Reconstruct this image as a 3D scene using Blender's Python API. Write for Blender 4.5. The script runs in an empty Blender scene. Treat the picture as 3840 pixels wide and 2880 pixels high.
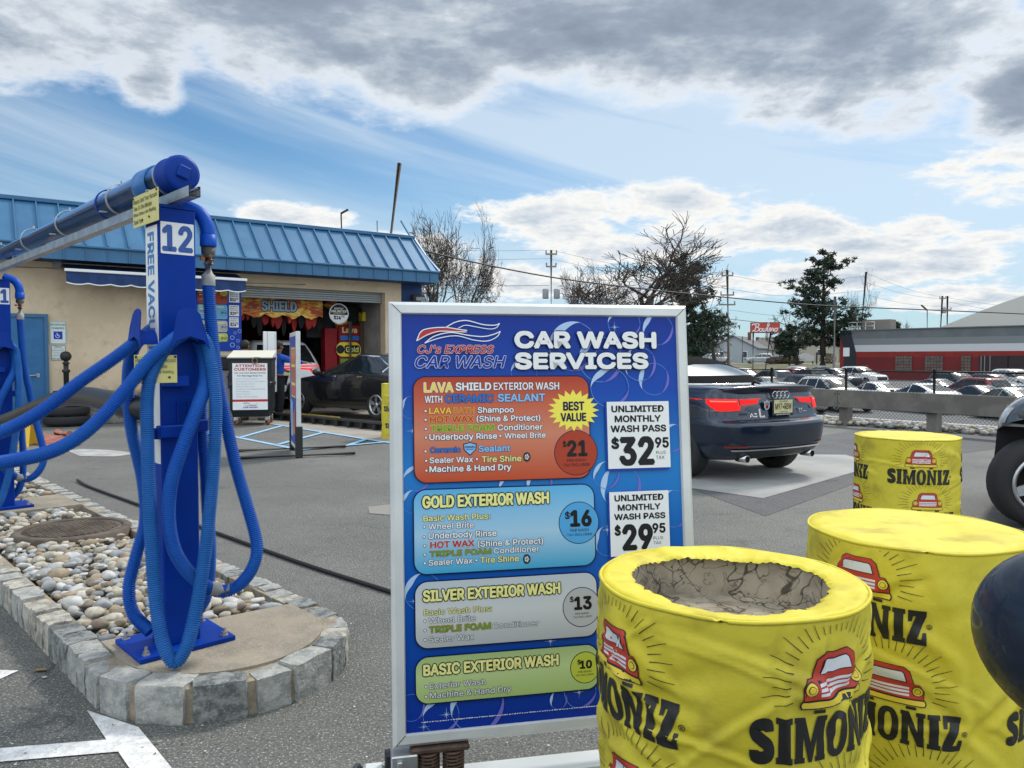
import bpy, bmesh, math, random
from math import sin, cos, tan, atan, atan2, asin, pi, sqrt, radians
from mathutils import Vector, Matrix, noise
from mathutils.bvhtree import BVHTree
V = Vector
random.seed(7)
SC = bpy.context.scene
COL = SC.collection

# ---------------------------------------------------------------- camera
CAMZ = 1.4
F = 2884.0
TH = atan(100 / F)
cam = bpy.data.cameras.new('camera')
cam.sensor_width = 36.0
cam.lens = F / 3840 * 36
cam.clip_start = 0.05
cam.clip_end = 2000
camo = bpy.data.objects.new('camera', cam)
camo.location = (0, 0, CAMZ)
camo.rotation_euler = (pi / 2 - TH, 0, 0)
COL.objects.link(camo)
SC.camera = camo

def ray(px, py):
    x = (px - 1920) / F
    u = (1440 - py) / F
    return V((x, cos(TH) + u * sin(TH), -sin(TH) + u * cos(TH)))
def W(px, py, Y):                       # the world point seen at (px, py) at distance Y
    d = ray(px, py)
    return V((0, 0, CAMZ)) + d * (Y / d.y)
def G(px, py, z=0.0):                   # the point of the level plane z seen there
    d = ray(px, py)
    return V((0, 0, CAMZ)) + d * ((z - CAMZ) / d.z)
def azel(px, py):
    d = ray(px, py).normalized()
    return atan2(d.x, d.y), asin(d.z)

# ---------------------------------------------------------------- sun, sky, exposure
SUN_EL, SUN_AZ = radians(48), radians(38)     # front right, behind thin cloud
sl = bpy.data.lights.new('sun', 'SUN')
sl.energy = 2.3
sl.angle = radians(9)
sl.color = (1.0, 0.95, 0.88)
so = bpy.data.objects.new('sun', sl)
sd = V((sin(SUN_AZ) * cos(SUN_EL), cos(SUN_AZ) * cos(SUN_EL), sin(SUN_EL)))
so.rotation_euler = sd.to_track_quat('Z', 'Y').to_euler()
so.location = (20, 20, 40)
COL.objects.link(so)
SC.view_settings.view_transform = 'Standard'
SC.view_settings.look = 'None'
SC.view_settings.exposure = 0.06
SC.view_settings.gamma = 1.0
SC.cycles.max_bounces = 6
SC.cycles.diffuse_bounces = 3
SC.cycles.glossy_bounces = 3
SC.cycles.transparent_max_bounces = 8
SC.cycles.sample_clamp_indirect = 6

world = bpy.data.worlds.new('World')
SC.world = world
world.use_nodes = True
wn = world.node_tree
for n in list(wn.nodes):
    wn.nodes.remove(n)
class NX:                                # tiny node-expression helper
    def __init__(s, nt): s.nt = nt
    def m(s, op, a, b=None, c=None, clamp=False):
        n = s.nt.nodes.new('ShaderNodeMath'); n.operation = op; n.use_clamp = clamp
        for i, v in enumerate((a, b, c)):
            if v is None: continue
            if isinstance(v, (int, float)): n.inputs[i].default_value = v
            else: s.nt.links.new(v, n.inputs[i])
        return n.outputs[0]
    def ss(s, x, lo, hi):
        n = s.nt.nodes.new('ShaderNodeMapRange'); n.interpolation_type = 'SMOOTHSTEP'
        s.nt.links.new(x, n.inputs[0])
        n.inputs[1].default_value = lo; n.inputs[2].default_value = hi
        return n.outputs[0]
    def vec(s, x, y, z):
        n = s.nt.nodes.new('ShaderNodeCombineXYZ')
        for i, v in enumerate((x, y, z)):
            if isinstance(v, (int, float)): n.inputs[i].default_value = v
            else: s.nt.links.new(v, n.inputs[i])
        return n.outputs[0]
    def noise(s, v, scale, detail=6, rough=.55, dist=0):
        n = s.nt.nodes.new('ShaderNodeTexNoise')
        s.nt.links.new(v, n.inputs['Vector'])
        n.inputs['Scale'].default_value = scale; n.inputs['Detail'].default_value = detail
        n.inputs['Roughness'].default_value = rough; n.inputs['Distortion'].default_value = dist
        return n.outputs['Fac']
    def mix(s, f, a, b):
        n = s.nt.nodes.new('ShaderNodeMix'); n.data_type = 'RGBA'
        for sock, v in ((n.inputs[0], f), (n.inputs[6], a), (n.inputs[7], b)):
            if isinstance(v, (int, float)): sock.default_value = v
            elif isinstance(v, tuple): sock.default_value = (*v, 1)
            else: s.nt.links.new(v, sock)
        return n.outputs[2]
    def ramp(s, x, stops):
        n = s.nt.nodes.new('ShaderNodeValToRGB'); s.nt.links.new(x, n.inputs[0])
        e = n.color_ramp.elements
        e[0].position, e[0].color = stops[0][0], (*stops[0][1], 1)
        e[1].position, e[1].color = stops[-1][0], (*stops[-1][1], 1)
        for p, c in stops[1:-1]:
            q = e.new(p); q.color = (*c, 1)
        return n.outputs[0]
X = NX(wn)
tc = wn.nodes.new('ShaderNodeTexCoord')
sep = wn.nodes.new('ShaderNodeSeparateXYZ')
wn.links.new(tc.outputs['Generated'], sep.inputs[0])
dx, dy, dz = sep.outputs
az = X.m('ARCTAN2', dx, dy)
el = X.m('ARCSINE', dz)
hz = X.m('ADD', X.m('MAXIMUM', dz, 0.0), 0.22)
pv = X.vec(X.m('DIVIDE', dx, hz), X.m('DIVIDE', dy, hz), X.m('MULTIPLY', dz, 2.0))
n1 = X.noise(pv, 2.6, 9, .58, .25)
n2 = X.noise(pv, 9.0, 6, .6, .2)
n3 = X.noise(pv, 30.0, 4, .6, .1)
nz = X.m('ADD', X.m('ADD', X.m('MULTIPLY', X.m('SUBTRACT', n1, .5), 3.9), X.m('MULTIPLY', X.m('SUBTRACT', n2, .5), 1.25)), X.m('MULTIPLY', X.m('SUBTRACT', n3, .5), .5))
def blobs(lst):
    out = None
    for (px, py, rx, ry) in lst:
        a0, e0 = azel(px, py)
        qx = X.m('DIVIDE', X.m('SUBTRACT', az, a0), rx / F * .92)
        qy = X.m('DIVIDE', X.m('SUBTRACT', el, e0), ry / F * .92)
        q = X.m('SUBTRACT', 1.0, X.m('ADD', X.m('MULTIPLY', qx, qx), X.m('MULTIPLY', qy, qy)))
        q = X.m('MAXIMUM', q, -1.6)
        out = q if out is None else X.m('SMOOTH_MAX', out, q, .3)
    return out
dark = blobs([(1300, 40, 720, 330), (2050, -60, 1900, 190), (1480, 190, 540, 230), (2050, 60, 620, 210), (2900, 40, 860, 320), (3200, 190, 620, 270),
              (150, 90, 560, 200), (560, 310, 130, 120), (3830, 360, 170, 150), (1500, -420, 1900, 330), (3000, -450, 1900, 330)])
white = blobs([(2180, 790, 480, 110), (2600, 760, 420, 110), (2350, 900, 620, 130), (2950, 870, 420, 80), (3350, 900, 330, 90), (3640, 960, 330, 110),
               (3200, 1020, 420, 80), (1050, 815, 300, 60), (3760, 650, 330, 120), (1500, 980, 600, 120),
               (1950, 1060, 500, 110), (2500, 1080, 700, 90), (3600, 1120, 500, 60)])
D = X.m('ADD', dark, X.m('MULTIPLY', nz, .72))
Wt = X.m('ADD', white, nz)
md = X.ss(D, -.34, .48)
mw = X.ss(Wt, .10, .60)
# clouds: bright rims where thin, grey body where thick
cd = X.ramp(X.ss(D, -.1, 1.5), [(0, (.80, .88, .98)), (.12, (.80, .84, .89)), (.34, (.52, .585, .66)), (.62, (.335, .40, .49)), (1, (.235, .29, .38))])
cw = X.ramp(X.ss(Wt, .0, 1.9), [(0, (.70, .82, .95)), (.28, (.93, .93, .90)), (.55, (.74, .78, .82)), (1, (.42, .52, .64))])
sky = wn.nodes.new('ShaderNodeTexSky')
sky.sky_type = 'NISHITA'
sky.sun_disc = False
sky.sun_elevation = SUN_EL
sky.sun_rotation = SUN_AZ
sky.air_density = 1.0
sky.dust_density = 0.6
sky.ozone_density = 2.5
SKY_STRENGTH = 0.085
vs = wn.nodes.new('ShaderNodeVectorMath'); vs.operation = 'SCALE'
wn.links.new(sky.outputs[0], vs.inputs[0]); vs.inputs['Scale'].default_value = 1.0
tint = wn.nodes.new('ShaderNodeVectorMath'); tint.operation = 'MULTIPLY'; wn.links.new(vs.outputs[0], tint.inputs[0]); tint.inputs[1].default_value = (.76, 1.10, 1.24)
# high thin cirrus streaks
cv = X.vec(X.m('ADD', X.m('MULTIPLY', az, 1.6), X.m('MULTIPLY', el, 3.2)), X.m('SUBTRACT', X.m('MULTIPLY', el, 10.0), X.m('MULTIPLY', az, -2.2)), 0.3)
ci = X.m('MULTIPLY', X.ss(X.noise(cv, 1.15, 7, .55, .5), .36, .72), X.ss(el, 0.0, .12))
ci = X.m('ADD', ci, X.m('MULTIPLY', X.ss(az, -.40, .30), .42), None, True)
base = X.mix(X.m('MULTIPLY', ci, .68), tint.outputs[0], (8.6, 9.8, 10.8))
low = X.m('SUBTRACT', 1.0, X.ss(el, .0, .20))
base = X.mix(X.m('MULTIPLY', low, .45), base, (4.6, 6.6, 8.6))
vs2 = wn.nodes.new('ShaderNodeVectorMath'); vs2.operation = 'SCALE'
def up(c): 
    n = wn.nodes.new('ShaderNodeVectorMath'); n.operation = 'SCALE'
    wn.links.new(c, n.inputs[0]); n.inputs['Scale'].default_value = 1.0 / SKY_STRENGTH
    return n.outputs[0]
c1 = X.mix(mw, base, up(cw))
c2 = X.mix(md, c1, up(cd))
# the veiled sun brightens the cloud above and outside the view
dot = wn.nodes.new('ShaderNodeVectorMath'); dot.operation = 'DOT_PRODUCT'
wn.links.new(tc.outputs['Generated'], dot.inputs[0]); dot.inputs[1].default_value = sd
glow = X.ss(dot.outputs['Value'], .91, 1.0)
c3 = X.mix(glow, c2, (30, 29, 26))
# added fill: unseen sky behind the viewer and overhead is brightened for camera-facing surfaces
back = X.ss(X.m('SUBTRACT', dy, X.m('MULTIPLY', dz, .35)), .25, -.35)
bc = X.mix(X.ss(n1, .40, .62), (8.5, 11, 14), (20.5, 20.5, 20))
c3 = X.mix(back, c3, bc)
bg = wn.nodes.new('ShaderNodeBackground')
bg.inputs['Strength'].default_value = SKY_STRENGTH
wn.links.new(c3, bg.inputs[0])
wo = wn.nodes.new('ShaderNodeOutputWorld')
wn.links.new(bg.outputs[0], wo.inputs[0])
world.cycles.sampling_method = 'MANUAL'
world.cycles.sample_map_resolution = 1024

# ---------------------------------------------------------------- materials
MATS = {}
def lin(r, g, b):
    f = lambda v: (v / 255 / 12.92) if v / 255 <= .04045 else ((v / 255 + .055) / 1.055) ** 2.4
    return (f(r), f(g), f(b))
def mat(name, col, rough=.5, metal=0.0, col2=None, vscale=6.0, vlo=.4, vhi=.6, bump=0.0, bscale=60.0, coat=0.0, spec=.5, emit=0.0, detail=5, col3=None, v3=40.0):
    if name in MATS: return MATS[name]
    m = bpy.data.materials.new(name); m.use_nodes = True
    nt = m.node_tree; b = nt.nodes['Principled BSDF']
    b.inputs['Base Color'].default_value = (*col, 1)
    b.inputs['Roughness'].default_value = rough
    b.inputs['Metallic'].default_value = metal
    b.inputs['Specular IOR Level'].default_value = spec
    if coat:
        b.inputs['Coat Weight'].default_value = coat; b.inputs['Coat Roughness'].default_value = .03
    if emit:
        b.inputs['Emission Color'].default_value = (*col, 1); b.inputs['Emission Strength'].default_value = emit
    x = NX(nt)
    t = nt.nodes.new('ShaderNodeTexCoord').outputs['Object']
    if col2:
        c = x.mix(x.ss(x.noise(t, vscale, detail, .6), vlo, vhi), col, col2)
        if col3:
            c = x.mix(x.ss(x.noise(t, v3, 3, .6), .52, .72), c, col3)
        nt.links.new(c, b.inputs['Base Color'])
    if bump:
        bn = nt.nodes.new('ShaderNodeBump'); bn.inputs['Strength'].default_value = bump; bn.inputs['Distance'].default_value = .01
        nt.links.new(x.noise(t, bscale, 4, .6), bn.inputs['Height'])
        nt.links.new(bn.outputs[0], b.inputs['Normal'])
    MATS[name] = m
    return m

# ---------------------------------------------------------------- mesh builder
def frame_of(d):
    d = d.normalized()
    a = V((0, 0, 1)) if abs(d.z) < .95 else V((1, 0, 0))
    s = d.cross(a).normalized()
    return s, s.cross(d).normalized()
def smooth_path(pts, n=8):
    out = []
    P = [V(p) for p in pts]
    for i in range(len(P) - 1):
        p0 = P[i - 1] if i else P[0] * 2 - P[1]
        p1, p2 = P[i], P[i + 1]
        p3 = P[i + 2] if i + 2 < len(P) else P[-1] * 2 - P[-2]
        for k in range(n):
            t = k / n
            out.append(.5 * ((2 * p1) + (-p0 + p2) * t + (2 * p0 - 5 * p1 + 4 * p2 - p3) * t * t + (-p0 + 3 * p1 - 3 * p2 + p3) * t ** 3))
    out.append(P[-1])
    return out
def resample(pts, step):
    out = [pts[0].copy()]
    acc = 0.0
    for a, b in zip(pts, pts[1:]):
        L = (b - a).length
        if L < 1e-9: continue
        d = step - acc
        while d <= L:
            out.append(a + (b - a) * (d / L)); d += step
        acc = (acc + L) % step if L else acc
        acc = L - (d - step)
    return out
class MB:
    def __init__(s): s.v, s.f, s.m, s.sm = [], [], [], []
    def add(s, vs, fs, m=0, smooth=False):
        o = len(s.v)
        s.v += [tuple(p) for p in vs]
        for f in fs:
            s.f.append([i + o for i in f]); s.m.append(m); s.sm.append(smooth)
        return s
    def box(s, c, d, m=0, R=None, bev=0.0):
        c = V(c); h = V(d) / 2
        pts = []
        if bev <= 0:
            for x in (-1, 1):
                for y in (-1, 1):
                    for z in (-1, 1): pts.append(V((x * h.x, y * h.y, z * h.z)))
            fs = [(0, 1, 3, 2), (4, 6, 7, 5), (0, 4, 5, 1), (2, 3, 7, 6), (0, 2, 6, 4), (1, 5, 7, 3)]
        else:
            b = min(bev, h.x * .95, h.y * .95, h.z * .95)
            for x in (-1, 1):
                for y in (-1, 1):
                    for z in (-1, 1):
                        pts += [V((x * h.x, y * (h.y - b), z * (h.z - b))), V((x * (h.x - b), y * h.y, z * (h.z - b))), V((x * (h.x - b), y * (h.y - b), z * h.z))]
            I = lambda x, y, z, k: ((x * 2 + y) * 2 + z) * 3 + k
            fs = []
            for q in (0, 1):
                fs.append([I(q, 0, 0, 0), I(q, 0, 1, 0), I(q, 1, 1, 0), I(q, 1, 0, 0)][::(-1 if q else 1)])
                fs.append([I(0, q, 0, 1), I(1, q, 0, 1), I(1, q, 1, 1), I(0, q, 1, 1)][::(-1 if q else 1)])
                fs.append([I(0, 0, q, 2), I(0, 1, q, 2), I(1, 1, q, 2), I(1, 0, q, 2)][::(-1 if q else 1)])
            for a in (0, 1):
                for b2 in (0, 1):
                    fs.append([I(a, b2, 0, 0), I(a, b2, 1, 0), I(a, b2, 1, 1), I(a, b2, 0, 1)])
                    fs.append([I(a, 0, b2, 0), I(a, 1, b2, 0), I(a, 1, b2, 2), I(a, 0, b2, 2)])
                    fs.append([I(0, a, b2, 1), I(1, a, b2, 1), I(1, a, b2, 2), I(0, a, b2, 2)])
                    for z in (0, 1): fs.append([I(a, b2, z, 0), I(a, b2, z, 1), I(a, b2, z, 2)])
        if R is not None: pts = [R @ p for p in pts]
        return s.add([p + c for p in pts], fs, m)
    def tube(s, pts, r, n=10, m=0, caps=True, smooth=True, closed=False, flat=1.0):
        P = [V(p) for p in pts]
        N = len(P)
        T = []
        for i in range(N):
            if closed: d = P[(i + 1) % N] - P[i - 1]
            else: d = P[min(i + 1, N - 1)] - P[max(i - 1, 0)]
            T.append(d.normalized() if d.length > 1e-9 else V((0, 0, 1)))
        a, b = frame_of(T[0])
        vs = []
        for i in range(N):
            if i:
                a = (a - T[i] * a.dot(T[i]))
                a = a.normalized() if a.length > 1e-6 else frame_of(T[i])[0]
                b = T[i].cross(a)
            rr = r[i] if isinstance(r, (list, tuple)) else r
            for k in range(n):
                w = 2 * pi * k / n
                vs.append(P[i] + a * (rr * cos(w)) + b * (rr * flat * sin(w)))
        fs = []
        for i in range(N if closed else N - 1):
            j = (i + 1) % N
            for k in range(n):
                k2 = (k + 1) % n
                fs.append((i * n + k, i * n + k2, j * n + k2, j * n + k))
        s.add(vs, fs, m, smooth)
        if caps and not closed:
            s.add(vs[:n], [tuple(range(n))[::-1]], m); s.add(vs[-n:], [tuple(range(n))], m)
        return s
    def lathe(s, prof, n=24, m=0, o=(0, 0, 0), ax=(0, 0, 1), smooth=True, cap=False):
        o = V(o); ax = V(ax).normalized(); a, b = frame_of(ax)
        vs = []
        for r, z in prof:
            for k in range(n):
                w = 2 * pi * k / n
                vs.append(o + ax * z + a * (r * cos(w)) + b * (r * sin(w)))
        fs = []
        for i in range(len(prof) - 1):
            for k in range(n):
                k2 = (k + 1) % n
                fs.append((i * n + k, i * n + k2, (i + 1) * n + k2, (i + 1) * n + k))
        s.add(vs, fs, m, smooth)
        if cap:
            s.add(vs[:n], [tuple(range(n))[::-1]], m); s.add(vs[-n:], [tuple(range(n))], m)
        return s
    def prism(s, poly, y0, y1, m=0, T=None, mside=None):
        # polygon in local (x, z), extruded from y0 to y1
        n = len(poly)
        A = [V((p[0], y0, p[1])) for p in poly]; B = [V((p[0], y1, p[1])) for p in poly]
        vs = A + B
        if T: vs = [T(p) for p in vs]
        s.add(vs, [tuple(range(n)), tuple(range(2 * n - 1, n - 1, -1))], m)
        s.add(vs, [(i, i + n, (i + 1) % n + n, (i + 1) % n) for i in range(n)], m if mside is None else mside)
        return s
    def sheet(s, poly, y, m=0):
        return s.add([(p[0], y, p[1]) for p in poly], [tuple(range(len(poly)))], m)
    def ring(s, cx, cz, r0, r1, y, m=0, n=32, a0=0, a1=2 * pi):
        vs = []
        for k in range(n + 1):
            w = a0 + (a1 - a0) * k / n
            ra = r0(k / n) if callable(r0) else r0
            vs += [(cx + ra * cos(w), y, cz + ra * sin(w)), (cx + r1 * cos(w), y, cz + r1 * sin(w))]
        return s.add(vs, [(2 * k, 2 * k + 1, 2 * k + 3, 2 * k + 2) for k in range(n)], m)
    def disc(s, cx, cz, r, y, m=0, n=32):
        return s.sheet([(cx + r * cos(2 * pi * k / n), cz + r * sin(2 * pi * k / n)) for k in range(n)], y, m)
    def grid(s, fn, nu, nv, m=0, smooth=True, closeu=False):
        vs = [fn(i / nu, j / nv) for i in range(nu + (0 if closeu else 1)) for j in range(nv + 1)]
        L = nv + 1
        cnt = nu if closeu else nu
        M = len(vs)
        fs = [(i * L + j, ((i + 1) * L + j) % M, ((i + 1) * L + j + 1) % M, i * L + j + 1) for i in range(cnt) for j in range(nv)]
        return s.add(vs, fs, m, smooth)
    def map(s, fn):
        s.v = [tuple(fn(V(p))) for p in s.v]; return s
    def build(s, name, mats, parent=None, origin=None, sharp=None):
        me = bpy.data.meshes.new(name)
        vs = s.v
        if origin is not None:
            o = V(origin); vs = [tuple(V(p) - o) for p in vs]
        me.from_pydata(vs, [], s.f)
        if not isinstance(mats, (list, tuple)): mats = [mats]
        for mm in mats: me.materials.append(mm)
        me.polygons.foreach_set('material_index', s.m)
        me.polygons.foreach_set('use_smooth', s.sm)
        if sharp: me.set_sharp_from_angle(angle=radians(sharp))
        me.update()
        ob = bpy.data.objects.new(name, me)
        COL.objects.link(ob)
        if parent is not None: ob.parent = parent
        elif origin is not None: ob.location = origin
        return ob
def tag(o, label, cat, group=None, kind=None):
    if kind: o['kind'] = kind
    if label: o['label'] = label
    if cat: o['category'] = cat
    if group: o['group'] = group
    return o
def thing(name, label, cat, loc=(0, 0, 0), rotz=0.0, group=None):
    o = bpy.data.objects.new(name, None)
    o.empty_display_size = .2
    COL.objects.link(o)
    o.location = loc; o.rotation_euler = (0, 0, rotz)
    return tag(o, label, cat, group)
def local(o, p):
    M = Matrix.Translation(o.location) @ o.rotation_euler.to_matrix().to_4x4()
    return M.inverted() @ V(p)
def struct(mb, name, mats, **k):
    o = mb.build(name, mats, **k); o['kind'] = 'structure'; return o

# ---------------------------------------------------------------- lettering
import os
try:
    FONT = bpy.data.fonts.load(os.path.join(bpy.utils.system_resource('DATAFILES'), 'fonts', 'Inter.woff2'))
except Exception:
    FONT = None
TC = {}
def glyphs(s, off=0.0, shear=0.0):
    k = (s, off, shear)
    if k not in TC:
        cu = bpy.data.curves.new('lettering', 'FONT')
        cu.body = s
        if FONT: cu.font = FONT
        cu.size = 1.0; cu.offset = off; cu.shear = shear; cu.resolution_u = 3; cu.fill_mode = 'FRONT'
        ob = bpy.data.objects.new('lettering', cu)
        me = bpy.data.meshes.new_from_object(ob)
        TC[k] = ([(v.co.x, v.co.y) for v in me.vertices], [tuple(p.vertices) for p in me.polygons])
        bpy.data.meshes.remove(me); bpy.data.objects.remove(ob); bpy.data.curves.remove(cu)
    return TC[k]
def text(mb, s, x0, z0, x1, z1, y, m=0, off=.03, shear=0.0, outline=None, om=None, dy=.0004, flip=1, fix=False):
    # lettering fitted into the box x0..x1, z0..z1 of the local x/z plane at depth y
    vs, fs = glyphs(s, 0.0, shear)
    if not vs: return
    ax, bx = min(v[0] for v in vs), max(v[0] for v in vs)
    az_, bz = min(v[1] for v in vs), max(v[1] for v in vs)
    if fix:
        k_ = ((x1 - x0) / (bx - ax)) / ((z1 - z0) / (bz - az_))
        if k_ > 1.06:
            g_ = (z1 - z0) * (min(k_ / 1.06, 1.38) - 1) / 2; z0 -= g_; z1 += g_
    kx, kz = (x1 - x0) / (bx - ax), (z1 - z0) / (bz - az_)
    tr = lambda v, yy: (x0 + (v[0] - ax) * kx, yy, z0 + (v[1] - az_) * kz)
    # bold and outlined letters: the regular letter stamped a few times, each stamp a hair in front of the last
    sc_ = 1.0
    def stamp(r, n, yy, mi):
        k = 0
        if r > .006:
            for i in range(n):
                w = 2 * pi * i / n
                dx_, dz_ = r * cos(w) * hx, r * sin(w) * hx
                mb.add([(p[0] + dx_, yy - k * 4e-5 * flip, p[2] + dz_) for p in base], fs, mi); k += 1
        mb.add([(p[0], yy - k * 4e-5 * flip, p[2]) for p in base], fs, mi)
    hx = (z1 - z0) / .75 * .8
    gx = min(off * hx, (x1 - x0) * .02)
    kx = (x1 - x0 - 2 * gx) / (bx - ax); kz = (z1 - z0 - 2 * gx) / (bz - az_)
    base = [(x0 + gx + (v[0] - ax) * kx, 0, z0 + gx + (v[1] - az_) * kz) for v in vs]
    if outline:
        stamp(outline, 8, y, om); y -= dy * flip
    stamp(off, 6, y, m)
def rrect(x0, z0, x1, z1, r, n=6):
    P = []
    for cx, cz, a in ((x1 - r, z0 + r, -pi / 2), (x1 - r, z1 - r, 0), (x0 + r, z1 - r, pi / 2), (x0 + r, z0 + r, pi)):
        for k in range(n + 1):
            w = a + pi / 2 * k / n
            P.append((cx + r * cos(w), cz + r * sin(w)))
    return P
def gridcut(mb, step, axes=(0, 2)):
    # cut flat sheets into small faces so they can follow a curved surface
    bm = bmesh.new()
    vv = [bm.verts.new(p) for p in mb.v]
    for f, mi in zip(mb.f, mb.m):
        try:
            q = bm.faces.new([vv[i] for i in f]); q.material_index = mi
        except ValueError: pass
    bm.normal_update()
    bmesh.ops.triangulate(bm, faces=[f for f in bm.faces if len(f.verts) > 4])
    for a in axes:
        lo = min(p[a] for p in mb.v); hi = max(p[a] for p in mb.v)
        k = math.floor(lo / step) + 1
        while k * step < hi:
            co = [0, 0, 0]; co[a] = k * step; no = [0, 0, 0]; no[a] = 1
            bmesh.ops.bisect_plane(bm, geom=bm.verts[:] + bm.edges[:] + bm.faces[:], plane_co=co, plane_no=no, dist=1e-6)
            k += 1
    bm.verts.index_update()
    r = MB()
    r.v = [tuple(v.co) for v in bm.verts]
    for f in bm.faces:
        r.f.append([v.index for v in f.verts]); r.m.append(f.material_index); r.sm.append(True)
    bm.free()
    return r
import numpy as np
def resample(pts, step):
    P = np.array([tuple(p) for p in pts]); d = np.r_[0, np.cumsum(np.linalg.norm(np.diff(P, axis=0), axis=1))]
    n = max(2, int(d[-1] / step))
    t = np.linspace(0, d[-1], n + 1)
    return [V((np.interp(q, d, P[:, 0]), np.interp(q, d, P[:, 1]), np.interp(q, d, P[:, 2]))) for q in t]

# ================================================================ SETTING
FA = V((6.82, 17.4, 0)); FD = V((.628, -.778, 0)).normalized(); FN = V((.778, .628, 0)).normalized()   # fence line: point, direction, away from camera
def FL(t, s, z=0.0): return FA + FD * t + FN * s + V((0, 0, z))
LOTZ = -1.3

def asphalt(name, a, b, spk, cr=.5):
    m = bpy.data.materials.new(name); m.use_nodes = True
    nt = m.node_tree; bs = nt.nodes['Principled BSDF']; x = NX(nt)
    t = nt.nodes.new('ShaderNodeTexCoord').outputs['Object']
    c = x.mix(x.ss(x.noise(t, .55, 6, .6), .35, .68), a, b)
    fine = x.noise(t, 105.0, 2, .7)
    c = x.mix(x.m('MULTIPLY', x.ss(fine, .56, .66), .75), c, spk)
    c = x.mix(x.m('MULTIPLY', x.ss(x.noise(t, 70.0, 3, .7), .50, .33), .8), c, tuple(v * .28 for v in a))
    mid = x.noise(t, 9.0, 5, .65)
    c = x.mix(x.m('MULTIPLY', x.ss(mid, .5, .7), .28), c, tuple(v * .6 for v in a))
    # hairline cracks
    vo = nt.nodes.new('ShaderNodeTexVoronoi'); vo.feature = 'DISTANCE_TO_EDGE'; vo.inputs['Scale'].default_value = .42
    wv = nt.nodes.new('ShaderNodeVectorMath'); wv.operation = 'ADD'
    nn = nt.nodes.new('ShaderNodeTexNoise'); nn.inputs['Scale'].default_value = 1.7; nn.inputs['Detail'].default_value = 6
    nt.links.new(t, nn.inputs['Vector']); nt.links.new(t, wv.inputs[0]); nt.links.new(nn.outputs['Color'], wv.inputs[1])
    nt.links.new(wv.outputs[0], vo.inputs['Vector'])
    k = x.m('MULTIPLY', x.ss(vo.outputs['Distance'], .011, .003), x.ss(x.noise(t, .8, 3, .5), .46, .58))
    c = x.mix(x.m('MULTIPLY', k, cr), c, (.03, .03, .03))
    c = x.mix(x.m('MULTIPLY', x.ss(x.noise(t, 1.3, 4, .6, .6), .62, .72), .35), c, tuple(v * .35 for v in a))
    nt.links.new(c, bs.inputs['Base Color'])
    bs.inputs['Roughness'].default_value = .82
    bn = nt.nodes.new('ShaderNodeBump'); bn.inputs['Strength'].default_value = .9; bn.inputs['Distance'].default_value = .006
    nt.links.new(fine, bn.inputs['Height']); nt.links.new(bn.outputs[0], bs.inputs['Normal'])
    return m
M_asph = asphalt('asphalt', (.100, .102, .094), (.150, .151, .138), (.52, .52, .47))
M_asph2 = asphalt('lot_asphalt', (.10, .105, .11), (.13, .135, .14), (.22, .22, .22))
M_grass = mat('dry_grass', (.16, .13, .075), .95, col2=(.10, .11, .05), vscale=.3, bump=.4)
M_conc = mat('concrete', (.33, .28, .21), .9, col2=(.25, .22, .17), vscale=5, bump=.5, bscale=150, col3=(.40, .35, .28), v3=90)
M_slab = mat('pale_concrete', (.36, .36, .34), .85, col2=(.28, .28, .27), vscale=1.2, bump=.2)
M_wpaint = mat('white_road_paint', (.62, .62, .60), .75, col2=(.78, .78, .77), vscale=25, bump=.6, bscale=120, col3=(.45, .45, .43), v3=110)
M_bpaint = mat('blue_road_paint', (.22, .42, .62), .8, col2=(.30, .50, .68), vscale=14, col3=(.26, .32, .36), v3=60)
M_wall = mat('retaining_concrete', (.22, .22, .22), .9, col2=(.14, .14, .145), vscale=3)

g = MB()
g.add([FL(-300, -300), FL(60, -300), FL(60, 0), FL(-300, 0)], [(0, 1, 2, 3)])
struct(g, 'ground', M_asph)
g = MB()
g.add([FL(-300, 0, LOTZ), FL(60, 0, LOTZ), FL(200, 78, LOTZ), FL(-500, 78, LOTZ)], [(0, 1, 2, 3)])
struct(g, 'sunken_car_park', M_asph2)
g = MB()
g.add([FL(-500, 78, LOTZ), FL(200, 78, LOTZ), FL(230, 92, .35), FL(-520, 92, .35), FL(900, 900, .5), FL(-1200, 900, .5)], [(0, 1, 2, 3), (3, 2, 4, 5)])
struct(g, 'grassy_ground', M_grass)
g = MB()
g.add([FL(-500, 93.5, .36), FL(230, 93.5, .36), FL(230, 103, .37), FL(-520, 103, .37)], [(0, 1, 2, 3)])
struct(g, 'road', mat('road_grey', (.20, .20, .195), .9, col2=(.25, .25, .24), vscale=.5))
g = MB()
for a, b in ((-60, 20),):
    g.add([FL(a, .02, LOTZ - .2), FL(b, .02, LOTZ - .2), FL(b, .02, .10), FL(a, .02, .10), FL(a, -.18, .10), FL(b, -.18, .10), FL(b, -.18, -.1), FL(a, -.18, -.1)],
          [(0, 1, 2, 3), (3, 2, 5, 4), (4, 5, 6, 7)])
struct(g, 'retaining_kerb', M_wall)
g = MB(); g.add([FL(-60, -.185, .104), FL(20, -.185, .104), FL(20, -.05, .104), FL(-60, -.05, .104)], [(0, 1, 2, 3)])
g.add([FL(-60, -.184, .104), FL(20, -.184, .104), FL(20, -.184, .06), FL(-60, -.184, .06)], [(0, 1, 2, 3)])
struct(g, 'painted_kerb_line', mat('kerb_white', (.55, .55, .54), .8, col2=(.68, .68, .66), vscale=6))

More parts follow.
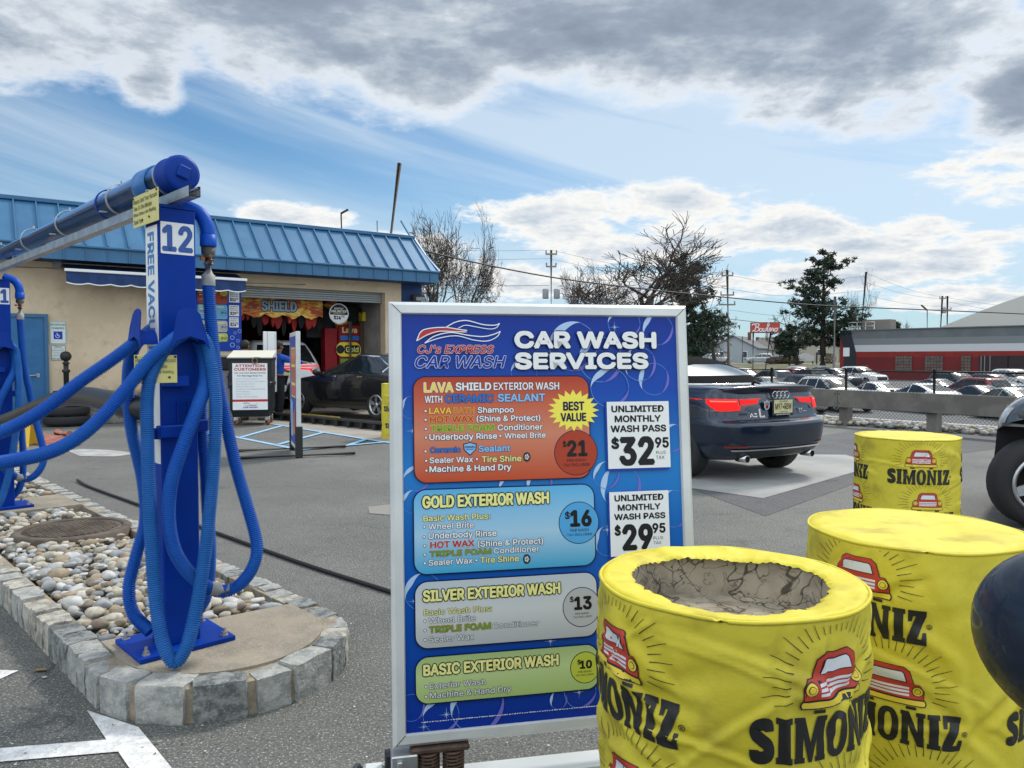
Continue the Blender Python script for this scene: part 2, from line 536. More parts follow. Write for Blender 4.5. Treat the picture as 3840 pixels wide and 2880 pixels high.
def ground_poly(name, pxs, m, z=.004):
    b = MB(); b.add([G(x, y, z) if not isinstance(x, V) else x for x, y in pxs], [tuple(range(len(pxs)))])
    return struct(b, name, m)
M_dark = asphalt('fresh_asphalt', (.075, .078, .082), (.11, .112, .115), (.2, .2, .2))
ground_poly('dark_asphalt_strip', [(2300, 1790), (2600, 1835), (2870, 1935), (3240, 1800), (3600, 1700), (3900, 1660), (3330, 1590), (3050, 1640), (2500, 1700)], M_dark, .003)
ground_poly('pale_concrete_slab', [(2380, 1820), (2610, 1832), (2862, 1868), (3300, 1742), (3170, 1705), (2500, 1700)], M_slab, .006)
ground_poly('wash_apron', [(700, 1560), (1028, 1592), (1452, 1658), (1700, 1690), (1900, 1640), (1400, 1540), (900, 1500)], mat('apron_concrete', (.34, .30, .25), .85, col2=(.26, .24, .21), vscale=1.5), .004)
ground_poly('salt_stain', [(250, 1690), (300, 1683), (420, 1688), (520, 1700), (430, 1712), (300, 1710)], mat('pale_stain', (.30, .30, .29), .85, col2=(.42, .42, .41), vscale=4), .005)
ground_poly('white_parking_line', [(-300, 2822), (0, 2805), (399, 2773), (326, 2663), (519, 2726), (690, 2935), (620, 3060), (520, 2930), (443, 2818), (0, 2856), (-300, 2880)], M_wpaint, .005)
ground_poly('white_parking_line', [(-200, 2505), (70, 2514), (0, 2546), (-200, 2580)], M_wpaint, .005)
def stripe(p, q, w, m, name, z=.008):
    a, b = G(*p, z), G(*q, z); s = (b - a).cross(V((0, 0, 1))).normalized() * w / 2
    mb = MB(); mb.add([a - s, b - s, b + s, a + s], [(0, 1, 2, 3)]); return struct(mb, name, m)
for k, (p, q) in enumerate([((640, 1590), (1115, 1684)), ((903, 1639), (1057, 1596)), ((1025, 1590), (1560, 1676)), ((1043, 1666), (1211, 1621)), ((1110, 1687), (1560, 1646)), ((1306, 1669), (1373, 1646)),
             ((700, 1655), (860, 1600))]):
    stripe(p, q, .10, M_bpaint, 'blue_parking_line', .008 + .002 * k)
ground_poly('manhole_patch', [(1380, 1900), (1480, 1890), (1560, 1910), (1480, 1932), (1385, 1925)], mat('pale_patch', (.24, .225, .20), .9), .005)

# ---------------------------------------------------------------- stone-edged island
ANG = atan2(.69, .72)
O12 = V((-1.47, 3.33, 0))
IR = Matrix.Rotation(ANG, 3, 'Z')
def I2W(a, b, z=0.0): return O12 + IR @ V((a, b, z))
AX, HWI, BC, BE = .192, .541, -.05, 10.0
def edge_path(off):
    P = []
    r = HWI - off
    b = BE
    while b > BC: P.append((AX - r, b)); b -= .05
    for k in range(41):
        w = pi + pi * k / 40
        P.append((AX + r * cos(w), BC + r * sin(w)))
    b = BC + .05
    while b < BE: P.append((AX + r, b)); b += .05
    return P
M_granite = mat('granite', (.40, .395, .36), .9, col2=(.24, .25, .24), vscale=16, bump=1.0, bscale=45, col3=(.44, .43, .40), v3=70, vlo=.35, vhi=.65)
M_mortar = mat('mortar', (.33, .28, .20), .95, col2=(.24, .20, .15), vscale=15, bump=.5)
kb = MB()
outer, inner = edge_path(0), edge_path(.13)
def along(path):
    d = [0]
    for p, q in zip(path, path[1:]): d.append(d[-1] + math.dist(p, q))
    return d
do = along(outer); total = do[-1]
def at_path(path, t):
    d = along_cache[id(path)]; t = max(0, min(d[-1] * .99999, t))
    i = min(np.searchsorted(d, t, side='right') - 1, len(path) - 2)
    f = (t - d[i]) / max(1e-9, d[i + 1] - d[i])
    return V((path[i][0] + (path[i + 1][0] - path[i][0]) * f, path[i][1] + (path[i + 1][1] - path[i][1]) * f, 0))
along_cache = {id(outer): do, id(inner): along(inner)}
di_ratio = along_cache[id(inner)][-1] / total
# mortar core
vs = []
for k in range(0, 400):
    t = total * k / 399
    i = k / 399
    po, = (at_path(outer, t),)
    # inner point nearest in the normal direction
    nrm = (V((AX, max(po.y, BC), 0)) - po).normalized()
    for off, z in ((.008, -.05), (.008, .132), (.12, .138), (.12, -.05)):
        p = po + nrm * off; p.z = z; vs.append(p)
kb.add(vs, [(k * 4 + j, k * 4 + (j + 1) % 4, k * 4 + 4 + (j + 1) % 4, k * 4 + 4 + j) for k in range(399) for j in range(3)], 1)
t = 0.0
rs = random.Random(3)
while t < total - .05:
    ce_ = at_path(outer, t + .07).y < BC + .05
    L = rs.uniform(.12, .21) if ce_ else rs.uniform(.085, .165); gp = rs.uniform(.018, .042) if ce_ else rs.uniform(.004, .014)
    mid = at_path(outer, t + L / 2)
    if mid.y > 8: t += L + gp; continue
    nrm = (V((AX, max(mid.y, BC), 0)) - mid).normalized(); tg = V((-nrm.y, nrm.x, 0))
    H = .146 + rs.uniform(-.012, .010); D = rs.uniform(.105, .135); sd_ = rs.uniform(0, 100); gm = rs.choice((0, 0, 2, 3))
    n = 7
    def pt(u, v, w):
        # u along, v depth, w height in 0..1; rounded and roughened
        c = V((u - .5, v - .5, w - .5)) * 2
        rr = V((c.x * sqrt(max(0, 1 - c.y * c.y * .05 - c.z * c.z * .06)), c.y * sqrt(max(0, 1 - c.x * c.x * .05 - c.z * c.z * .06)), c.z * sqrt(max(0, 1 - c.x * c.x * .06 - c.y * c.y * .05))))
        p = mid + tg * (rr.x * L / 2) + nrm * (D / 2 - .004 + rr.y * D / 2) + V((0, 0, H / 2 - .006 + rr.z * (H / 2 + .006)))
        return p + V(noise.noise_vector(p * 22 + V((sd_, 0, 0)))) * .007 + V(noise.noise_vector(p * 70)) * .0022
    q = lambda i: i / n
    for fn in (lambda a, b: pt(a, 0, b), lambda a, b: pt(1 - a, 1, b), lambda a, b: pt(0, 1 - a, b), lambda a, b: pt(1, a, b), lambda a, b: pt(a, b, 1)):
        kb.grid(fn, n, n, gm)
    t += L + gp
kb.map(lambda p: I2W(p.x, p.y, p.z))
struct(kb, 'stone_kerb', [M_granite, M_mortar, mat('granite_dark', (.25, .26, .25), .9, col2=(.10, .11, .11), vscale=18, bump=1.0, bscale=45, col3=(.30, .30, .28), v3=70), mat('granite_warm', (.45, .425, .36), .9, col2=(.24, .23, .20), vscale=14, bump=1.0, bscale=45, col3=(.46, .44, .38), v3=60)])

pad = MB()
def pad_poly(mb, b0, b1, z):
    P = []
    if b0 < BC:
        r = HWI - .115
        for k in range(25):
            w = pi + pi * k / 24; P.append((AX + r * cos(w), BC + r * sin(w)))
        P += [(AX + r, b1 - .05), (AX - r, b1 + .05)]
    else:
        r = HWI - .115
        P = [(AX - r, b0), (AX + r, b0 - .03), (AX + r, b1), (AX - r, b1)]
    n = len(P)
    mb.add([I2W(a, b, z) for a, b in P] + [I2W(a, b, .0) for a, b in P], [tuple(range(n))] + [(i, (i + 1) % n, n + (i + 1) % n, n + i) for i in range(n)])
pad_poly(pad, -1, .20, .150); pad_poly(pad, 3.85, 4.5, .150)
struct(pad, 'concrete_pad', M_conc)
soil = MB(); soil.add([I2W(AX - .4, .1, .06), I2W(AX + .4, .1, .06), I2W(AX + .4, 9, .06), I2W(AX - .4, 9, .06)], [(0, 1, 2, 3)])
struct(soil, 'gravel_bed', mat('gravel_bed', (.10, .085, .065), .95))
PEB = [mat('pebble_cream', (.52, .48, .39), .75, col2=(.36, .32, .25), vscale=20), mat('pebble_tan', (.36, .29, .20), .8, col2=(.27, .21, .14), vscale=18), mat('pebble_grey', (.27, .28, .285), .75, col2=(.36, .37, .37), vscale=20),
       mat('pebble_white', (.58, .57, .54), .7, col2=(.46, .45, .42), vscale=22), mat('pebble_brown', (.17, .135, .10), .8, col2=(.24, .19, .14), vscale=20), mat('pebble_slate', (.16, .175, .19), .75, col2=(.22, .23, .24), vscale=20)]
bmi = bmesh.new(); bmesh.ops.create_icosphere(bmi, subdivisions=2, radius=1)
ICO = ([v.co.copy() for v in bmi.verts], [tuple(v.index for v in f.verts) for f in bmi.faces]); bmi.free()
bmi = bmesh.new(); bmesh.ops.create_icosphere(bmi, subdivisions=1, radius=1)
ICO1 = ([v.co.copy() for v in bmi.verts], [tuple(v.index for v in f.verts) for f in bmi.faces]); bmi.free()
def pebble(mb, c, s, rs, ico=None, nm=6):
    vs, fs = ico or ICO
    R = Matrix.Rotation(rs.uniform(0, 6.3), 3, 'Z') @ Matrix.Rotation(rs.uniform(-.4, .4), 3, 'X')
    sx, sy, sz = s * rs.uniform(.85, 1.45), s * rs.uniform(.7, 1.0), s * rs.uniform(.45, .75)
    k = rs.uniform(0, 99)
    out = []
    for v in vs:
        d = 1 + .36 * noise.noise(v * .9 + V((k, k, 0))) + .07 * noise.noise(v * 2.6 + V((k, 0, k)))
        out.append(V(c) + R @ V((v.x * sx * d, v.y * sy * d, v.z * sz * d)))
    mb.add(out, fs, (rs.choices(range(6), (30, 20, 20, 17, 6, 7))[0] if nm == 6 else 0), True)
MHC = (.29, 2.77, .38)
pb = MB(); rs = random.Random(11)
b = .14
while b < 8.0:
    st = .047 if b < 3.4 else .07
    a = AX - .37
    while a < AX + .37:
        aa, bb = a + rs.uniform(-.02, .02), b + rs.uniform(-.02, .02)
        if math.hypot(aa - MHC[0], bb - MHC[1]) > MHC[2] + .01 and not (3.83 < bb < 4.52) and bb > .22 - .13 * (aa - AX):
            s = rs.choice((.014, .020, .026, .030, .036, .048)) * (1.35 if st > .06 else 1)
            pebble(pb, I2W(aa, bb, .095 + rs.uniform(0, .055)), s, rs, ICO if b < 2.2 else ICO1)
        a += st
    b += st
o = pb.build('river_pebbles', PEB); o['kind'] = 'stuff'
rk = MB(); rs = random.Random(5)
t = -8.0
while t < 8.5:
    for k in range(9):
        p = FL(t + rs.uniform(-.08, .08), -1.02 + .09 * k + rs.uniform(-.04, .04), .04 + rs.uniform(0, .05))
        pebble(rk, p, rs.uniform(.045, .085), rs, ICO1)
    t += .13
o = rk.build('river_rocks', PEB); o['kind'] = 'stuff'

lt = MB(); rs = random.Random(77)
for k in range(150):
    p = G(rs.uniform(-200, 2200), rs.uniform(1700, 2870), .006) if k > 6 else G((150, 165, 830, 1050, 1130, 620, 1890)[k], (2513, 2540, 1705, 2735, 2640, 2520, 2330)[k], .006)
    s_ = rs.uniform(.003, .008) if k > 1 else (.028, .012)[k]; a = rs.uniform(0, 6)
    lt.add([p + V((cos(a + w) * s_ * rs.uniform(.5, 1.3), sin(a + w) * s_ * rs.uniform(.5, 1.3), .002 if w else .006)) for w in (0, 1.3, 2.6, 4.0, 5.2)], [(0, 1, 2, 3, 4)], rs.choice((0, 0, 1, 2)))
o = lt.build('ground_litter', [mat('litter_white', (.55, .54, .50), .8), mat('litter_leaf', (.26, .18, .09), .9), mat('litter_grit', (.30, .29, .27), .9)]); o['kind'] = 'stuff'
# manhole cover set among the pebbles
M_iron = mat('rusty_iron', (.095, .075, .06), .8, metal=.3, col2=(.15, .12, .095), vscale=7, bump=.4, bscale=80)
mh = thing('manhole_cover', 'round rusty iron manhole cover with a diamond tread set among the pebbles', 'manhole cover', I2W(MHC[0], MHC[1], .06), ANG)
b_ = MB(); b_.lathe([(.38, -.06), (.38, .10), (.365, .11), (.325, .11), (.32, .10), (.32, 0.03)], 64)
b_.build('rim', M_iron, mh)
b_ = MB(); b_.lathe([(.316, .0), (.316, .098), (.0001, .098)], 64)
for i in range(-7, 8):
    for j in range(-11, 12):
        x, y = i * .042 + (.021 if j % 2 else 0), j * .026
        if math.hypot(x, y) < .285: b_.box((x, y, .102), (.030, .014, .012), 0, Matrix.Rotation(.5 if j % 2 else -.5, 3, 'Z'), .003)
b_.build('lid', M_iron, mh)
# black wash hose lying across the lot
cp = [G(290, 1800, .02), G(345, 1829, .015), G(640, 1935, .015), G(860, 2015, .015), G(1150, 2118, .015), G(1475, 2222, .015), V((.1, 3.75, .015)), V((.9, 3.4, .015))]
b_ = MB(); b_.tube(resample(smooth_path(cp), .06), .0135, 8)
tag(b_.build('ground_hose', mat('black_rubber', (.012, .012, .013), .5), origin=(-1, 5, 0)), 'thin black hose lying across the asphalt behind the big sign', 'hose')

# ================================================================ VACUUM STATIONS
M_vblue = mat('vacuum_blue', (.002, .040, .32), .42, col2=(.003, .034, .26), vscale=3, bump=.05, bscale=30, spec=.10)
M_vblue2 = mat('faded_pipe_blue', (.012, .125, .38), .35, col2=(.02, .15, .42), vscale=5, coat=.2)
M_cap = mat('cap_blue', (.003, .038, .27), .45, spec=.15)
M_elb = mat('elbow_blue', (.003, .075, .44), .45, spec=.2)
M_hose = mat('hose_blue', (.005, .080, .40), .45, spec=.22, col2=(.008, .10, .42), vscale=4, bump=.1, bscale=200)
M_hose2 = mat('worn_hose_blue', (.010, .110, .36), .55, spec=.25, col2=(.02, .13, .42), vscale=6, bump=.15, bscale=200)
M_grey = mat('grey_rubber', (.22, .23, .23), .6, col2=(.28, .28, .27), vscale=20)
M_tan = mat('dusty_tan_rubber', (.30, .27, .21), .7)
M_blk = mat('dull_black', (.015, .016, .017), .55)
M_galv = mat('galvanised_steel', (.52, .53, .54), .35, metal=.75, col2=(.40, .41, .42), vscale=12)
M_steel = mat('bolt_steel', (.45, .44, .42), .4, metal=.9)
M_wplate = mat('white_plate', (.78, .79, .78), .45)
M_pblue = mat('printed_blue', (.012, .075, .33), .4)
M_yplate = mat('pale_yellow_plate', (.62, .55, .17), .5, col2=(.66, .60, .22), vscale=10)
M_ytext = mat('olive_print', (.16, .16, .09), .6)
M_orange = mat('rusty_clamp', (.30, .09, .025), .6, metal=.3)
CORR = .0086
def hose_mesh(pts, r=.0255, n=14, m=0):
    P = resample(smooth_path(pts, 10), CORR / 4)
    R = [r * (1.0 + .075 * (1.7, .5, -1.7, .5)[i % 4]) for i in range(len(P))]
    b = MB(); b.tube(P, R, n, m); return b
def station_points(lst):
    return [IR.inverted() @ (W(*p) - O12) for p in lst]
HA = station_points([(700, 1238, 3.235), (764, 1272, 3.30), (793, 1370, 3.27), (808, 1500, 3.25), (806, 1650, 3.24), (797, 1800, 3.22), (783, 1950, 3.2), (760, 2140, 3.16), (730, 2310, 3.10), (697, 2430, 3.05), (655, 2482, 3.03), (618, 2430, 3.03), (592, 2320, 3.05), (575, 2150, 3.08), (562, 1900, 3.1), (553, 1650, 3.12), (553, 1480, 3.14), (575, 1385, 3.15), (632, 1295, 3.19), (700, 1238, 3.235)])
HB = station_points([(781, 1068, 3.42), (790, 1200, 3.42), (812, 1400, 3.40), (845, 1570, 3.4), (885, 1750, 3.38), (928, 1900, 3.36), (958, 2010, 3.34), (962, 2080, 3.32), (935, 2150, 3.3), (880, 2205, 3.28), (815, 2215, 3.24), (745, 2180, 3.2), (690, 2125, 3.16), (650, 2050, 3.13), (632, 1930, 3.12), (645, 1800, 3.12), (690, 1660, 3.14), (740, 1530, 3.2), (768, 1440, 3.27), (766, 1350, 3.31), (745, 1285, 3.33)])
HC = station_points([(722, 1300, 3.42), (742, 1380, 3.44), (752, 1480, 3.46), (757, 1620, 3.47), (770, 1750, 3.47), (778, 1900, 3.47), (788, 2080, 3.46), (770, 2240, 3.44), (700, 2330, 3.44)])
HF = station_points([(560, 1245, 3.34), (505, 1295, 3.36), (484, 1380, 3.38), (482, 1480, 3.40), (495, 1620, 3.42), (535, 1800, 3.42), (545, 1950, 3.40), (512, 2080, 3.36), (484, 2200, 3.32), (500, 2300, 3.30), (565, 2368, 3.28)])
HD = station_points([(575, 1232, 3.33), (535, 1262, 3.30), (430, 1342, 3.25), (300, 1432, 3.2), (150, 1545, 3.15), (0, 1622, 3.1), (-160, 1670, 3.05), (-400, 1900, 3.0), (-560, 2330, 3.0)])
HE = station_points([(712, 1236, 3.24), (640, 1282, 3.16), (560, 1350, 3.12), (480, 1450, 3.08), (400, 1545, 3.03), (300, 1635, 3.0), (180, 1697, 2.97), (0, 1735, 2.95), (-200, 1760, 2.92), (-450, 1950, 2.9), (-620, 2400, 2.9)])
def vacuum_station(num, loc, label, free):
    t = thing('vacuum_station', label, 'vacuum', loc, ANG, 'car vacuum posts on the stone island')
    zb = .15
    hw = .077
    b = MB(); b.box((0, 0, zb + .02 + .93), (hw * 2, hw * 2, 1.86), 0, None, .006)
    b.box((0, 0, zb + .022 + 1.862), (hw * 2 + .006, hw * 2 + .006, .012), 0)
    b.build('post', M_vblue, t)
    b = MB(); b.box((.0, .01, zb + .011), (.40, .32, .022), 0, None, .003)
    pl = b.build('base_plate', M_vblue, t)
    for sx in (-1, 1):
        for sy in (-1, 1):
            k = MB(); k.lathe([(.017, 0), (.017, .004)], 16, 0, (sx * .165, .01 + sy * .125, zb + .022), cap=True)
            k.lathe([(.013, .004), (.013, .017)], 6, 0, (sx * .165, .01 + sy * .125, zb + .022), smooth=False, cap=True)
            k.lathe([(.0065, .017), (.0065, .034)], 10, 0, (sx * .165, .01 + sy * .125, zb + .022), cap=True)
            k.build('bolt', M_steel, pl)
    y = -hw - .0025
    n = MB(); n.sheet(rrect(-.069, 1.835, .069, 1.968, .004), y, 0)
    n.add([(-.069, y, 1.835), (.069, y, 1.835), (.069, y + .003, 1.835), (-.069, y + .003, 1.835)], [(0, 1, 2, 3)], 0)
    text(n, num, -.060, 1.848, .060, 1.955, y - .0008, 1, .055)
    n.build('number_sign', [M_wplate, M_pblue], t)
    # lettering panel on the left face, reading downwards
    x = -hw - .002
    n = MB()
    n.add([(x, -.070, .95), (x, .070, .95), (x, .070, 1.955), (x, -.070, 1.955)], [(0, 1, 2, 3)], 0)
    q = MB(); text(q, 'FREE VACUUM', 0, 0, .545, .078, 0, 0, .04)
    n.add([(x - .001 + p[1], .047 - p[2], 1.93 - p[0]) for p in q.v], q.f, 1)
    n.build('lettering_panel', [M_wplate, mat('faded_print_blue', (.045, .20, .48), .5)], t)
    # hose hangers: a saddle with a bell-shaped flange
    def hanger(fr, dist=.125):
        prof = [(-.078, 0), (-.055, .035), (0, .052), (.055, .035), (.078, 0), (.074, .03), (.06, .09), (.046, .145), (.03, .163), (0, .170), (-.03, .163), (-.046, .145), (-.06, .09), (-.074, .03)]
        h = MB(); h.prism([(p[0], p[1] + 1.435) for p in prof], -.006, 0, 0, T=lambda p: fr(V((p.x, -hw - dist + p.y - .018 * ((p.z - 1.435) / .17) ** 2 * -1, p.z))))
        arc = [(cos(w) * .062, sin(w) * .062) for w in [pi * k / 12 for k in range(13)]]
        h.add([fr(V((c, yy, 1.455 + s_))) for yy in (-hw, -hw - dist) for c, s_ in arc], [(i, i + 1, i + 14, i + 13) for i in range(12)], 0, True)
        return h.build('hose_hanger', M_vblue, t)
    hanger(lambda p: p)
    RL = Matrix.Rotation(-pi / 2, 3, 'Z')
    hanger(lambda p: RL @ p, .075)
    for (x0, y0, z0, w_, d_, h_) in ((.105, -.02, 1.305, .06, .05, .05), (.105, -.02, 1.10, .06, .05, .05), (-.03, -.11, 1.30, .10, .06, .045), (-.045, -.105, 1.09, .11, .055, .05), (-.10, -.06, 1.08, .05, .05, .045)):
        b = MB(); b.box((x0, y0, z0), (w_, d_, h_), 0, None, .004); b.build('hose_clip', M_vblue, t)
    b = MB()
    for xx in (-.012, .032): b.box((xx, -hw - .008, 1.165), (.006, .016, .10), 0, None, .002)
    b.build('bracket_rib', M_vblue, t)
    # elbow pipe, couplings and hoses
    p0 = station_points([(675, 770, 3.42), (715, 783, 3.42), (752, 805, 3.42), (774, 845, 3.42), (781, 890, 3.42), (781, 905, 3.42)])
    b = MB(); b.tube(resample(smooth_path(p0), .012), .031, 20); b.build('elbow_pipe', M_elb, t)
    top = station_points([(781, 878, 3.42), (781, 925, 3.42), (781, 955, 3.42), (781, 990, 3.42), (781, 1030, 3.42), (781, 1072, 3.42)])
    b = MB(); b.tube([top[0], top[0] + V((0, 0, -.003)), top[1] + V((0, 0, .004)), top[1]], [.033, .0355, .0355, .034], 20); b.build('elbow_collar', M_elb, t)
    b = MB(); b.tube([top[1], top[1] + V((0, 0, -.004)), top[2]], [.028, .031, .029], 18); b.build('cuff', mat('dirty_dark_rubber', (.05, .05, .045), .6), t)
    b = MB(); b.tube([top[2], top[3]], [.026, .023], 18); b.build('cuff', M_tan, t)
    b = MB(); zc = (top[2] + top[3]) / 2; b.tube([zc + V((0, 0, .004)), zc + V((0, 0, -.004))], [.028, .028], 18); b.box(zc + V((-.03, -.01, 0)), (.018, .012, .014)); b.build('hose_clamp', M_orange, t)
    b = MB(); b.tube([top[3], top[4], top[4] + V((0, 0, -.002)), top[5]], [.0215, .024, .029, .030], 18); b.build('cuff', M_grey, t)
    hose_mesh(HA, m=0).build('hose', M_hose2, t)
    hose_mesh(HB).build('hose', M_hose, t)
    hose_mesh(HC).build('hose', M_hose, t)
    hose_mesh(HF).build('hose', M_hose, t)
    cpts = station_points([(852, 2213, 3.262), (790, 2207, 3.225)])
    b = MB(); b.tube([cpts[0], cpts[0].lerp(cpts[1], .5), cpts[1]], [.0295, .031, .0295], 18); b.build('hose_joint', M_grey, t)
    if free:
        hose_mesh(HD).build('hose', M_hose, t)
        hose_mesh(HE).build('hose', M_hose, t)
    return t
vs12 = vacuum_station('12', O12, 'blue vacuum post numbered 12 with looped ribbed hoses, nearest on the island', True)
E2 = IR @ V((0, 1, 0))
vs11 = vacuum_station('11', O12 + E2 * 4.1 + IR @ V((.095, 0, 0)), 'blue vacuum post numbered 11, further back by the blue door', False)

# overhead suction pipe on its steel channel, resting on the posts
op = thing('suction_pipe', 'long blue overhead vacuum pipe on a steel channel resting on the vacuum posts', 'pipe', O12, ANG)
PZ = 2.052 + .041 + .074
b = MB(); b.tube([(0, -.05, PZ), (0, 9.5, PZ)], .070, 32); b.build('pipe_body', M_vblue2, op)
b = MB(); b.lathe([(.0001, -.150), (.060, -.150), (.073, -.143), (.075, -.13), (.075, -.055), (.078, -.05), (.078, -.03), (.071, -.028)], 40, 0, (0, 0, PZ), (0, 1, 0))
b.box((0, -.158, PZ), (.05, .02, .05), 0, Matrix.Rotation(.3, 3, 'Y'), .004); b.build('end_cap', M_cap, op)
b = MB(); b.lathe([(.071, .10), (.0765, .10), (.0765, .22), (.079, .225), (.079, .25), (.071, .25)], 40, 0, (0, 0, PZ), (0, 1, 0)); b.build('pipe_sleeve', M_vblue2, op)
b = MB(); b.lathe([(.071, .78), (.0765, .78), (.0765, .80), (.071, .80)], 40, 0, (0, 0, PZ), (0, 1, 0)); b.build('pipe_sleeve', M_cap, op)
b = MB()
z0, z1 = 2.0505, 2.0925
sec = [(-.0205, z1), (-.0205, z0), (.0205, z0), (.0205, z1), (.012, z1), (.012, z1 - .008), (.015, z1 - .008), (.015, z1 - .003), (.0178, z1 - .003), (.0178, z0 + .003), (-.0178, z0 + .003), (-.0178, z1 - .003), (-.015, z1 - .003), (-.015, z1 - .008), (-.012, z1 - .008), (-.012, z1)]
n = len(sec)
b.add([(p[0] * 1.15, y, p[1]) for y in (-.27, 9.5) for p in sec], [(i, (i + 1) % n, n + (i + 1) % n, n + i) for i in range(n)])
b.build('strut_channel', M_galv, op)
for yb in (-.02, .62, 1.55, 2.4, 3.4, 4.4):
    b = MB(); b.lathe([(.0725, -.012), (.0758, -.012), (.0758, .012), (.0725, .012)], 36, 0, (0, yb, PZ), (0, 1, 0), smooth=False)
    b.box((-.088, yb, z1 + .006), (.03, .026, .005)); b.box((0, yb, PZ + .082), (.008, .026, .018))
    b.build('pipe_clamp', M_galv, op)
def notice(loc, rotz, w, h, label):
    t = thing('notice_plate', label, 'sign', loc, rotz)
    b = MB(); b.box((0, .0015, 0), (w, .003, h), 0, None, .001)
    pl = b.build('plate', M_yplate, t)
    b = MB()
    for k, (s, f) in enumerate((('Please Limit Your Vacuum', .94), ('Time To Five Minutes', .74), ('When Others Are Waiting.', .90), ('Thank You!', .36))):
        text(b, s, -w * .47, h * (.24 - .215 * k), -w * .47 + w * f, h * (.24 - .215 * k) + h * .15, -.0008, 0, .012)
    b.build('lettering', M_ytext, t)
    for x, z in ((-w * .46, h * .44), (w * .46, h * .44), (-.03, -h * .33), (.05, -h * .30)):
        b = MB(); b.lathe([(.0001, 0), (.005, 0), (.005, .003)], 10, 0, (x, -.004, z), (0, 1, 0)); b.build('screw', M_blk, pl)
    return t
notice(I2W(-.098, .012, 2.028), ANG + pi / 2 + pi, .305, .135, 'pale yellow notice plate hanging below the overhead blue pipe')
notice(I2W(-.115, -.135, 1.352), ANG - .25, .16, .115, 'pale yellow notice plate on the post, half hidden behind the hoses')
# black air duct sagging between the two posts
dp = [W(612, 1540, 3.36), W(540, 1528, 3.42), W(470, 1520, 3.52), W(400, 1502, 3.75), W(320, 1487, 4.05), W(240, 1493, 4.4), W(150, 1522, 4.85), W(40, 1568, 5.4), W(-60, 1600, 5.9), W(-110, 1620, 6.4)]
b = MB(); P = resample(smooth_path(dp), .03); b.tube(P, [.054 - .014 * i / len(P) for i in range(len(P))], 24); b.tube(P[:12], .0585, 24)
tag(b.build('air_duct', mat('black_duct', (.009, .010, .011), .4, col2=(.016, .017, .018), vscale=8), origin=P[0]), 'sagging black duct joining the two blue vacuum posts', 'duct')
# ================================================================ PRICE SIGN
SU = V((1.03497, .21318, 0)); SANG = atan2(SU.y, SU.x); LEAN = atan(.1457 / 1.435)
SB = V((-.3805, 2.4187, 0))
def LS(p): return V((p.x, p.y * cos(LEAN) + p.z * sin(LEAN), p.z * cos(LEAN) - p.y * sin(LEAN) + .15))
SW, SH = 1.0567, 1.4423
M_alu = mat('white_aluminium', (.66, .68, .67), .35, metal=.15, col2=(.58, .60, .59), vscale=3, bump=.03)
M_seam = mat('dark_seam', (.02, .02, .02), .7)
def cmat(name, col, rough=.32, **k): return mat(name, col, rough, spec=.22, **k)
P_navy = cmat('print_navy', (.006, .008, .055)); P_white = cmat('print_white', (.80, .82, .82)); P_cream = cmat('print_cream_yellow', (.82, .80, .30))
P_black = cmat('print_black', (.012, .012, .014)); P_red = cmat('print_red', (.50, .035, .03)); P_org = cmat('print_orange', (.62, .14, .03)); P_yel = cmat('print_yellow', (.85, .68, .06))
P_lb = cmat('print_light_blue', (.25, .50, .80)); P_mb = cmat('print_mid_blue', (.025, .17, .55)); P_grn = cmat('print_green', (.12, .36, .04)); P_rim = cmat('print_logo_blue', (.012, .045, .36))
P_bub = cmat('print_bubble', (.10, .24, .62)); P_bub2 = cmat('print_bubble_pale', (.42, .58, .82)); P_bubp = cmat('print_bubble_violet', (.16, .15, .55)); P_fad = cmat('print_faded_white', (.70, .73, .72))
P_circ = cmat('print_disc_red', (.40, .05, .02)); P_gr = cmat('print_grey', (.25, .26, .27))
def grad(name, stops, ax=2, lo=0, hi=1, rough=.28):
    m = bpy.data.materials.new(name); m.use_nodes = True; nt = m.node_tree; b = nt.nodes['Principled BSDF']; x = NX(nt)
    s = nt.nodes.new('ShaderNodeSeparateXYZ'); nt.links.new(nt.nodes.new('ShaderNodeTexCoord').outputs['Object'], s.inputs[0])
    mr = nt.nodes.new('ShaderNodeMapRange'); nt.links.new(s.outputs[ax], mr.inputs[0]); mr.inputs[1].default_value = lo; mr.inputs[2].default_value = hi
    nt.links.new(x.ramp(mr.outputs[0], stops), b.inputs['Base Color']); b.inputs['Roughness'].default_value = rough; b.inputs['Specular IOR Level'].default_value = .22
    return m
zz = lambda z: .15 + z / 1000 * cos(LEAN)
M_poster = grad('poster_blue', [(0, (.003, .030, .30)), (.35, (.006, .10, .45)), (.62, (.012, .20, .56)), (.8, (.004, .065, .40)), (1, (.003, .028, .27))], 2, .2, 1.55)
sg = thing('price_sign', 'tall framed blue price board headed CAR WASH SERVICES, nearest the camera', 'sign', SB, SANG)
def spart(mb, name, mats, parent=None, **k):
    mb.map(LS); return mb.build(name, mats, parent or sg, **k)
b = MB()
fw = .042
o_, i_ = [(0, 0), (SW, 0), (SW, SH), (0, SH)], [(fw, fw), (SW - fw, fw), (SW - fw, SH - fw), (fw, SH - fw)]
m_ = [(.012, .012), (SW - .012, .012), (SW - .012, SH - .012), (.012, SH - .012)]
rings = [(o_, .045), (o_, .002), (m_, -.012), ([(x + (.006 if x < .5 else -.006), z + (.006 if z < .5 else -.006)) for x, z in [(fw - .01, fw - .01), (SW - fw + .01, fw - .01), (SW - fw + .01, SH - fw + .01), (fw - .01, SH - fw + .01)]], -.012), (i_, -.004), (i_, .004)]
vs = [(p[0], y, p[1]) for r, y in rings for p in r]
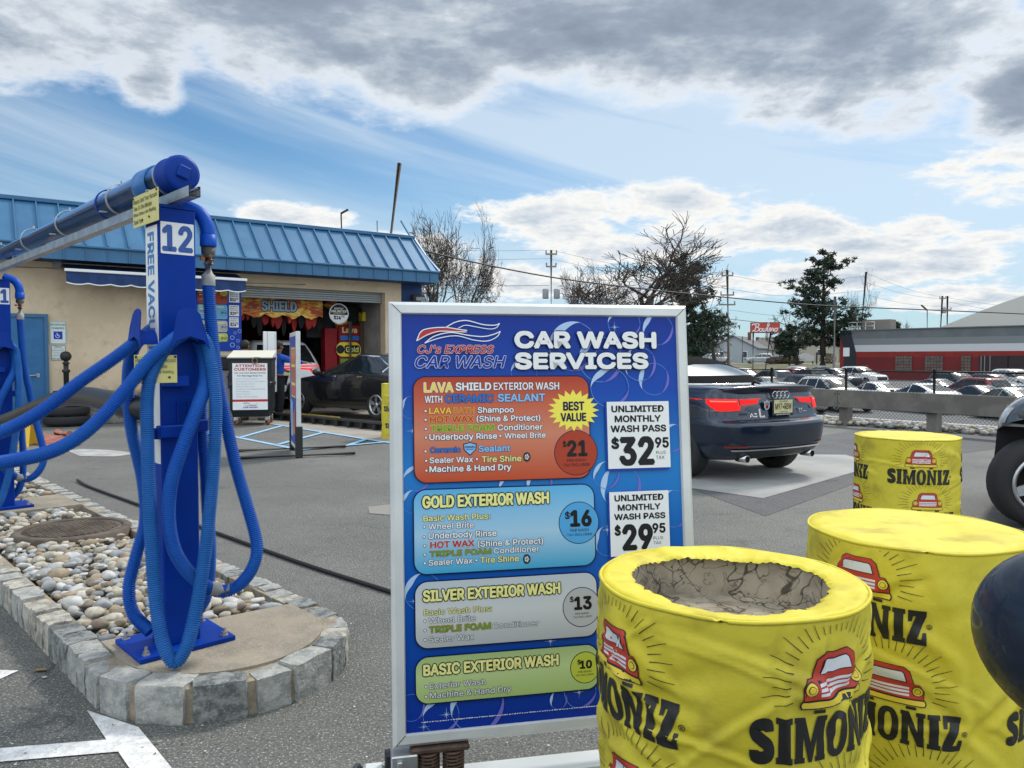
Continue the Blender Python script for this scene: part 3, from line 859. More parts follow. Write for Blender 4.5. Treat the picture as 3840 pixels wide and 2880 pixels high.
b.add(vs, [(k * 4 + j, k * 4 + (j + 1) % 4, k * 4 + 4 + (j + 1) % 4, k * 4 + 4 + j) for k in range(len(rings) - 1) for j in range(4)])
for (x0, z0), (x1, z1) in zip(o_, i_):
    d = V((x1 - x0, 0, z1 - z0)).normalized(); s_ = V((-d.z, 0, d.x)) * .0012
    a_, c_ = V((x0, -.0128, z0)) + d * .012, V((x1, -.0128, z1)) - d * .004
    b.add([a_ - s_, c_ - s_, c_ + s_, a_ + s_], [(0, 1, 2, 3)], 1)
b.add([(0, .046, 0), (SW, .046, 0), (SW, .046, SH), (0, .046, SH)], [(0, 1, 2, 3)], 0)
spart(b, 'frame', [M_alu, M_seam])
b = MB(); b.add([(fw - .004, 0, fw - .004), (SW - fw + .004, 0, fw - .004), (SW - fw + .004, 0, SH - fw + .004), (fw - .004, 0, SH - fw + .004)], [(0, 1, 2, 3)], 0)
X0, X1, Z0, Z1 = .043, SW - .043, .043, SH - .043
clipx = lambda v: min(max(v, X0), X1); clipz = lambda v: min(max(v, Z0), Z1)
yb = -.0006
for i, (cx, cz, r) in enumerate([(821, 1377, 60), (947, 1357, 57), (926, 1179, 57), (633, 1295, 87), (731, 1249, 80), (791, 805, 74), (989, 970, 49), (984, 722, 65), (73, 1089, 38), (85, 855, 43), (74, 780, 38), (874, 1233, 60), (455, 1206, 46), (102, 487, 61), (60, 122, 43), (155, 90, 59), (274, 111, 89), (549, 104, 30), (625, 126, 56), (738, 847, 47), (740, 622, 52), (760, 1150, 70), (840, 500, 80), (930, 330, 60), (820, 200, 50), (400, 820, 40), (500, 830, 45)]):
    cx, cz, r = cx / 1000, cz / 1000, r / 1000
    q = MB()
    a = 2.2 + .35 * (i % 3)
    thick = lambda f, r=r: r * (1 - .30 * sin(pi * f) ** 1.5)
    q.ring(cx, cz, thick, r, yb - .0002 * i, 2, 20, a - 1.0, a + 1.0)
    q.ring(cx, cz, lambda f, r=r: r * (1 - .16 * sin(pi * f)), r, yb - .0002 * i, 3, 20, a + pi - .9, a + pi + .9)
    q.ring(cx, cz, r * .965, r, yb - .0002 * i, 1, 24, a + 1.0, a + pi - .9)
    q.ring(cx, cz, r * .965, r, yb - .0002 * i, 1, 24, a + pi + .9, a + 2 * pi - 1.0)
    q.v = [(clipx(p[0]), p[1], clipz(p[2])) for p in q.v]
    b.add(q.v, q.f, 0); b.m[-len(q.m):] = q.m
def star(mb, cx, cz, r, y, m):
    P = []
    for k in range(16):
        w = 2 * pi * k / 16; rr = r if k % 4 == 0 else (r * .45 if k % 4 == 2 else r * .09)
        P.append((cx + rr * cos(w), cz + rr * sin(w)))
    mb.add([(cx, y, cz)] + [(p[0], y, p[1]) for p in P], [(0, k + 1, (k + 1) % 16 + 1) for k in range(16)], m)
for cx, cz, r in ((.783, 1.362, .022), (.87, 1.175, .02), (.075, 1.012, .024), (.073, .46, .022), (.525, .300, .022), (.172, .092, .026), (.098, .06, .02), (.735, .66, .022), (.62, .125, .022)):
    star(b, cx, cz, r, -.0072, 2)
# scuffed line near the lower edge
rs = random.Random(2)
for k in range(90):
    x = .09 + k * .0085; b.add([(x, -.0076, .073 + rs.uniform(-.001, .001)), (x + rs.uniform(.003, .009), -.0076, .073), (x + .006, -.0076, .0755 + rs.uniform(-.001, .0015)), (x, -.0076, .0752)], [(0, 1, 2, 3)], 4)
po = spart(b, 'poster', [M_poster, P_bub, P_bub2, P_bubp, P_fad])
class Tx:                                    # lettering helper in millimetres on the sign
    def __init__(s): s.b = MB(); s.mats = []
    def mi(s, m):
        if m not in s.mats: s.mats.append(m)
        return s.mats.index(m)
    def t(s, txt, x0, z0, x1, z1, m, y=-.010, off=.03, om=None, outline=.07, shear=0.0):
        fx = (z1 - z0) < 34
        text(s.b, txt, x0 / 1000, z0 / 1000, x1 / 1000, z1 / 1000, y, s.mi(m), off, shear, outline if om else None, s.mi(om) if om else None, fix=fx)
    def poly(s, P, m, y): s.b.sheet([(p[0] / 1000, p[1] / 1000) for p in P], y, s.mi(m))
    def out(s, name, parent=None): return spart(s.b, name, s.mats, parent)
    def bullets(s, pts, y=-.010, m=None, om=None):
        for x, z in pts:
            if om: s.b.disc(x / 1000, z / 1000, .0052, y, s.mi(om), 14)
            s.b.disc(x / 1000, z / 1000, .0037, y - .0004, s.mi(m or P_white), 14)
T = Tx()
T.t('CAR WASH', 422, 1285, 936, 1347, P_white, om=P_navy, off=.075, outline=.115)
T.t('SERVICES', 421, 1213, 904, 1273, P_white, om=P_navy, off=.075, outline=.115)
T.out('heading', po)
T = Tx()
T.t("CJ's EXPRESS", 93, 1268, 351, 1297, P_red, om=P_white, off=.035, outline=.065, shear=.25)
T.t('CAR WASH', 84, 1219, 392, 1261, P_rim, om=P_white, off=.03, outline=.06, shear=.25)
def ribbon(pts, w, y, m, T):
    P = [V((p[0], 0, p[1])) for p in pts]; P = smooth_path(P, 8)
    L, R = [], []
    for i, p in enumerate(P):
        d = (P[min(i + 1, len(P) - 1)] - P[max(i - 1, 0)]).normalized(); s_ = V((-d.z, 0, d.x)) * w / 2
        L.append(p + s_); R.append(p - s_)
    vs = [(p.x / 1000, y, p.z / 1000) for p in L + R]; n = len(P)
    T.b.add(vs, [(i, i + 1, n + i + 1, n + i) for i in range(n - 1)], T.mi(m))
T.poly([(92, 1313), (106, 1340), (137, 1351), (186, 1353), (225, 1349), (256, 1345), (254, 1341), (215, 1342), (166, 1341), (127, 1328)], P_red, -.0100)
ribbon([(90, 1310), (106, 1342), (137, 1353), (186, 1356), (225, 1351), (260, 1346)], 3.4, -.0104, P_white, T)
ribbon([(90, 1310), (127, 1331), (166, 1343), (215, 1342), (258, 1341)], 3.0, -.0104, P_white, T)
ribbon([(186, 1355), (221, 1374), (260, 1380), (314, 1367), (354, 1365), (372, 1371)], 3.4, -.0104, P_white, T)
ribbon([(230, 1354), (255, 1364), (289, 1359), (334, 1352), (359, 1356), (372, 1371)], 2.6, -.0106, P_white, T)
ribbon([(117, 1303), (151, 1327), (205, 1339), (264, 1330), (313, 1326), (348, 1333), (374, 1344)], 3.4, -.0104, P_white, T)
ribbon([(117, 1303), (166, 1320), (224, 1328), (283, 1314), (328, 1311), (361, 1325), (374, 1344)], 3.0, -.0106, P_white, T)
T.out('logo', po)
def panel(name, x0, z0, x1, z1, body, rad=40):
    T = Tx()
    T.poly(rrect(x0 - 4, z0 - 4, x1 + 4, z1 + 4, rad + 4, 8), P_navy, -.0085)
    T.poly(rrect(x0, z0, x1, z1, rad, 8), body, -.0090)
    return T
def price(T, cx, cz, r, disc, num, nb, dl, pw, ti, om=None):
    T.b.disc(cx / 1000, cz / 1000, (r + 2.5) / 1000, -.0094, T.mi(om or P_navy), 40)
    T.b.disc(cx / 1000, cz / 1000, r / 1000, -.0098, T.mi(disc), 40)
    T.t('$', *dl, P_black, -.0104, .03); T.t(num, *nb, P_black, -.0104, .07)
    T.t('PER WASH', *pw, P_black, -.0104, .004); T.t('TAX INCLUDED', *ti, P_black, -.0104, .004)
WT = dict(om=P_navy, off=.03, outline=.085)
M_redp = grad('panel_red', [(0, (.50, .07, .02)), (.45, (.60, .22, .13)), (.75, (.55, .12, .06)), (1, (.42, .05, .02))], 2, zz(842), zz(1189))
T = panel('p', 79, 842, 680, 1189, M_redp)
T.t('LAVA', 113, 1139, 210, 1171, P_yel, om=P_white, off=.035, outline=.085)
T.t('SHIELD', 218, 1143, 339, 1171, P_white, om=P_navy, off=.05, outline=.09)
T.t('EXTERIOR WASH', 347, 1144, 576, 1170, P_white, om=P_navy, off=.03, outline=.07)
T.t('WITH', 115, 1104, 173, 1127, P_white, om=P_navy, off=.03, outline=.07)
T.t('CERAMIC', 182, 1103, 346, 1132, P_mb, om=P_navy, off=.05, outline=.09)
T.t('SEALANT', 360, 1104, 526, 1132, P_lb, om=P_navy, off=.05, outline=.09)
T.t('LAVA', 129, 1068, 203, 1087, P_yel, om=P_red, off=.03, outline=.09); T.t('BATH', 210, 1068, 281, 1087, P_org, om=P_yel, off=.01, outline=.05)
T.t('Shampoo', 291, 1064, 415, 1087, P_white, **WT)
T.t('HOT WAX', 131, 1040, 278, 1057, P_red, om=P_yel, off=.05, outline=.09); T.t('(Shine & Protect)', 287, 1037, 507, 1058, P_white, **WT)
T.t('TRIPLE FOAM', 132, 1011, 346, 1027, P_grn, om=P_yel, off=.06, outline=.10); T.t('Conditioner', 358, 1010, 514, 1026, P_white, **WT)
T.t('Underbody Rinse', 128, 978, 356, 998, P_white, **WT); T.t('Wheel Brite', 381, 982, 524, 998, P_white, **WT)
T.t('Ceramic', 130, 938, 232, 958, P_mb, om=P_navy, off=.045, outline=.09); T.t('Sealant', 292, 939, 400, 958, P_lb, om=P_navy, off=.045, outline=.09)
T.poly([(240, 966), (263, 971), (286, 966), (284, 945), (263, 926), (242, 945)], P_navy, -.0100); T.poly([(243, 963), (263, 968), (283, 963), (281, 946), (263, 930), (245, 946)], P_lb, -.0104)
T.t('CERAMIC', 245, 952, 281, 959, P_navy, -.0108, .03); T.t('SEALANT', 249, 945, 277, 950, P_rim, -.0108, .01)
T.t('Sealer Wax', 128, 906, 273, 922, P_white, **WT); T.t('Tire Shine', 302, 904, 438, 922, P_cream, **WT)
def tyre(T, cx, cz):
    for r, m in ((16, P_black), (10.5, P_gr), (3, P_black)):
        T.b.sheet([((cx + .8 * r * cos(w)) / 1000, (cz + r * sin(w)) / 1000) for w in [2 * pi * k / 24 for k in range(24)]], -.0100 - (16 - r) * .00004, T.mi(m))
    for k in range(5):
        w = 2 * pi * k / 5; T.poly([(cx + .8 * 3 * cos(w - .5), cz + 3 * sin(w - .5)), (cx + .8 * 10 * cos(w - .15), cz + 10 * sin(w - .15)), (cx + .8 * 10 * cos(w + .15), cz + 10 * sin(w + .15)), (cx + .8 * 3 * cos(w + .5), cz + 3 * sin(w + .5))], P_white, -.0110)
tyre(T, 457, 917)
T.t('Machine & Hand Dry', 127, 873, 403, 892, P_white, **WT)
T.bullets([(117, 1077), (117, 1048), (117, 1018), (117, 989), (367, 990), (115, 944), (117, 913), (286, 914), (117, 881)], om=P_navy)
for k_, (rr, m) in enumerate(((1.0, P_yel),)):
    P = []
    for k in range(40):
        w = 2 * pi * k / 40; q = 1 if k % 2 == 0 else .74
        P.append((625 + 92 * q * cos(w), 1072 + 72 * q * sin(w)))
    T.b.add([(.625, -.0096, 1.072)] + [(p[0] / 1000, -.0096, p[1] / 1000) for p in P], [(0, k + 1, (k + 1) % 40 + 1) for k in range(40)], T.mi(cmat('print_burst', (.88, .78, .10))))
T.t('BEST', 588, 1071, 664, 1103, P_navy, -.0104, .05); T.t('VALUE', 578, 1034, 670, 1064, P_navy, -.0104, .05)
price(T, 630, 927, 75, P_circ, '21', (600, 916, 669, 968), (583, 945, 596, 969), (597, 897, 664, 906), (584, 881, 677, 891))
T.out('service_panel', po)
M_blup = grad('panel_blue', [(0, (.05, .36, .60)), (.45, (.36, .58, .74)), (1, (.10, .42, .72))], 2, zz(545), zz(817))
HT = dict(om=P_black, off=.055, outline=.13)
T = panel('p', 75, 545, 689, 817, M_blup)
T.t('GOLD EXTERIOR WASH', 102, 757, 531, 799, P_cream, **HT)
T.t('Basic Wash Plus:', 105, 717, 327, 733, P_cream, **WT)
T.t('Wheel Brite', 121, 690, 272, 706, P_white, **WT); T.t('Underbody Rinse', 121, 655, 348, 675, P_white, **WT)
T.t('HOT WAX', 126, 630, 273, 646, P_red, om=P_white, off=.06, outline=.09); T.t('(Shine & Protect)', 283, 623, 507, 643, P_white, **WT)
T.t('TRIPLE FOAM', 124, 602, 329, 616, P_grn, om=P_red, off=.05, outline=.10); T.t('Conditioner', 337, 602, 493, 616, P_white, **WT)
T.t('Sealer Wax', 120, 574, 266, 588, P_white, **WT); T.t('Tire Shine', 291, 572, 422, 589, P_cream, **WT); tyre(T, 449, 576)
T.bullets([(108, 698), (107, 665), (108, 637), (108, 608), (108, 580), (278, 581)], om=P_navy)
price(T, 634, 689, 69, cmat('print_disc_blue', (.08, .36, .68)), '16', (605, 677, 677, 730), (585, 701, 602, 729), (603, 659, 668, 669), (591, 645, 679, 653))
T.out('service_panel', po)
M_silp = grad('panel_silver', [(0, (.42, .44, .44)), (.5, (.60, .62, .61)), (1, (.50, .56, .60))], 2, zz(308), zz(519))
T = panel('p', 76, 308, 690, 519, M_silp)
T.t('SILVER EXTERIOR WASH', 100, 455, 563, 494, P_cream, **HT)
FT = dict(om=P_navy, off=.016, outline=.07)
T.t('Basic Wash Plus:', 103, 415, 327, 429, P_cream, **FT); T.t('Wheel Brite', 118, 388, 272, 402, P_fad, **FT)
T.t('TRIPLE FOAM', 119, 358, 323, 374, P_grn, om=P_red, off=.05, outline=.10); T.t('Conditioner', 330, 358, 486, 371, P_fad, **FT)
T.t('Sealer Wax', 118, 328, 266, 342, P_fad, **FT)
T.bullets([(106, 395), (106, 365), (106, 335)], om=P_navy)
price(T, 636, 406, 64, cmat('print_disc_silver', (.46, .47, .46)), '13', (611, 398, 670, 440), (595, 424, 608, 442), (613, 381, 660, 388), (605, 371, 669, 376))
T.out('service_panel', po)
M_grp = grad('panel_green', [(0, (.36, .50, .16)), (.6, (.50, .62, .28)), (1, (.36, .48, .20))], 2, zz(133), zz(278))
T = panel('p', 75, 133, 688, 278, M_grp)
T.t('BASIC EXTERIOR WASH', 98, 219, 551, 257, P_cream, **HT)
T.t('Exterior Wash', 118, 180, 302, 194, P_fad, **FT); T.t('Machine & Hand Dry', 118, 146, 387, 164, P_fad, **FT)
T.bullets([(106, 187), (106, 155)], om=P_navy)
price(T, 643, 205, 50, cmat('print_disc_green', (.50, .55, .06)), '10', (625, 202, 666, 228), (616, 217, 627, 231), (618, 189, 664, 194), (609, 179, 672, 183), P_black)
T.out('service_panel', po)
def card(x0, z0, x1, z1, L):
    b = MB(); b.add([(x0 / 1000 - .006, -.0090, z0 / 1000 - .008), (x1 / 1000 - .006, -.0090, z0 / 1000 - .008), (x1 / 1000 - .006, -.0090, z1 / 1000), (x0 / 1000 - .006, -.0090, z1 / 1000)], [(0, 1, 2, 3)], 1)
    b.add([(x0 / 1000, -.0100, z0 / 1000), (x1 / 1000, -.0100, z0 / 1000), (x1 / 1000, -.0100, z1 / 1000), (x0 / 1000, -.0100, z1 / 1000)], [(0, 1, 2, 3)], 0)
    T = Tx(); T.b = b; T.mats = [P_white, P_rim]
    for s, bx, of in L: T.t(s, *bx, P_black, -.0106, of)
    T.out('price_card', po)
card(745, 868, 974, 1100, [('UNLIMITED', (761, 1064, 955, 1085), .058), ('MONTHLY', (772, 1030, 943, 1050), .058), ('WASH PASS', (756, 996, 962, 1015), .058), ('$', (759, 933, 784, 977), .058), ('32', (789, 880, 911, 975), .068), ('95', (919, 937, 969, 973), .058), ('PLUS', (921, 915, 957, 926), .005), ('TAX', (920, 897, 952, 909), .005)])
card(745, 568, 962, 788, [('UNLIMITED', (763, 757, 943, 775), .058), ('MONTHLY', (774, 725, 931, 742), .058), ('WASH PASS', (760, 694, 948, 710), .058), ('$', (762, 636, 781, 675), .058), ('29', (791, 589, 896, 673), .068), ('95', (899, 642, 946, 675), .058), ('PLUS', (901, 619, 937, 630), .005), ('TAX', (901, 603, 930, 613), .005)])
card(745, 272, 955, 480, [('UNLIMITED', (763, 452, 938, 469), .058), ('MONTHLY', (774, 421, 927, 437), .058), ('WASH PASS', (760, 391, 943, 406), .058), ('$', (762, 336, 781, 373), .058), ('24', (791, 292, 893, 371), .068), ('95', (896, 341, 941, 373), .058), ('PLUS', (899, 320, 934, 330), .005), ('TAX', (899, 305, 928, 314), .005)])
# spring base
for x in (.0, 1.0):
    k = 1 if x < .5 else -1
    xo = x * SW
    b = MB(); b.box((xo - .014 * k, .03, .0125), (.022, .05, .225), 0, None, .004); b.build('upright', M_blk, sg)
    b = MB(); b.box((xo + .035 * k, .01, .105), (.085, .07, .055), 0, None, .004); b.box((xo + .02 * k, -.03, .11), (.016, .012, .016), 0, None, .002); b.build('corner_bracket', M_galv, sg)
    for q in (.115, .195):
        b = MB(); b.tube([(xo + q * k, .01, .045), (xo + q * k, .01, .125)], [.030 * (1 + .0 * i) for i in range(2)], 14)
        P = [V((xo + q * k + .032 * cos(w), .01 + .032 * sin(w), .045 + .08 * w / (2 * pi * 7))) for w in [2 * pi * 7 * i / 120 for i in range(121)]]
        b.tube(P, .0045, 6); b.build('spring', mat('rusty_spring', (.07, .045, .035), .7, metal=.3, col2=(.12, .07, .05), vscale=30), sg)
    b = MB(); b.box((xo + .15 * k, .01, .137), (.19, .06, .02), 0, None, .006); b.build('spring_plate', mat('rusty_spring', (0, 0, 0)), sg)
b = MB(); b.box((SW / 2, .012, .022), (SW + .18, .10, .044), 0, None, .006); b.box((-.06, .0, .04), (.07, .13, .08), 0, None, .01); b.box((SW + .06, .0, .04), (.07, .13, .08), 0, None, .01)
b.build('base_bar', M_alu, sg)
b = MB(); b.tube([V((SW / 2 + .02 * cos(w) - .56 + -.09, .0 + .06 * cos(w), .05 + .045 * sin(w))) for w in [pi * k / 12 for k in range(13)]], .008, 8); b.build('carry_handle', M_blk, sg)

# ================================================================ YELLOW DRUMS
M_yel = mat('yellow_cover', (.60, .50, .030), .62, col2=(.66, .57, .055), vscale=4, vlo=.3, vhi=.7, bump=.40, bscale=17, spec=.3, col3=(.47, .385, .04), v3=6.5)
M_yprint = mat('cover_red', (.52, .045, .025), .55); M_yblk = mat('cover_black', (.014, .014, .013), .5); M_ywhite = mat('cover_white', (.70, .72, .74), .5); M_ygold = mat('cover_gold', (.80, .60, .05), .55)
def crackmat():
    m = bpy.data.materials.new('cracked_drum_lid'); m.use_nodes = True; nt = m.node_tree; bs = nt.nodes['Principled BSDF']; x = NX(nt)
    t = nt.nodes.new('ShaderNodeTexCoord').outputs['Object']
    c = x.mix(x.ss(x.noise(t, 7, 6, .65), .35, .7), (.42, .36, .26), (.19, .155, .11))
    for sc, wd, am in ((4.5, .010, .9), (8.0, .014, .8), (15.0, .02, .55)):
        l = x.m('ABSOLUTE', x.m('SUBTRACT', x.noise(t, sc, 3, .55, .8), .5))
        c = x.mix(x.m('MULTIPLY', x.ss(l, wd, wd * .2), am), c, (.055, .042, .03))
    nt.links.new(c, bs.inputs['Base Color']); bs.inputs['Roughness'].default_value = .9
    return m
def slab_letters():
    d = {}
    d['I'] = (.42, [[(0, 0), (.42, 0), (.42, .14), (.36, .14), (.36, .86), (.42, .86), (.42, 1), (0, 1), (0, .86), (.06, .86), (.06, .14), (0, .14)]])
    d['M'] = (.95, [[(0, 0), (.3, 0), (.3, .12), (.25, .12), (.25, .6), (.42, 0), (.53, 0), (.68, .6), (.68, .12), (.63, .12), (.63, 0), (.95, 0), (.95, .12), (.92, .12), (.92, .88), (.95, .88), (.95, 1), (.66, 1), (.475, .42), (.29, 1), (0, 1), (0, .88), (.03, .88), (.03, .12), (0, .12)]])
    d['N'] = (.8, [[(0, 0), (.3, 0), (.3, .12), (.25, .12), (.25, .62), (.55, 0), (.74, 0), (.74, .88), (.8, .88), (.8, 1), (.5, 1), (.5, .88), (.55, .88), (.55, .42), (.27, 1), (0, 1), (0, .88), (.04, .88), (.04, .12), (0, .12)]])
    d['Z'] = (.62, [[(0, 0), (.62, 0), (.62, .36), (.5, .36), (.46, .18), (.32, .18), (.62, .84), (.62, 1), (.03, 1), (.03, .66), (.15, .66), (.19, .82), (.28, .82), (0, .16)]])
    O = []
    for k in range(28):
        w0, w1 = 2 * pi * k / 28, 2 * pi * (k + 1) / 28
        f = lambda w, rx, ry, e: (.36 + rx * abs(cos(w)) ** e * (1 if cos(w) > 0 else -1), .5 + ry * abs(sin(w)) ** e * (1 if sin(w) > 0 else -1))
        O.append([f(w0, .36, .51, .8), f(w1, .36, .51, .8), f(w1, .13, .35, .8), f(w0, .13, .35, .8)])
    d['O'] = (.72, O)
    c = [V((.52, 0, .70)), V((.50, 0, .82)), V((.33, 0, .87)), V((.15, 0, .80)), V((.15, 0, .64)), V((.31, 0, .52)), V((.48, 0, .40)), V((.50, 0, .22)), V((.33, 0, .13)), V((.13, 0, .17)), V((.11, 0, .30))]
    c = smooth_path(c, 4); L, R = [], []
    for i, p in enumerate(c):
        q = (c[min(i + 1, len(c) - 1)] - c[max(0, i - 1)]).normalized(); h = .145 if 3 < i < len(c) - 4 else .12
        L.append((p.x - q.z * h, p.z + q.x * h)); R.append((p.x + q.z * h, p.z - q.x * h))
    d['S'] = (.64, [[L[i], L[i + 1], R[i + 1], R[i]] for i in range(len(c) - 1)])
    return d
SLAB = slab_letters()
def print_cell(mb, u0, v0, h):
    # the car mark with rays and the word beneath it, flat in (u, v); y is the layer
    s = .165
    P = lambda pts, y, m: mb.sheet([(u0 + p[0] * s, v0 + p[1] * s) for p in pts], y, m)
    P([(-.515, -.14), (-.515, .018), (-.45, .115), (-.37, .115), (-.31, .32), (-.225, .385), (.225, .385), (.31, .32), (.37, .115), (.45, .115), (.515, .018), (.515, -.14)], 0, 1)
    P([(-.505, -.13), (-.505, .015), (-.445, .105), (-.36, .105), (-.30, .31), (-.22, .375), (.22, .375), (.30, .31), (.36, .105), (.445, .105), (.505, .015), (.505, -.13)], 1, 0)
    P([(-.275, .13), (-.235, .275), (-.2, .31), (.2, .31), (.235, .275), (.275, .13)], 2, 1); P([(-.255, .145), (-.22, .27), (-.19, .295), (.19, .295), (.22, .27), (.255, .145)], 3, 2)
    for k in range(3): P([(-.3, .05 - .055 * k), (.3, .05 - .055 * k), (.3, .015 - .055 * k), (-.3, .015 - .055 * k)], 2, 2)
    for q in (-1, 1):
        for r, y, m in ((.085, 2, 1), (.072, 3, 3), (.045, 4, 1), (.038, 5, 3)):
            P([(q * .42 + r * cos(w), .0 + r * 1.05 * sin(w)) for w in [2 * pi * k / 14 for k in range(14)]], y, m)
    P([(-.53, -.24), (.53, -.24), (.55, -.19), (.53, -.135), (-.53, -.135), (-.55, -.19)], 2, 1); P([(-.515, -.225), (.515, -.225), (.53, -.19), (.515, -.15), (-.515, -.15), (-.53, -.19)], 3, 3)
    for k in range(27):
        w = radians(-14 + 208 * k / 26); r0 = .62 if k % 2 else .60; r1 = r0 + (.30 if k % 2 else .20)
        d = V((cos(w) * 1.08, sin(w))); n_ = V((-d.y, d.x)) * .0055
        P([(d.x * r0 - n_.x, d.y * r0 - n_.y), (d.x * r1 - n_.x * .6, d.y * r1 - n_.y * .6), (d.x * r1 + n_.x * .6, d.y * r1 + n_.y * .6), (d.x * r0 + n_.x, d.y * r0 + n_.y)], 0, 1)
    for a, b_ in ((-.30, -.10), (.10, .30)) : pass
    wd = sum(SLAB[c][0] for c in 'SIMONIZ') + 6 * .06; kx = .355 / wd; kz = .090
    x = u0 - .355 / 2 - .006; z = v0 - .145
    for c in 'SIMONIZ':
        w_, pl = SLAB[c]
        for q in pl: mb.sheet([(x + p[0] * kx, z + p[1] * kz) for p in q], 0, 1)
        x += (w_ + .06) * kx
    for a in (-.28, .34): P([(a - .085, -.30), (a + .065, -.30), (a + .06, -.255), (a - .08, -.255)], 0, 1)
    text(mb, '®', u0 + .172, v0 - .105, u0 + .186, v0 - .091, 0, 1, .0)
class Folds:
    def __init__(s, seed, n, amp, R, H):
        r = random.Random(seed); s.R = R; s.H = H
        s.f = []
        for k in range(n):
            L = r.uniform(.05, .26); a = r.choice((r.uniform(.25, .9), r.uniform(-.9, -.25), r.uniform(-.15, .15), r.uniform(1.2, 1.9)))
            s.f.append((r.uniform(0, 2 * pi * R), r.uniform(.15, H), cos(a), sin(a), L, r.choice((.007, .009, .012, .018, .03)), amp * r.uniform(.25, 1.0) * r.choice((-1, 1, 1))))
        s.seed = seed
    def __call__(s, U, Z):
        U = np.asarray(U, float); Z = np.asarray(Z, float); D = np.zeros(U.shape); C = 2 * pi * s.R
        for (u0, z0, c, q, L, w, a) in s.f:
            du = (U - u0 + C / 2) % C - C / 2; dz = Z - z0
            t = du * c + dz * q; n = -du * q + dz * c
            n = n + .15 * t * t / L
            D += a * np.exp(-(n / w) ** 2) * np.exp(-(t / L) ** 4) - .6 * a * np.exp(-((n - 1.6 * w) / (1.4 * w)) ** 2) * np.exp(-(t / L) ** 4)
        th = U / s.R
        D = .011 * np.tanh(D / .011)
        D += .002 * np.sin(2 * th + s.seed) + .002 * np.sin(5 * th + 2.1 * s.seed + 4 * Z) + .0012 * np.sin(9 * th - 14 * Z)
        return D
def drum(loc, rot, label, seed, open_top, R=.292, H=.90, NU=220, NV=110, rows=((.62, 0), (.35, .085), (.08, .17)), folds=34, amp=.010, lean=(0, 0)):
    t = thing('barrel', label, 'barrel', loc, rot, 'yellow drums lining the lane')
    fo = Folds(seed, folds, amp, R, H)
    def surf(U, Z, extra):
        th = np.asarray(U) / R; Z = np.asarray(Z)
        r = R + fo(U, Z) * np.clip((H - Z) / .07, .12, 1) + extra - .006 * np.exp(-((H - Z) / .006) ** 2)
        return np.stack([r * np.sin(th), -r * np.cos(th), Z], -1)
    us = np.linspace(0, 2 * pi * R, NU, endpoint=False); vz = np.r_[np.linspace(.0, H - .02, NV), H - .010, H - .003]
    UU, ZZ = np.meshgrid(us, vz, indexing='ij')
    P = surf(UU, ZZ, 0)
    n2 = len(vz)
    b = MB(); idx = lambda i, j: (i % NU) * n2 + j
    b.v = [tuple(p) for p in P.reshape(-1, 3)]
    b.f = [[idx(i, j), idx(i + 1, j), idx(i + 1, j + 1), idx(i, j + 1)] for i in range(NU) for j in range(n2 - 1)]
    b.m = [0] * len(b.f); b.sm = [True] * len(b.f)
    # top of the cover
    r = random.Random(seed + 5)
    K = 10
    base = len(b.v)
    hole = [.217 + .012 * sin(3 * 2 * pi * i / NU + 1) + .008 * noise.noise(V((9 * cos(2 * pi * i / NU), 9 * sin(2 * pi * i / NU), seed))) + .006 * noise.noise(V((30 * cos(2 * pi * i / NU), 30 * sin(2 * pi * i / NU), seed))) for i in range(NU)]
    for i in range(NU):
        th = 2 * pi * i / NU
        p0 = V(b.v[idx(i, n2 - 1)]); r0 = math.hypot(p0.x, p0.y)
        for k in range(1, K + 1):
            f = k / K
            rr = r0 + ((hole[i] if open_top else .001) - r0) * f
            z = H + .001 * sin(f * 3) + .007 * noise.noise(V((rr * 8 * sin(th), rr * 8 * cos(th), seed))) + .004 * noise.noise(V((rr * 26 * sin(th), rr * 26 * cos(th), seed + 3))) - (.010 * f if open_top else .008 * sin(f * pi / 2))
            if open_top and k == K: z -= .004 + .006 * noise.noise(V((20 * cos(th), 20 * sin(th), 3)))
            b.v.append((rr * sin(th), -rr * cos(th), z))
    tdx = lambda i, k: idx(i, n2 - 1) if k == 0 else base + (i % NU) * K + k - 1
    for i in range(NU):
        for k in range(K):
            b.f.append([tdx(i, k), tdx(i + 1, k), tdx(i + 1, k + 1), tdx(i, k + 1)]); b.m.append(0); b.sm.append(True)
    b.tube([V(((R + .0005) * sin(w), -(R + .0005) * cos(w), H - .006 + .0015 * sin(7 * w + seed))) for w in [2 * pi * i / 120 for i in range(120)]], .0042, 6, closed=True)
    cv = b.build('fabric_cover', M_yel, t)
    pr = MB()
    C = 2 * pi * R; step = .53
    for (v0, du) in rows:
        for q in range(-1, 2):
            print_cell(pr, q * step * .93 + du, v0, 1)
    pr.v = [(p[0], p[1], p[2]) for p in pr.v]
    g2 = gridcut(pr, .011)
    A = np.array(g2.v)
    ok_ = [max(A[i][2] for i in f) < H - .012 for f in g2.f]
    g2.f = [f for f, k in zip(g2.f, ok_) if k]; g2.m = [m for m, k in zip(g2.m, ok_) if k]
    g2.v = [tuple(p) for p in surf(A[:, 0], A[:, 2], .0022 + A[:, 1] * .0006)]
    g2.sm = [True] * len(g2.f)
    g2.build('printed_mark', [M_yprint, M_yblk, M_ywhite, M_ygold], cv)
    b = MB()
    if open_top:
        b.lathe([(.262, .0), (.262, H - .02), (.245, H - .012), (.238, H - .02), (.235, H - .105), (.0001, H - .108)], 48)
        b.build('drum_body', MATS.get('crk') or MATS.setdefault('crk', crackmat()), t)
    else:
        b.lathe([(.262, .0), (.262, H - .03), (.0001, H - .03)], 32); b.build('drum_body', M_blk, t)
    return t
def near(px, py, Y): 
    p = W(px, py, Y); return (p.x, p.y, 0)
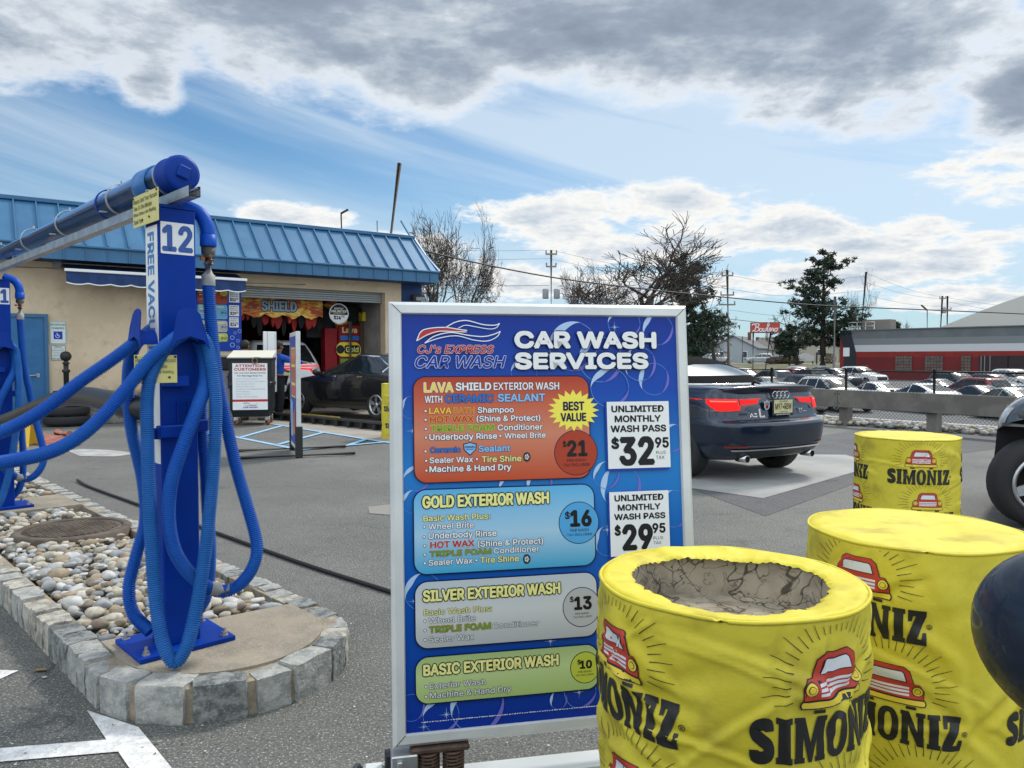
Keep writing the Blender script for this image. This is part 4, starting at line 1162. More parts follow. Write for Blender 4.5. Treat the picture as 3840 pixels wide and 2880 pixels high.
drum(near(2735, 2200, 1.74), radians(-19), 'nearest yellow drum, its cover torn open on top to show a cracked lid', 4, True, NU=300, NV=150, rows=((.765, -.253), (.49, -.21), (.22, -.16)), folds=130, amp=.011, R=.292)
drum(near(3430, 1985, 2.25), radians(-22), 'big yellow drum with an intact flat top, between the torn drum and the car mirror', 9, False, NU=240, NV=120, rows=((.795, -.17), (.525, -.085), (.255, 0)), folds=70, amp=.009, R=.292)
drum(near(3401, 1620, 4.85), radians(-8), 'yellow drum standing alone on the lane behind the nearer two drums', 13, False, rows=((.785, -.02), (.53, .02), (.27, .06)), folds=70, amp=.008, H=.91, R=.30)
b4 = G(1425, 1645); b4 = (b4.x + .30, b4.y + .15, 0)
drum(b4, radians(-45), 'yellow drum mostly hidden behind the left edge of the big price board', 17, False, NU=120, NV=60, rows=((.62, .16), (.33, .2), (.06, .22)), folds=20, amp=.008, H=.95)
# ================================================================ CAR WASH BUILDING
WP = V((-9.83, 16.2, 0)); WANG = atan2(.574, .82)
WX = V((cos(WANG), sin(WANG), 0)); WY = V((-sin(WANG), cos(WANG), 0))
def TW(px, off=0.0):                 # distance along the wall (set back by off) seen in column px
    p = WP + WY * off; r = (px - 1920) / F
    return (r * p.y - p.x) / (WX.x - r * WX.y)
def ZW(px, py, off=0.0):
    t = TW(px, off); p = WP + WY * off + WX * t
    return W(px, py, p.y).z
M_stucco = mat('tan_stucco', (.70, .565, .39), .9, col2=(.61, .49, .335), vscale=1.1, bump=.25, bscale=90, col3=(.56, .445, .30), v3=5)
M_roof = mat('blue_metal_roof', (.040, .155, .29), .5, col2=(.033, .13, .255), vscale=1.2, metal=.1)
M_roofd = mat('blue_trim', (.032, .13, .255), .4)
M_navy = mat('navy_canvas', (.010, .035, .12), .8, col2=(.014, .045, .15), vscale=5)
M_door = mat('blue_door', (.012, .12, .29), .45, col2=(.016, .14, .33), vscale=4)
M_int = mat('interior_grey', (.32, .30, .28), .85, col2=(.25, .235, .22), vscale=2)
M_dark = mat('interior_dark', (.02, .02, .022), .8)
M_sheet = mat('shutter_grey', (.30, .33, .33), .5, metal=.3)
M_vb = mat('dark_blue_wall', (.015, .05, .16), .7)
OL, OR_, OH = TW(905), TW(1446), 3.13
cw = thing('car_wash', 'long tan car wash with a blue standing-seam metal roof and an open tunnel bay', 'building', WP, WANG)
TL_, TR_ = -9.0, TW(1506)
b = MB()
D_ = .30
def wallbox(x0, x1, z0, z1, m=0): b.box(((x0 + x1) / 2, D_ / 2, (z0 + z1) / 2), (x1 - x0, D_, z1 - z0), m)
wallbox(TL_, OL, 0, 3.9); wallbox(OL, OR_, OH, 3.9); wallbox(OR_, TR_, 0, 3.9)
b.box(((TR_ + .32), D_ / 2 + .02, 1.95), (.64, D_ - .04, 3.9), 1)
b.box((TR_ + .60, 9.3, 1.95), (.08, 18, 3.9), 0)
b.box((TL_, 9.3, 1.95), (.3, 18, 3.9), 0)
b.box(((TL_ + TR_) / 2, 18.4, 1.95), (TR_ - TL_ + .6, .3, 3.9), 0)
b.build('wall', [M_stucco, M_vb], cw)
b = MB()
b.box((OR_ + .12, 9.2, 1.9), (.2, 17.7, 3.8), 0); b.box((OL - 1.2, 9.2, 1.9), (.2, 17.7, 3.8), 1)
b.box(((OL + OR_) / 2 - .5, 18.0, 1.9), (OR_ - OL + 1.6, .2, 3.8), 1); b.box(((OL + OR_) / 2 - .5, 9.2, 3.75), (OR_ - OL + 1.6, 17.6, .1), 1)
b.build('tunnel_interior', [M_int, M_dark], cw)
b = MB()
b.tube([(OR_ + .0, 1.6, .2), (OR_ + .0, 1.6, 2.8)], .04, 8, 0); b.box((OR_ - .04, 1.6, 1.9), (.10, .14, .14), 0)
b.build('wall_conduit', M_blk, cw)
b = MB()
for k in range(6):
    b.box(((OL + OR_) / 2, .20, OH + .03 - .055 * k), (OR_ - OL, .03, .05), 0, None, .012)
b.tube([(OL, .24, OH + .12), (OR_, .24, OH + .12)], .12, 14)
b.build('roller_shutter', M_sheet, cw)
# mansard roof
FO = -.72
FL0, FR0 = -9.2, TW(1645, FO)
zb_, zm_ = 3.40, 3.66; zr_ = 4.72; RI = .38
b = MB()
b.add([(FL0, FO, zb_), (FR0, FO, zb_), (FR0, FO, zm_), (FL0, FO, zm_), (FL0, FO - .03, zm_ + .03), (FR0 + .02, FO - .03, zm_ + .03)], [(0, 1, 2, 3), (3, 2, 5, 4)], 0)
xr0, xr1 = FL0, TW(1554, RI)
b.add([(FL0, FO - .03, zm_ + .03), (FR0 + .02, FO - .03, zm_ + .03), (xr1, RI, zr_), (xr0, RI, zr_)], [(0, 1, 2, 3)], 0)
b.add([(FR0, FO, zb_), (FR0, 19, zb_), (FR0, 19, zm_), (FR0, FO, zm_)], [(0, 1, 2, 3)], 0)
b.add([(FR0 + .02, FO - .03, zm_ + .03), (FR0 + .02, 19, zm_ + .03), (xr1, 18, zr_), (xr1, RI, zr_)], [(0, 1, 2, 3)], 0)
b.add([(xr0, RI, zr_), (xr1, RI, zr_), (xr1, 18, zr_), (xr0, 18, zr_)], [(0, 1, 2, 3)], 0)
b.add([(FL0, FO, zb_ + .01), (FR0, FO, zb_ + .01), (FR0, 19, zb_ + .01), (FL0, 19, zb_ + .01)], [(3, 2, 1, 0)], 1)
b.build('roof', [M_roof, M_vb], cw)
b = MB()
k = 0
x = FL0 + .2
while x < FR0 + .1:
    f = (x - FL0) / (FR0 - FL0); xt = x if x < xr1 - .1 else None
    if xt is not None:
        b.box((x, (FO + RI) / 2 - .02, (zm_ + zr_) / 2 + .04), (.026, sqrt((RI - FO) ** 2 + (zr_ - zm_) ** 2), .05), 0, Matrix.Rotation(atan2(zr_ - zm_ - .03, RI - FO + .03), 3, 'X'))
    else:
        g_ = max(0.02, (FR0 + .02 - x) / (FR0 + .02 - xr1)); e = V((x, FO - .03 + (RI - FO + .03) * g_, zm_ + .03 + (zr_ - zm_ - .03) * g_)); s_ = V((x, FO - .03, zm_ + .03))
        b.box((s_ + e) / 2 + V((0, -.01, .015)), (.026, (e - s_).length, .05), 0, Matrix.Rotation(atan2(e.z - s_.z, e.y - s_.y), 3, 'X'))
    b.box((x, FO - .012, (zb_ + zm_) / 2), (.022, .028, zm_ - zb_ - .01))
    x += .405
d0, d1 = V((FR0 + .02, FO - .03, zm_ + .03)), V((xr1, RI, zr_)); b.tube([d0, d1], .045, 8)
b.build('roof_seam', M_roofd, cw)['kind'] = 'stuff'
b = MB(); b.box(((xr0 + xr1) / 2, RI, zr_ + .02), (xr1 - xr0, .16, .09), 0, None, .01); b.box(((FL0 + FR0) / 2 + .01, FO - .035, zm_ + .03), (FR0 - FL0 + .04, .05, .05), 0, None, .01)
b.build('ridge_trim', M_roof, cw)
# door
x0, x1 = -.98, TW(176)
b = MB(); b.box(((x0 + x1) / 2, -.012, 1.12), (x1 - x0, .05, 2.24), 0)
for x in (x0, x1): b.box((x, -.03, 1.14), (.07, .09, 2.30), 1)
b.box(((x0 + x1) / 2, -.03, 2.27), (x1 - x0 + .07, .086, .07), 1)
dr = b.build('door', [M_door, M_roofd], cw)
b = MB(); b.box((x1 - .16, -.045, 1.02), (.06, .02, .09), 0, None, .006); b.tube([(x1 - .16, -.05, 1.03), (x1 - .16, -.10, 1.03), (x1 - .33, -.10, 1.02)], .016, 8); b.build('handle', M_galv, dr)
b = MB(); b.box((x1 - .72, -.043, 1.66), (.10, .012, .14), 0); b.build('push_plate', M_blk, dr)
# awning
A0, A1 = TW(255, -.78), TW(925, -.78)
b = MB()
pr = [(-.78, 3.17), (-.05, 3.38), (-.05, 3.33), (-.76, 3.12)]
b.add([(x, p[0], p[1]) for x in (A0, A1) for p in pr], [(0, 1, 5, 4), (2, 3, 7, 6), (0, 4, 7, 3), (0, 3, 2, 1), (4, 5, 6, 7)], 0)
N = 66
top = [(A0 + (A1 - A0) * i / N, -.79, 3.15) for i in range(N + 1)]
bot = [(A0 + (A1 - A0) * i / N, -.79 - .012 * sin(i * .9), 2.925 - .035 * abs(sin(pi * 9 * i / N)) ** .8) for i in range(N + 1)]
b.add(top + bot, [(i, i + 1, N + 2 + i, N + 1 + i) for i in range(N)], 0)
bot2 = [(p[0], p[1] - .003, p[2] + .022) for p in bot]; bo = [(p[0], p[1] - .003, p[2] - .001) for p in bot]
b.add(bo + bot2, [(i, i + 1, N + 2 + i, N + 1 + i) for i in range(N)], 1)
aw = b.build('awning', [M_navy, P_white], cw)
b = MB(); b.box(((A0 + A1) / 2, -.80, 3.185), (A1 - A0 + .06, .045, .06), 0, None, .008); b.build('awning_bar', M_wplate, aw)
b = MB(); b.box((A0 - .10, -.05, 3.36), (.16, .16, .2), 0, None, .02); b.tube([(A0 - .1, -.02, 3.28), (A0 - .8, -.02, 3.26), (A0 - 2.0, -.02, 3.24)], .012, 6); b.build('awning_bracket', M_grey, aw)
b = MB(); b.tube([(A1 - .02, -.75, 3.12), (OR_ - 2.2, -.02, OH + .1)], .008, 5); b.build('stay_cable', M_blk, aw)
# fittings by the right corner
b = MB(); q = TW(1570, -.3); b.box((q, -.25, 3.02), (.34, .24, .16), 0, None, .02); b.box((q + .02, -.38, 2.98), (.26, .03, .10), 1, None, .01); b.build('flood_lamp', [M_blk, M_grey], cw)
b = MB(); q = TW(1575, -.3); b.tube([(q, -.1, 2.70), (q, -.30, 2.68)], .062, 14); b.tube([(q, -.30, 2.68), (q, -.34, 2.677)], .04, 12, 1); b.box((q, -.05, 2.76), (.08, .1, .08)); b.build('camera', [M_wplate, M_blk], cw)
# wall signs
def wsign(px0, py0, px1, py1, off=-.012):
    t0, t1 = TW(px0), TW(px1); xm = (t0 + t1) / 2
    zt, zb = ZW((px0 + px1) / 2, py0), ZW((px0 + px1) / 2, py1)
    return xm, (t1 - t0), zt, zb
P_sgr = cmat('sign_green', (.03, .20, .13), .5); P_sbl = cmat('sign_blue', (.012, .05, .42), .5); M_swhite = mat('sign_white', (.66, .72, .70), .5)
def at_wall(x, y, z=0): return WP + WX * x + WY * y + V((0, 0, z))
x, w, zt, zb = wsign(188, 1205, 252, 1291)
t = thing('parking_sign', 'white sign with green RESERVED PARKING lettering and a blue wheelchair symbol', 'sign', at_wall(x, -.01, zb), WANG)
h = zt - zb
b = MB(); b.prism(rrect(-w / 2, 0, w / 2, h, .03), -.006, 0, 0); b.build('plate', M_swhite, t)
b = MB(); y = -.008
b.ring(0, 0, 0, 0, y, 0, 4)
o = rrect(-w / 2 + .008, .008, w / 2 - .008, h - .008, .025); i = rrect(-w / 2 + .016, .016, w / 2 - .016, h - .016, .02); n = len(o)
b.add([(p[0], y, p[1]) for p in o + i], [(k, (k + 1) % n, n + (k + 1) % n, n + k) for k in range(n)], 0)
text(b, 'RESERVED', -w * .43, h * .81, w * .43, h * .90, y, 0, .02); text(b, 'PARKING', -w * .37, h * .66, w * .37, h * .75, y, 0, .02)
b.sheet([(-w * .26, h * .22), (w * .26, h * .22), (w * .26, h * .56), (-w * .26, h * .56)], y, 1)
cx, cz, s = -.01, h * .37, w * .13
b.ring(cx, cz - s * .1, s * .75, s * .95, y - .001, 2, 20, radians(150), radians(390))
b.disc(cx - s * .2, cz + s * 1.25, s * .22, y - .001, 2, 12)
for a in ([(-.3, 1.0), (-.05, 1.0), (0, .1), (-.25, .1)], [(-.2, .3), (.7, .3), (.7, .1), (-.2, .1)], [(.6, .3), (.8, .25), (1.05, -.5), (.85, -.55)], [(-.15, .75), (.5, .7), (.5, .55), (-.15, .6)]): b.sheet([(cx + p[0] * s, cz + p[1] * s) for p in a], y - .0012, 2)
b.build('lettering', [P_sgr, P_sbl, P_white], t)
x, w, zt, zb = wsign(193, 1295, 248, 1351)
t = thing('penalty_sign', 'small white PENALTY notice with black print below the reserved parking sign', 'sign', at_wall(x, -.01, zb), WANG)
h = zt - zb
b = MB(); b.prism(rrect(-w / 2, 0, w / 2, h, .015), -.006, 0, 0); b.build('plate', M_swhite, t)
b = MB(); y = -.008
o = rrect(-w / 2 + .004, .004, w / 2 - .004, h - .004, .013); i = rrect(-w / 2 + .012, .012, w / 2 - .012, h - .012, .01); n = len(o)
b.add([(p[0], y, p[1]) for p in o + i], [(k, (k + 1) % n, n + (k + 1) % n, n + k) for k in range(n)], 0)
for k, (s, f) in enumerate((('PENALTY', .52), ('$250 1ST OFFENSE', .76), ('SUBSEQUENT OFFENSES', .84), ('$250 MIN. AND/OR', .76), ('UP TO 90 DAYS', .66), ('COMMUNITY SERVICE', .80), ('TOW-AWAY ZONE', .84))):
    z = h * (.845 - .118 * k) - (.02 if k == 6 else 0); text(b, s, -w / 2 * f, z, w / 2 * f, z + h * (.085 if k in (0, 6) else .062), y, 0, .02 if k in (0, 6) else .0)
b.build('lettering', P_black, t)
# wall price board
x, w, zt, zb = wsign(728, 1086, 906, 1316)
t = thing('wall_price_board', 'blue wash price board on the wall beside the tunnel opening', 'sign', at_wall(x, -.02, zb), WANG)
h = zt - zb
b = MB(); b.box((0, .005, h / 2), (w, .03, h), 0); bd = b.build('board', M_poster if False else cmat('board_blue', (.01, .05, .36), .4), t)
b = MB(); y = -.013
PM = [cmat('board_red', (.45, .07, .02), .4), cmat('board_sky', (.15, .42, .62), .4), cmat('board_silver', (.45, .47, .47), .4), cmat('board_lime', (.50, .58, .12), .4), P_yel, P_black, P_white, P_bub2, P_cream]
rowsz = ((.775, .985), (.52, .755), (.31, .495), (.15, .29))
for k, (a, c) in enumerate(rowsz):
    b.sheet(rrect(-w * .42, h * a, w * .20, h * c, .05), y, k)
    text(b, ('LAVA SHIELD', 'GOLD EXTERIOR WASH', 'SILVER EXTERIOR WASH', 'BASIC EXTERIOR WASH')[k], -w * .39, h * (c - .055), w * (-.02 if k == 0 else .13), h * (c - .02), y - .001, 8, .03)
    for q in range(3 if k < 3 else 1): b.sheet([(-w * .38, h * (c - .085 - .035 * q)), (-w * (.05 + .07 * q), h * (c - .085 - .035 * q)), (-w * (.05 + .07 * q), h * (c - .072 - .035 * q)), (-w * .38, h * (c - .072 - .035 * q))], y - .001, (6, 0, 2, 6)[q] if k != 2 else 5)
    b.disc(w * .125, h * ((a + c) / 2 - .02), w * .065, y - .001, (0, 1, 2, 3)[k], 20); b.ring(w * .125, h * ((a + c) / 2 - .02), w * .062, w * .068, y - .0012, 5, 20)
    text(b, ('$21', '$16', '$13', '$10')[k], w * .075, h * ((a + c) / 2 - .035), w * .175, h * ((a + c) / 2 + .008), y - .002, 5, .04)
b.sheet([(w * .13 + .09 * w * (1 if q % 2 == 0 else .7) * cos(pi * q / 10), h * .945 + .05 * h * (1 if q % 2 == 0 else .75) * sin(pi * q / 10)) for q in range(20)], y - .0024, 4)
text(b, 'BEST', w * .08, h * .948, w * .18, h * .972, y - .003, 5, .03); text(b, 'VALUE', w * .075, h * .918, w * .185, h * .942, y - .003, 5, .03)
for k, (a, c, s) in enumerate(((.80, .985, '$32'), (.575, .755, '$29'), (.39, .555, '$24'))):
    q = .0 + .01 * k
    b.sheet([(w * .24, h * a), (w * (.46 - q), h * a), (w * (.46 - q), h * c), (w * .24, h * c)], y, 6)
    for j, s2 in enumerate(('UNLIMITED', 'MONTHLY', 'WASH PASS')): text(b, s2, w * .262, h * (c - .032 - .030 * j), w * (.438 - q), h * (c - .012 - .030 * j), y - .001, 5, .02)
    text(b, s, w * .26, h * (a + .012), w * .385, h * (a + .075), y - .001, 5, .05); text(b, '95', w * .392, h * (a + .042), w * (.44 - q / 2), h * (a + .075), y - .001, 5, .03)
for cx, cz, r in ((.30, .22, .045), (.42, .17, .035), (.36, .30, .03), (.46, .33, .04), (.30, .10, .05), (.42, .06, .035), (-.46, .6, .03)): b.ring(w * cx, h * cz, w * r * .8, w * r, y - .0006, 7, 18)
b.build('printed_panels', PM, bd)
# things standing along the wall
def gp(px, py, z=0): 
    p = G(px, py, z); return (p.x, p.y, z)
t = thing('pay_kiosk', 'grey pay kiosk below the wall price board', 'kiosk', at_wall(TW(800), -.28), WANG)
b = MB(); b.box((.1, 0, .55), (1.5, .4, 1.1), 0, None, .02); b.box((.1, -.03, 1.42), (1.7, .46, .05), 1, None, .01); b.build('cabinet', [M_int, M_grey], t)
b = MB(); b.box((.15, -.22, 1.25), (.8, .05, .26), 0, None, .01); b.box((.1, .1, 1.2), (1.3, .1, .4), 0); b.build('panel', M_blk, t)
b = MB(); b.box((-.1, -.22, .85), (.12, .03, .3), 0); b.box((.28, -.22, .86), (.16, .03, .36), 1); b.build('poster', [P_yel, cmat('board_blue', (0, 0, 0))], t)
t = thing('bollard_stack', 'black post with a ball top standing in a stack of old tyres by the wall', 'bollard', gp(252, 1596))
b = MB(); b.lathe([(.05, 0), (.05, 1.08), (.075, 1.10), (.075, 1.14), (.045, 1.16), (.05, 1.26), (.075, 1.28), (.04, 1.31), (.04, 1.33)], 18); b.lathe([(.105 * sin(pi * k / 10), 1.42 - .105 * cos(pi * k / 10)) for k in range(11)], 18); b.build('post', M_blk, t)
for k, (r, z) in enumerate(((.43, .12), (.42, .31), (.27, .49), (.25, .63))):
    b = MB(); b.lathe([(r * .62, z - .05), (r * .8, z - .09), (r * .97, z - .08), (r, z - .03), (r, z + .03), (r * .97, z + .08), (r * .8, z + .09), (r * .62, z + .05)], 28); b.build('tyre', mat('tyre_rubber', (.017, .017, .018), .75, bump=.3, bscale=40), t)
b = MB(); b.box((0, 0, .2), (2.1, .5, .4), 0, None, .02); b.box((0, 0, .66), (2.1, .5, .06), 1, None, .01); b.box((-1.0, 0, .53), (.1, .46, .25), 1)
for k in range(26): pebble(b, V((random.Random(k).uniform(-.95, .95), -.2, .42 + .2 * random.Random(k + 50).random())), .09, random.Random(k), ICO1, 1)
o = b.build('planter_box', [mat('stone_face', (.13, .13, .12), .9, col2=(.22, .21, .18), vscale=9), mat('planter_wood', (.36, .22, .09), .7)], origin=(0, 0, 0)); o.location = at_wall(TW(400), -.55); o.rotation_euler.z = WANG
tag(o, 'low stone-faced planter with a wooden rail against the tan wall', 'planter')
def soft_mat(name, pts, m, label, cat):
    b = MB(); rs = random.Random(len(pts))
    C = sum((V(G(*p, .02)) for p in pts), V()) / len(pts)
    n = len(pts); P = [G(*p, .02) for p in pts]
    vs = [C + (p - C) * f + V((0, 0, .05 * (1 - f) + .03 * noise.noise(p * 5 * f))) for f in (1, .66, .33) for p in P] + [C + V((0, 0, .05))]
    b.add(vs, [(r * n + k, r * n + (k + 1) % n, (r + 1) * n + (k + 1) % n, (r + 1) * n + k) for r in range(2) for k in range(n)] + [(2 * n + k, 2 * n + (k + 1) % n, 3 * n) for k in range(n)], 0, True)
    q = P[len(P) // 2]; r = P[len(P) // 2 - 1]
    b.tube([q + V((0, 0, .05)), r + V((0, 0, .05))], .06, 12)
    return tag(b.build(name, m, origin=(C.x, C.y, 0)), label, cat)
soft_mat('floor_mat', [(60, 1655), (150, 1622), (215, 1632), (260, 1640), (308, 1652), (300, 1668), (225, 1676)], mat('red_mat', (.36, .15, .11), .95, col2=(.25, .08, .06), vscale=9, bump=.5), 'reddish rolled-up floor mat on the asphalt behind the posts', 'mat')
t = thing('wet_floor_sign', 'yellow folding caution board standing by the far vacuum post', 'sign', gp(95, 1672))
b = MB(); b.add([(-.18, -.2, 0), (.18, -.2, 0), (.12, 0, .62), (-.12, 0, .62), (-.18, .2, 0), (.18, .2, 0), (.12, .02, .62), (-.12, .02, .62)], [(0, 1, 2, 3), (5, 4, 7, 6), (3, 2, 6, 7)]); b.build('board', mat('caution_yellow', (.75, .48, .03), .5), t)
# tunnel dressing: lava banner, unlimited disc, wash arch
BI = .85
bx0, bx1 = TW(908, BI), TW(1212, BI)
def zb_at(px, py): return ZW(px, py, BI)
zt_, zm2, zlo = 3.3, zb_at(1060, 1188), zb_at(1060, 1300)
def fire():
    m = bpy.data.materials.new('lava_print'); m.use_nodes = True; nt = m.node_tree; bs = nt.nodes['Principled BSDF']; x = NX(nt)
    t = nt.nodes.new('ShaderNodeTexCoord').outputs['Object']
    mp = nt.nodes.new('ShaderNodeMapping'); nt.links.new(t, mp.inputs[0]); mp.inputs['Scale'].default_value = (1.6, 1, 5.5); mp.inputs['Rotation'].default_value = (0, .25, 0)
    nt.links.new(x.ramp(x.noise(mp.outputs[0], 1.4, 5, .6, 1.2), [(.28, (.16, .012, .006)), (.43, (.55, .09, .01)), (.52, (.85, .42, .03)), (.60, (.95, .75, .18)), (.72, (.55, .12, .01))]), bs.inputs['Base Color'])
    return m
M_fire = fire()
t = thing('lava_banner', 'flame-printed banner with a red LAVA SHIELD logo hanging in the tunnel mouth', 'banner', at_wall((bx0 + bx1) / 2, BI, 0), WANG)
hw = (bx1 - bx0) / 2
b = MB(); N = 40
bot = [(-hw + 2 * hw * k / N, zm2 + .05 * sin(k * .7) + .05 * noise.noise(V((k * .5, 0, 0)))) for k in range(N + 1)]
b.prism([(-hw, zt_)] + bot + [(hw, zt_)], 0, .03, 0)
fb = b.build('banner', M_fire, t)
b = MB()
cx = (TW(1050, BI) - (bx0 + bx1) / 2)
text(b, 'LAVA', cx - .50, 2.94, cx + .5, 3.25, -.006, 0, .06, outline=.12, om=2); text(b, 'SHIELD', cx - .46, 2.58, cx + .46, 2.86, -.006, 1, .05, outline=.12, om=2)
b.build('lettering', [cmat('lava_red', (.40, .02, .015), .4), cmat('shield_blue', (.32, .44, .52), .4), P_navy], fb)
b = MB(); rs = random.Random(8)
x = -hw
while x < hw:
    w_ = rs.uniform(.10, .22); l = 1.98 + rs.uniform(-.05, .35)
    pts = [(x, zm2 + .1), (x, l + .15), (x + w_ * .3, l), (x + w_ * .7, l + .05), (x + w_, l + .2), (x + w_, zm2 + .1)]
    b.prism(pts, .05 + rs.uniform(0, .2), .06 + .2, rs.choice((0, 0, 1, 1, 2)))
    x += w_ + rs.uniform(0, .02)
b.build('curtain_strips', [cmat('curtain_red', (.30, .018, .014), .6), cmat('curtain_black', (.012, .01, .01), .7), cmat('curtain_lava', (.50, .05, .03), .6)], t)
bb = MB(); bb.box((0, 5.6, 1.9), (2 * hw + 1.2, .02, 2.6), 0); bb.build('backdrop', mat('backdrop_red', (.22, .015, .012), .8), t)
xs = TW(1259, BI); zs = zb_at(1259, 1178); r = 35 / F * 22
t = thing('round_price_disc', 'round black and white MONTHLY UNLIMITED disc at the tunnel mouth', 'sign', at_wall(xs, BI - .25, 0), WANG)
b = MB(); b.tube([(0, .06, 3.6), (0, .06, zs)], .03, 8); b.build('hanger', M_blk, t)
b = MB(); b.lathe([(.0001, 0), (r, 0), (r, .04), (.0001, .04)], 36, 0, (0, .0, zs), (0, 1, 0), smooth=False); ds = b.build('disc', P_black, t)
b = MB(); b.ring(0, zs, r * .93, r * 1.02, -.004, 0, 36)
b.sheet([(r * .92 * cos(w), zs - .03 + r * .92 * sin(w) * (1 if sin(w) < 0 else 0)) for w in [pi + pi * k / 24 for k in range(25)]], -.004, 0)
text(b, 'MONTHLY', -r * .5, zs + r * .42, r * .5, zs + r * .60, -.005, 0, .03, .2); text(b, 'UNLIMITED', -r * .82, zs + r * .12, r * .82, zs + r * .36, -.005, 0, .04, .2); text(b, 'MEMBERSHIP', -r * .6, zs - r * .02, r * .6, zs + r * .07, -.005, 1, .02)
text(b, '$24', -r * .55, zs - r * .62, r * .20, zs - r * .16, -.006, 2, .05); text(b, '95', r * .25, zs - r * .38, r * .58, zs - r * .16, -.006, 2, .04)
b.build('lettering', [P_white, P_yel, P_black], ds)
t = thing('wash_arch', 'dark wash arch with flame trim and a yellow and green menu panel', 'wash arch', at_wall(TW(1240, BI + .6), BI + .6, 0), WANG)
b = MB()
arc = [(.75 * cos(w) - .25, 2.35 + .75 * sin(w)) for w in [radians(60 - 55 * k / 10) for k in range(11)]] + [(.45 + .14, 1.5)]; arc2 = [(p[0] - .30, p[1] - .14) for p in arc]
b.prism(arc + arc2[::-1], 0, .15, 0); b.build('flame_trim', M_fire, t)
b = MB(); b.box((0, .1, 1.1), (.35, .3, 2.2), 0); b.box((.15, .25, 2.4), (1.5, .1, .9), 1); b.build('frame', [cmat('arch_red', (.28, .012, .02), .5), M_dark], t)
b = MB(); b.box((.52, -.05, 1.35), (.62, .1, 1.9), 0, None, .02)
mp = b.build('menu_panel', cmat('arch_red', (0, 0, 0)), t)
b = MB(); b.sheet(rrect(.12, 1.42, .85, 1.82, .18), -.12, 0); b.sheet(rrect(.36, 1.50, .82, 1.74, .06), -.122, 1); b.disc(.24, 1.62, .12, -.122, 1, 20)
text(b, 'Gold', .40, 1.54, .78, 1.70, -.124, 2, .04); b.sheet([(.24, 1.0), (.80, 1.0), (.80, 1.36), (.24, 1.36)], -.12, 3); b.sheet([(.24, 1.88), (.80, 1.88), (.80, 2.0), (.24, 2.0)], -.12, 4)
text(b, 'Lava', .30, 2.08, .74, 2.24, -.12, 2, .04)
b.build('printed_marks', [P_yel, P_black, P_cream, P_grn, P_mb], mp)
b = MB(); b.tube([(.50, -.2, 0), (.50, -.2, 2.4)], .05, 10); b.build('pole', M_galv, t)
b = MB(); b.box((1.0, .1, 1.2), (.3, .3, 2.4), 0); b.box((1.05, .0, 2.55), (.30, .3, .26), 1, None, .02); b.build('side_post', [mat('arch_wood', (.10, .06, .04), .8), P_yel], t)
# conveyor guide rail
a, c = G(1020, 1572), G(1440, 1616); d = (c - a); L = d.length; ang = atan2(d.y, d.x)
t = thing('guide_rail', 'black conveyor guide rail along the car track', 'rail', (a.x, a.y, 0), ang)
b = MB(); b.box((L / 2 + .8, 0, .14), (L + 1.8, .10, .05), 0, None, .008); b.build('rail', mat('rail_steel', (.06, .06, .06), .4, metal=.5), t)
b = MB(); b.box((L / 2 + .8, .03, .06), (L + 1.8, .03, .12), 0)
for k in range(14): b.box((.1 + k * .42, -.02, .055), (.07, .14, .11), 0, None, .006)
b.build('rail_support', M_blk, t)
b = MB(); b.box((-.3, .5, .10), (4.4, .05, .05), 0); b.build('yellow_guide', mat('guide_yellow', (.5, .38, .06), .6), t)
# leaning pole, lamp and mast behind the roof
def pole_thing(name, label, cat, pb, pt, Y, r, m, zg=0.0, group=None):
    a, c = W(*pb, Y), W(*pt, Y); d = (c - a); g_ = a - d * ((a.z - zg) / d.z)
    t = thing(name, label, cat, g_, 0, group)
    b = MB(); b.tube([V((0, 0, 0)), c - g_], [r, r * .8], 12); b.build('pole', m, t)
    return t, c - g_
M_wood = mat('weathered_wood', (.16, .12, .085), .9, col2=(.22, .17, .12), vscale=14)
pole_thing('wooden_pole', 'leaning bare wooden pole rising behind the car wash roof', 'pole', (1466, 880), (1498, 612), 36, .13, M_wood)
t, top = pole_thing('lamp_post', 'slim dark lamp post showing above the car wash roof', 'street lamp', (1281, 865), (1279, 803), 45, .055, M_blk)
b = MB(); b.box(top + V((.2, 0, .15)), (.50, .2, .08), 0, Matrix.Rotation(-.5, 3, 'Y'), .01); b.build('lamp_head', M_blk, t)
pole_thing('thin_mast', 'thin steel mast beside the leaning wooden pole', 'mast', (1415, 875), (1414, 828), 45, .04, M_galv)

# ---------------------------------------------------------------- waste container and second sign
wb = gp(950, 1590)
t = thing('waste_container', 'tall black waste container on casters with a white ATTENTION CUSTOMERS notice', 'container', (wb[0], wb[1], 0), radians(12))
b = MB(); w, d = .84, .95
lv = [(.18, .36, .36), (.34, .41, .40), (.80, .41, .44), (.82, .425, .46), (.88, .425, .46), (.90, .41, .44), (1.34, .42, .46), (1.36, .435, .475), (1.40, .435, .475)]
vs = []
for z, hx, hy in lv: vs += [(p[0], p[1], z) for p in rrect(-hx, -hy, hx, hy, .05, 3)]
n = len(vs) // len(lv)
b.add(vs, [(k * n + j, k * n + (j + 1) % n, (k + 1) * n + (j + 1) % n, (k + 1) * n + j) for k in range(len(lv) - 1) for j in range(n)], 0)
b.add(vs[:n], [tuple(range(n))], 0)
b.box((-.45, 0, .84), (.02, .5, .05), 0)
b.build('body', mat('black_plastic', (.008, .012, .016), .45, bump=.1, bscale=30), t)
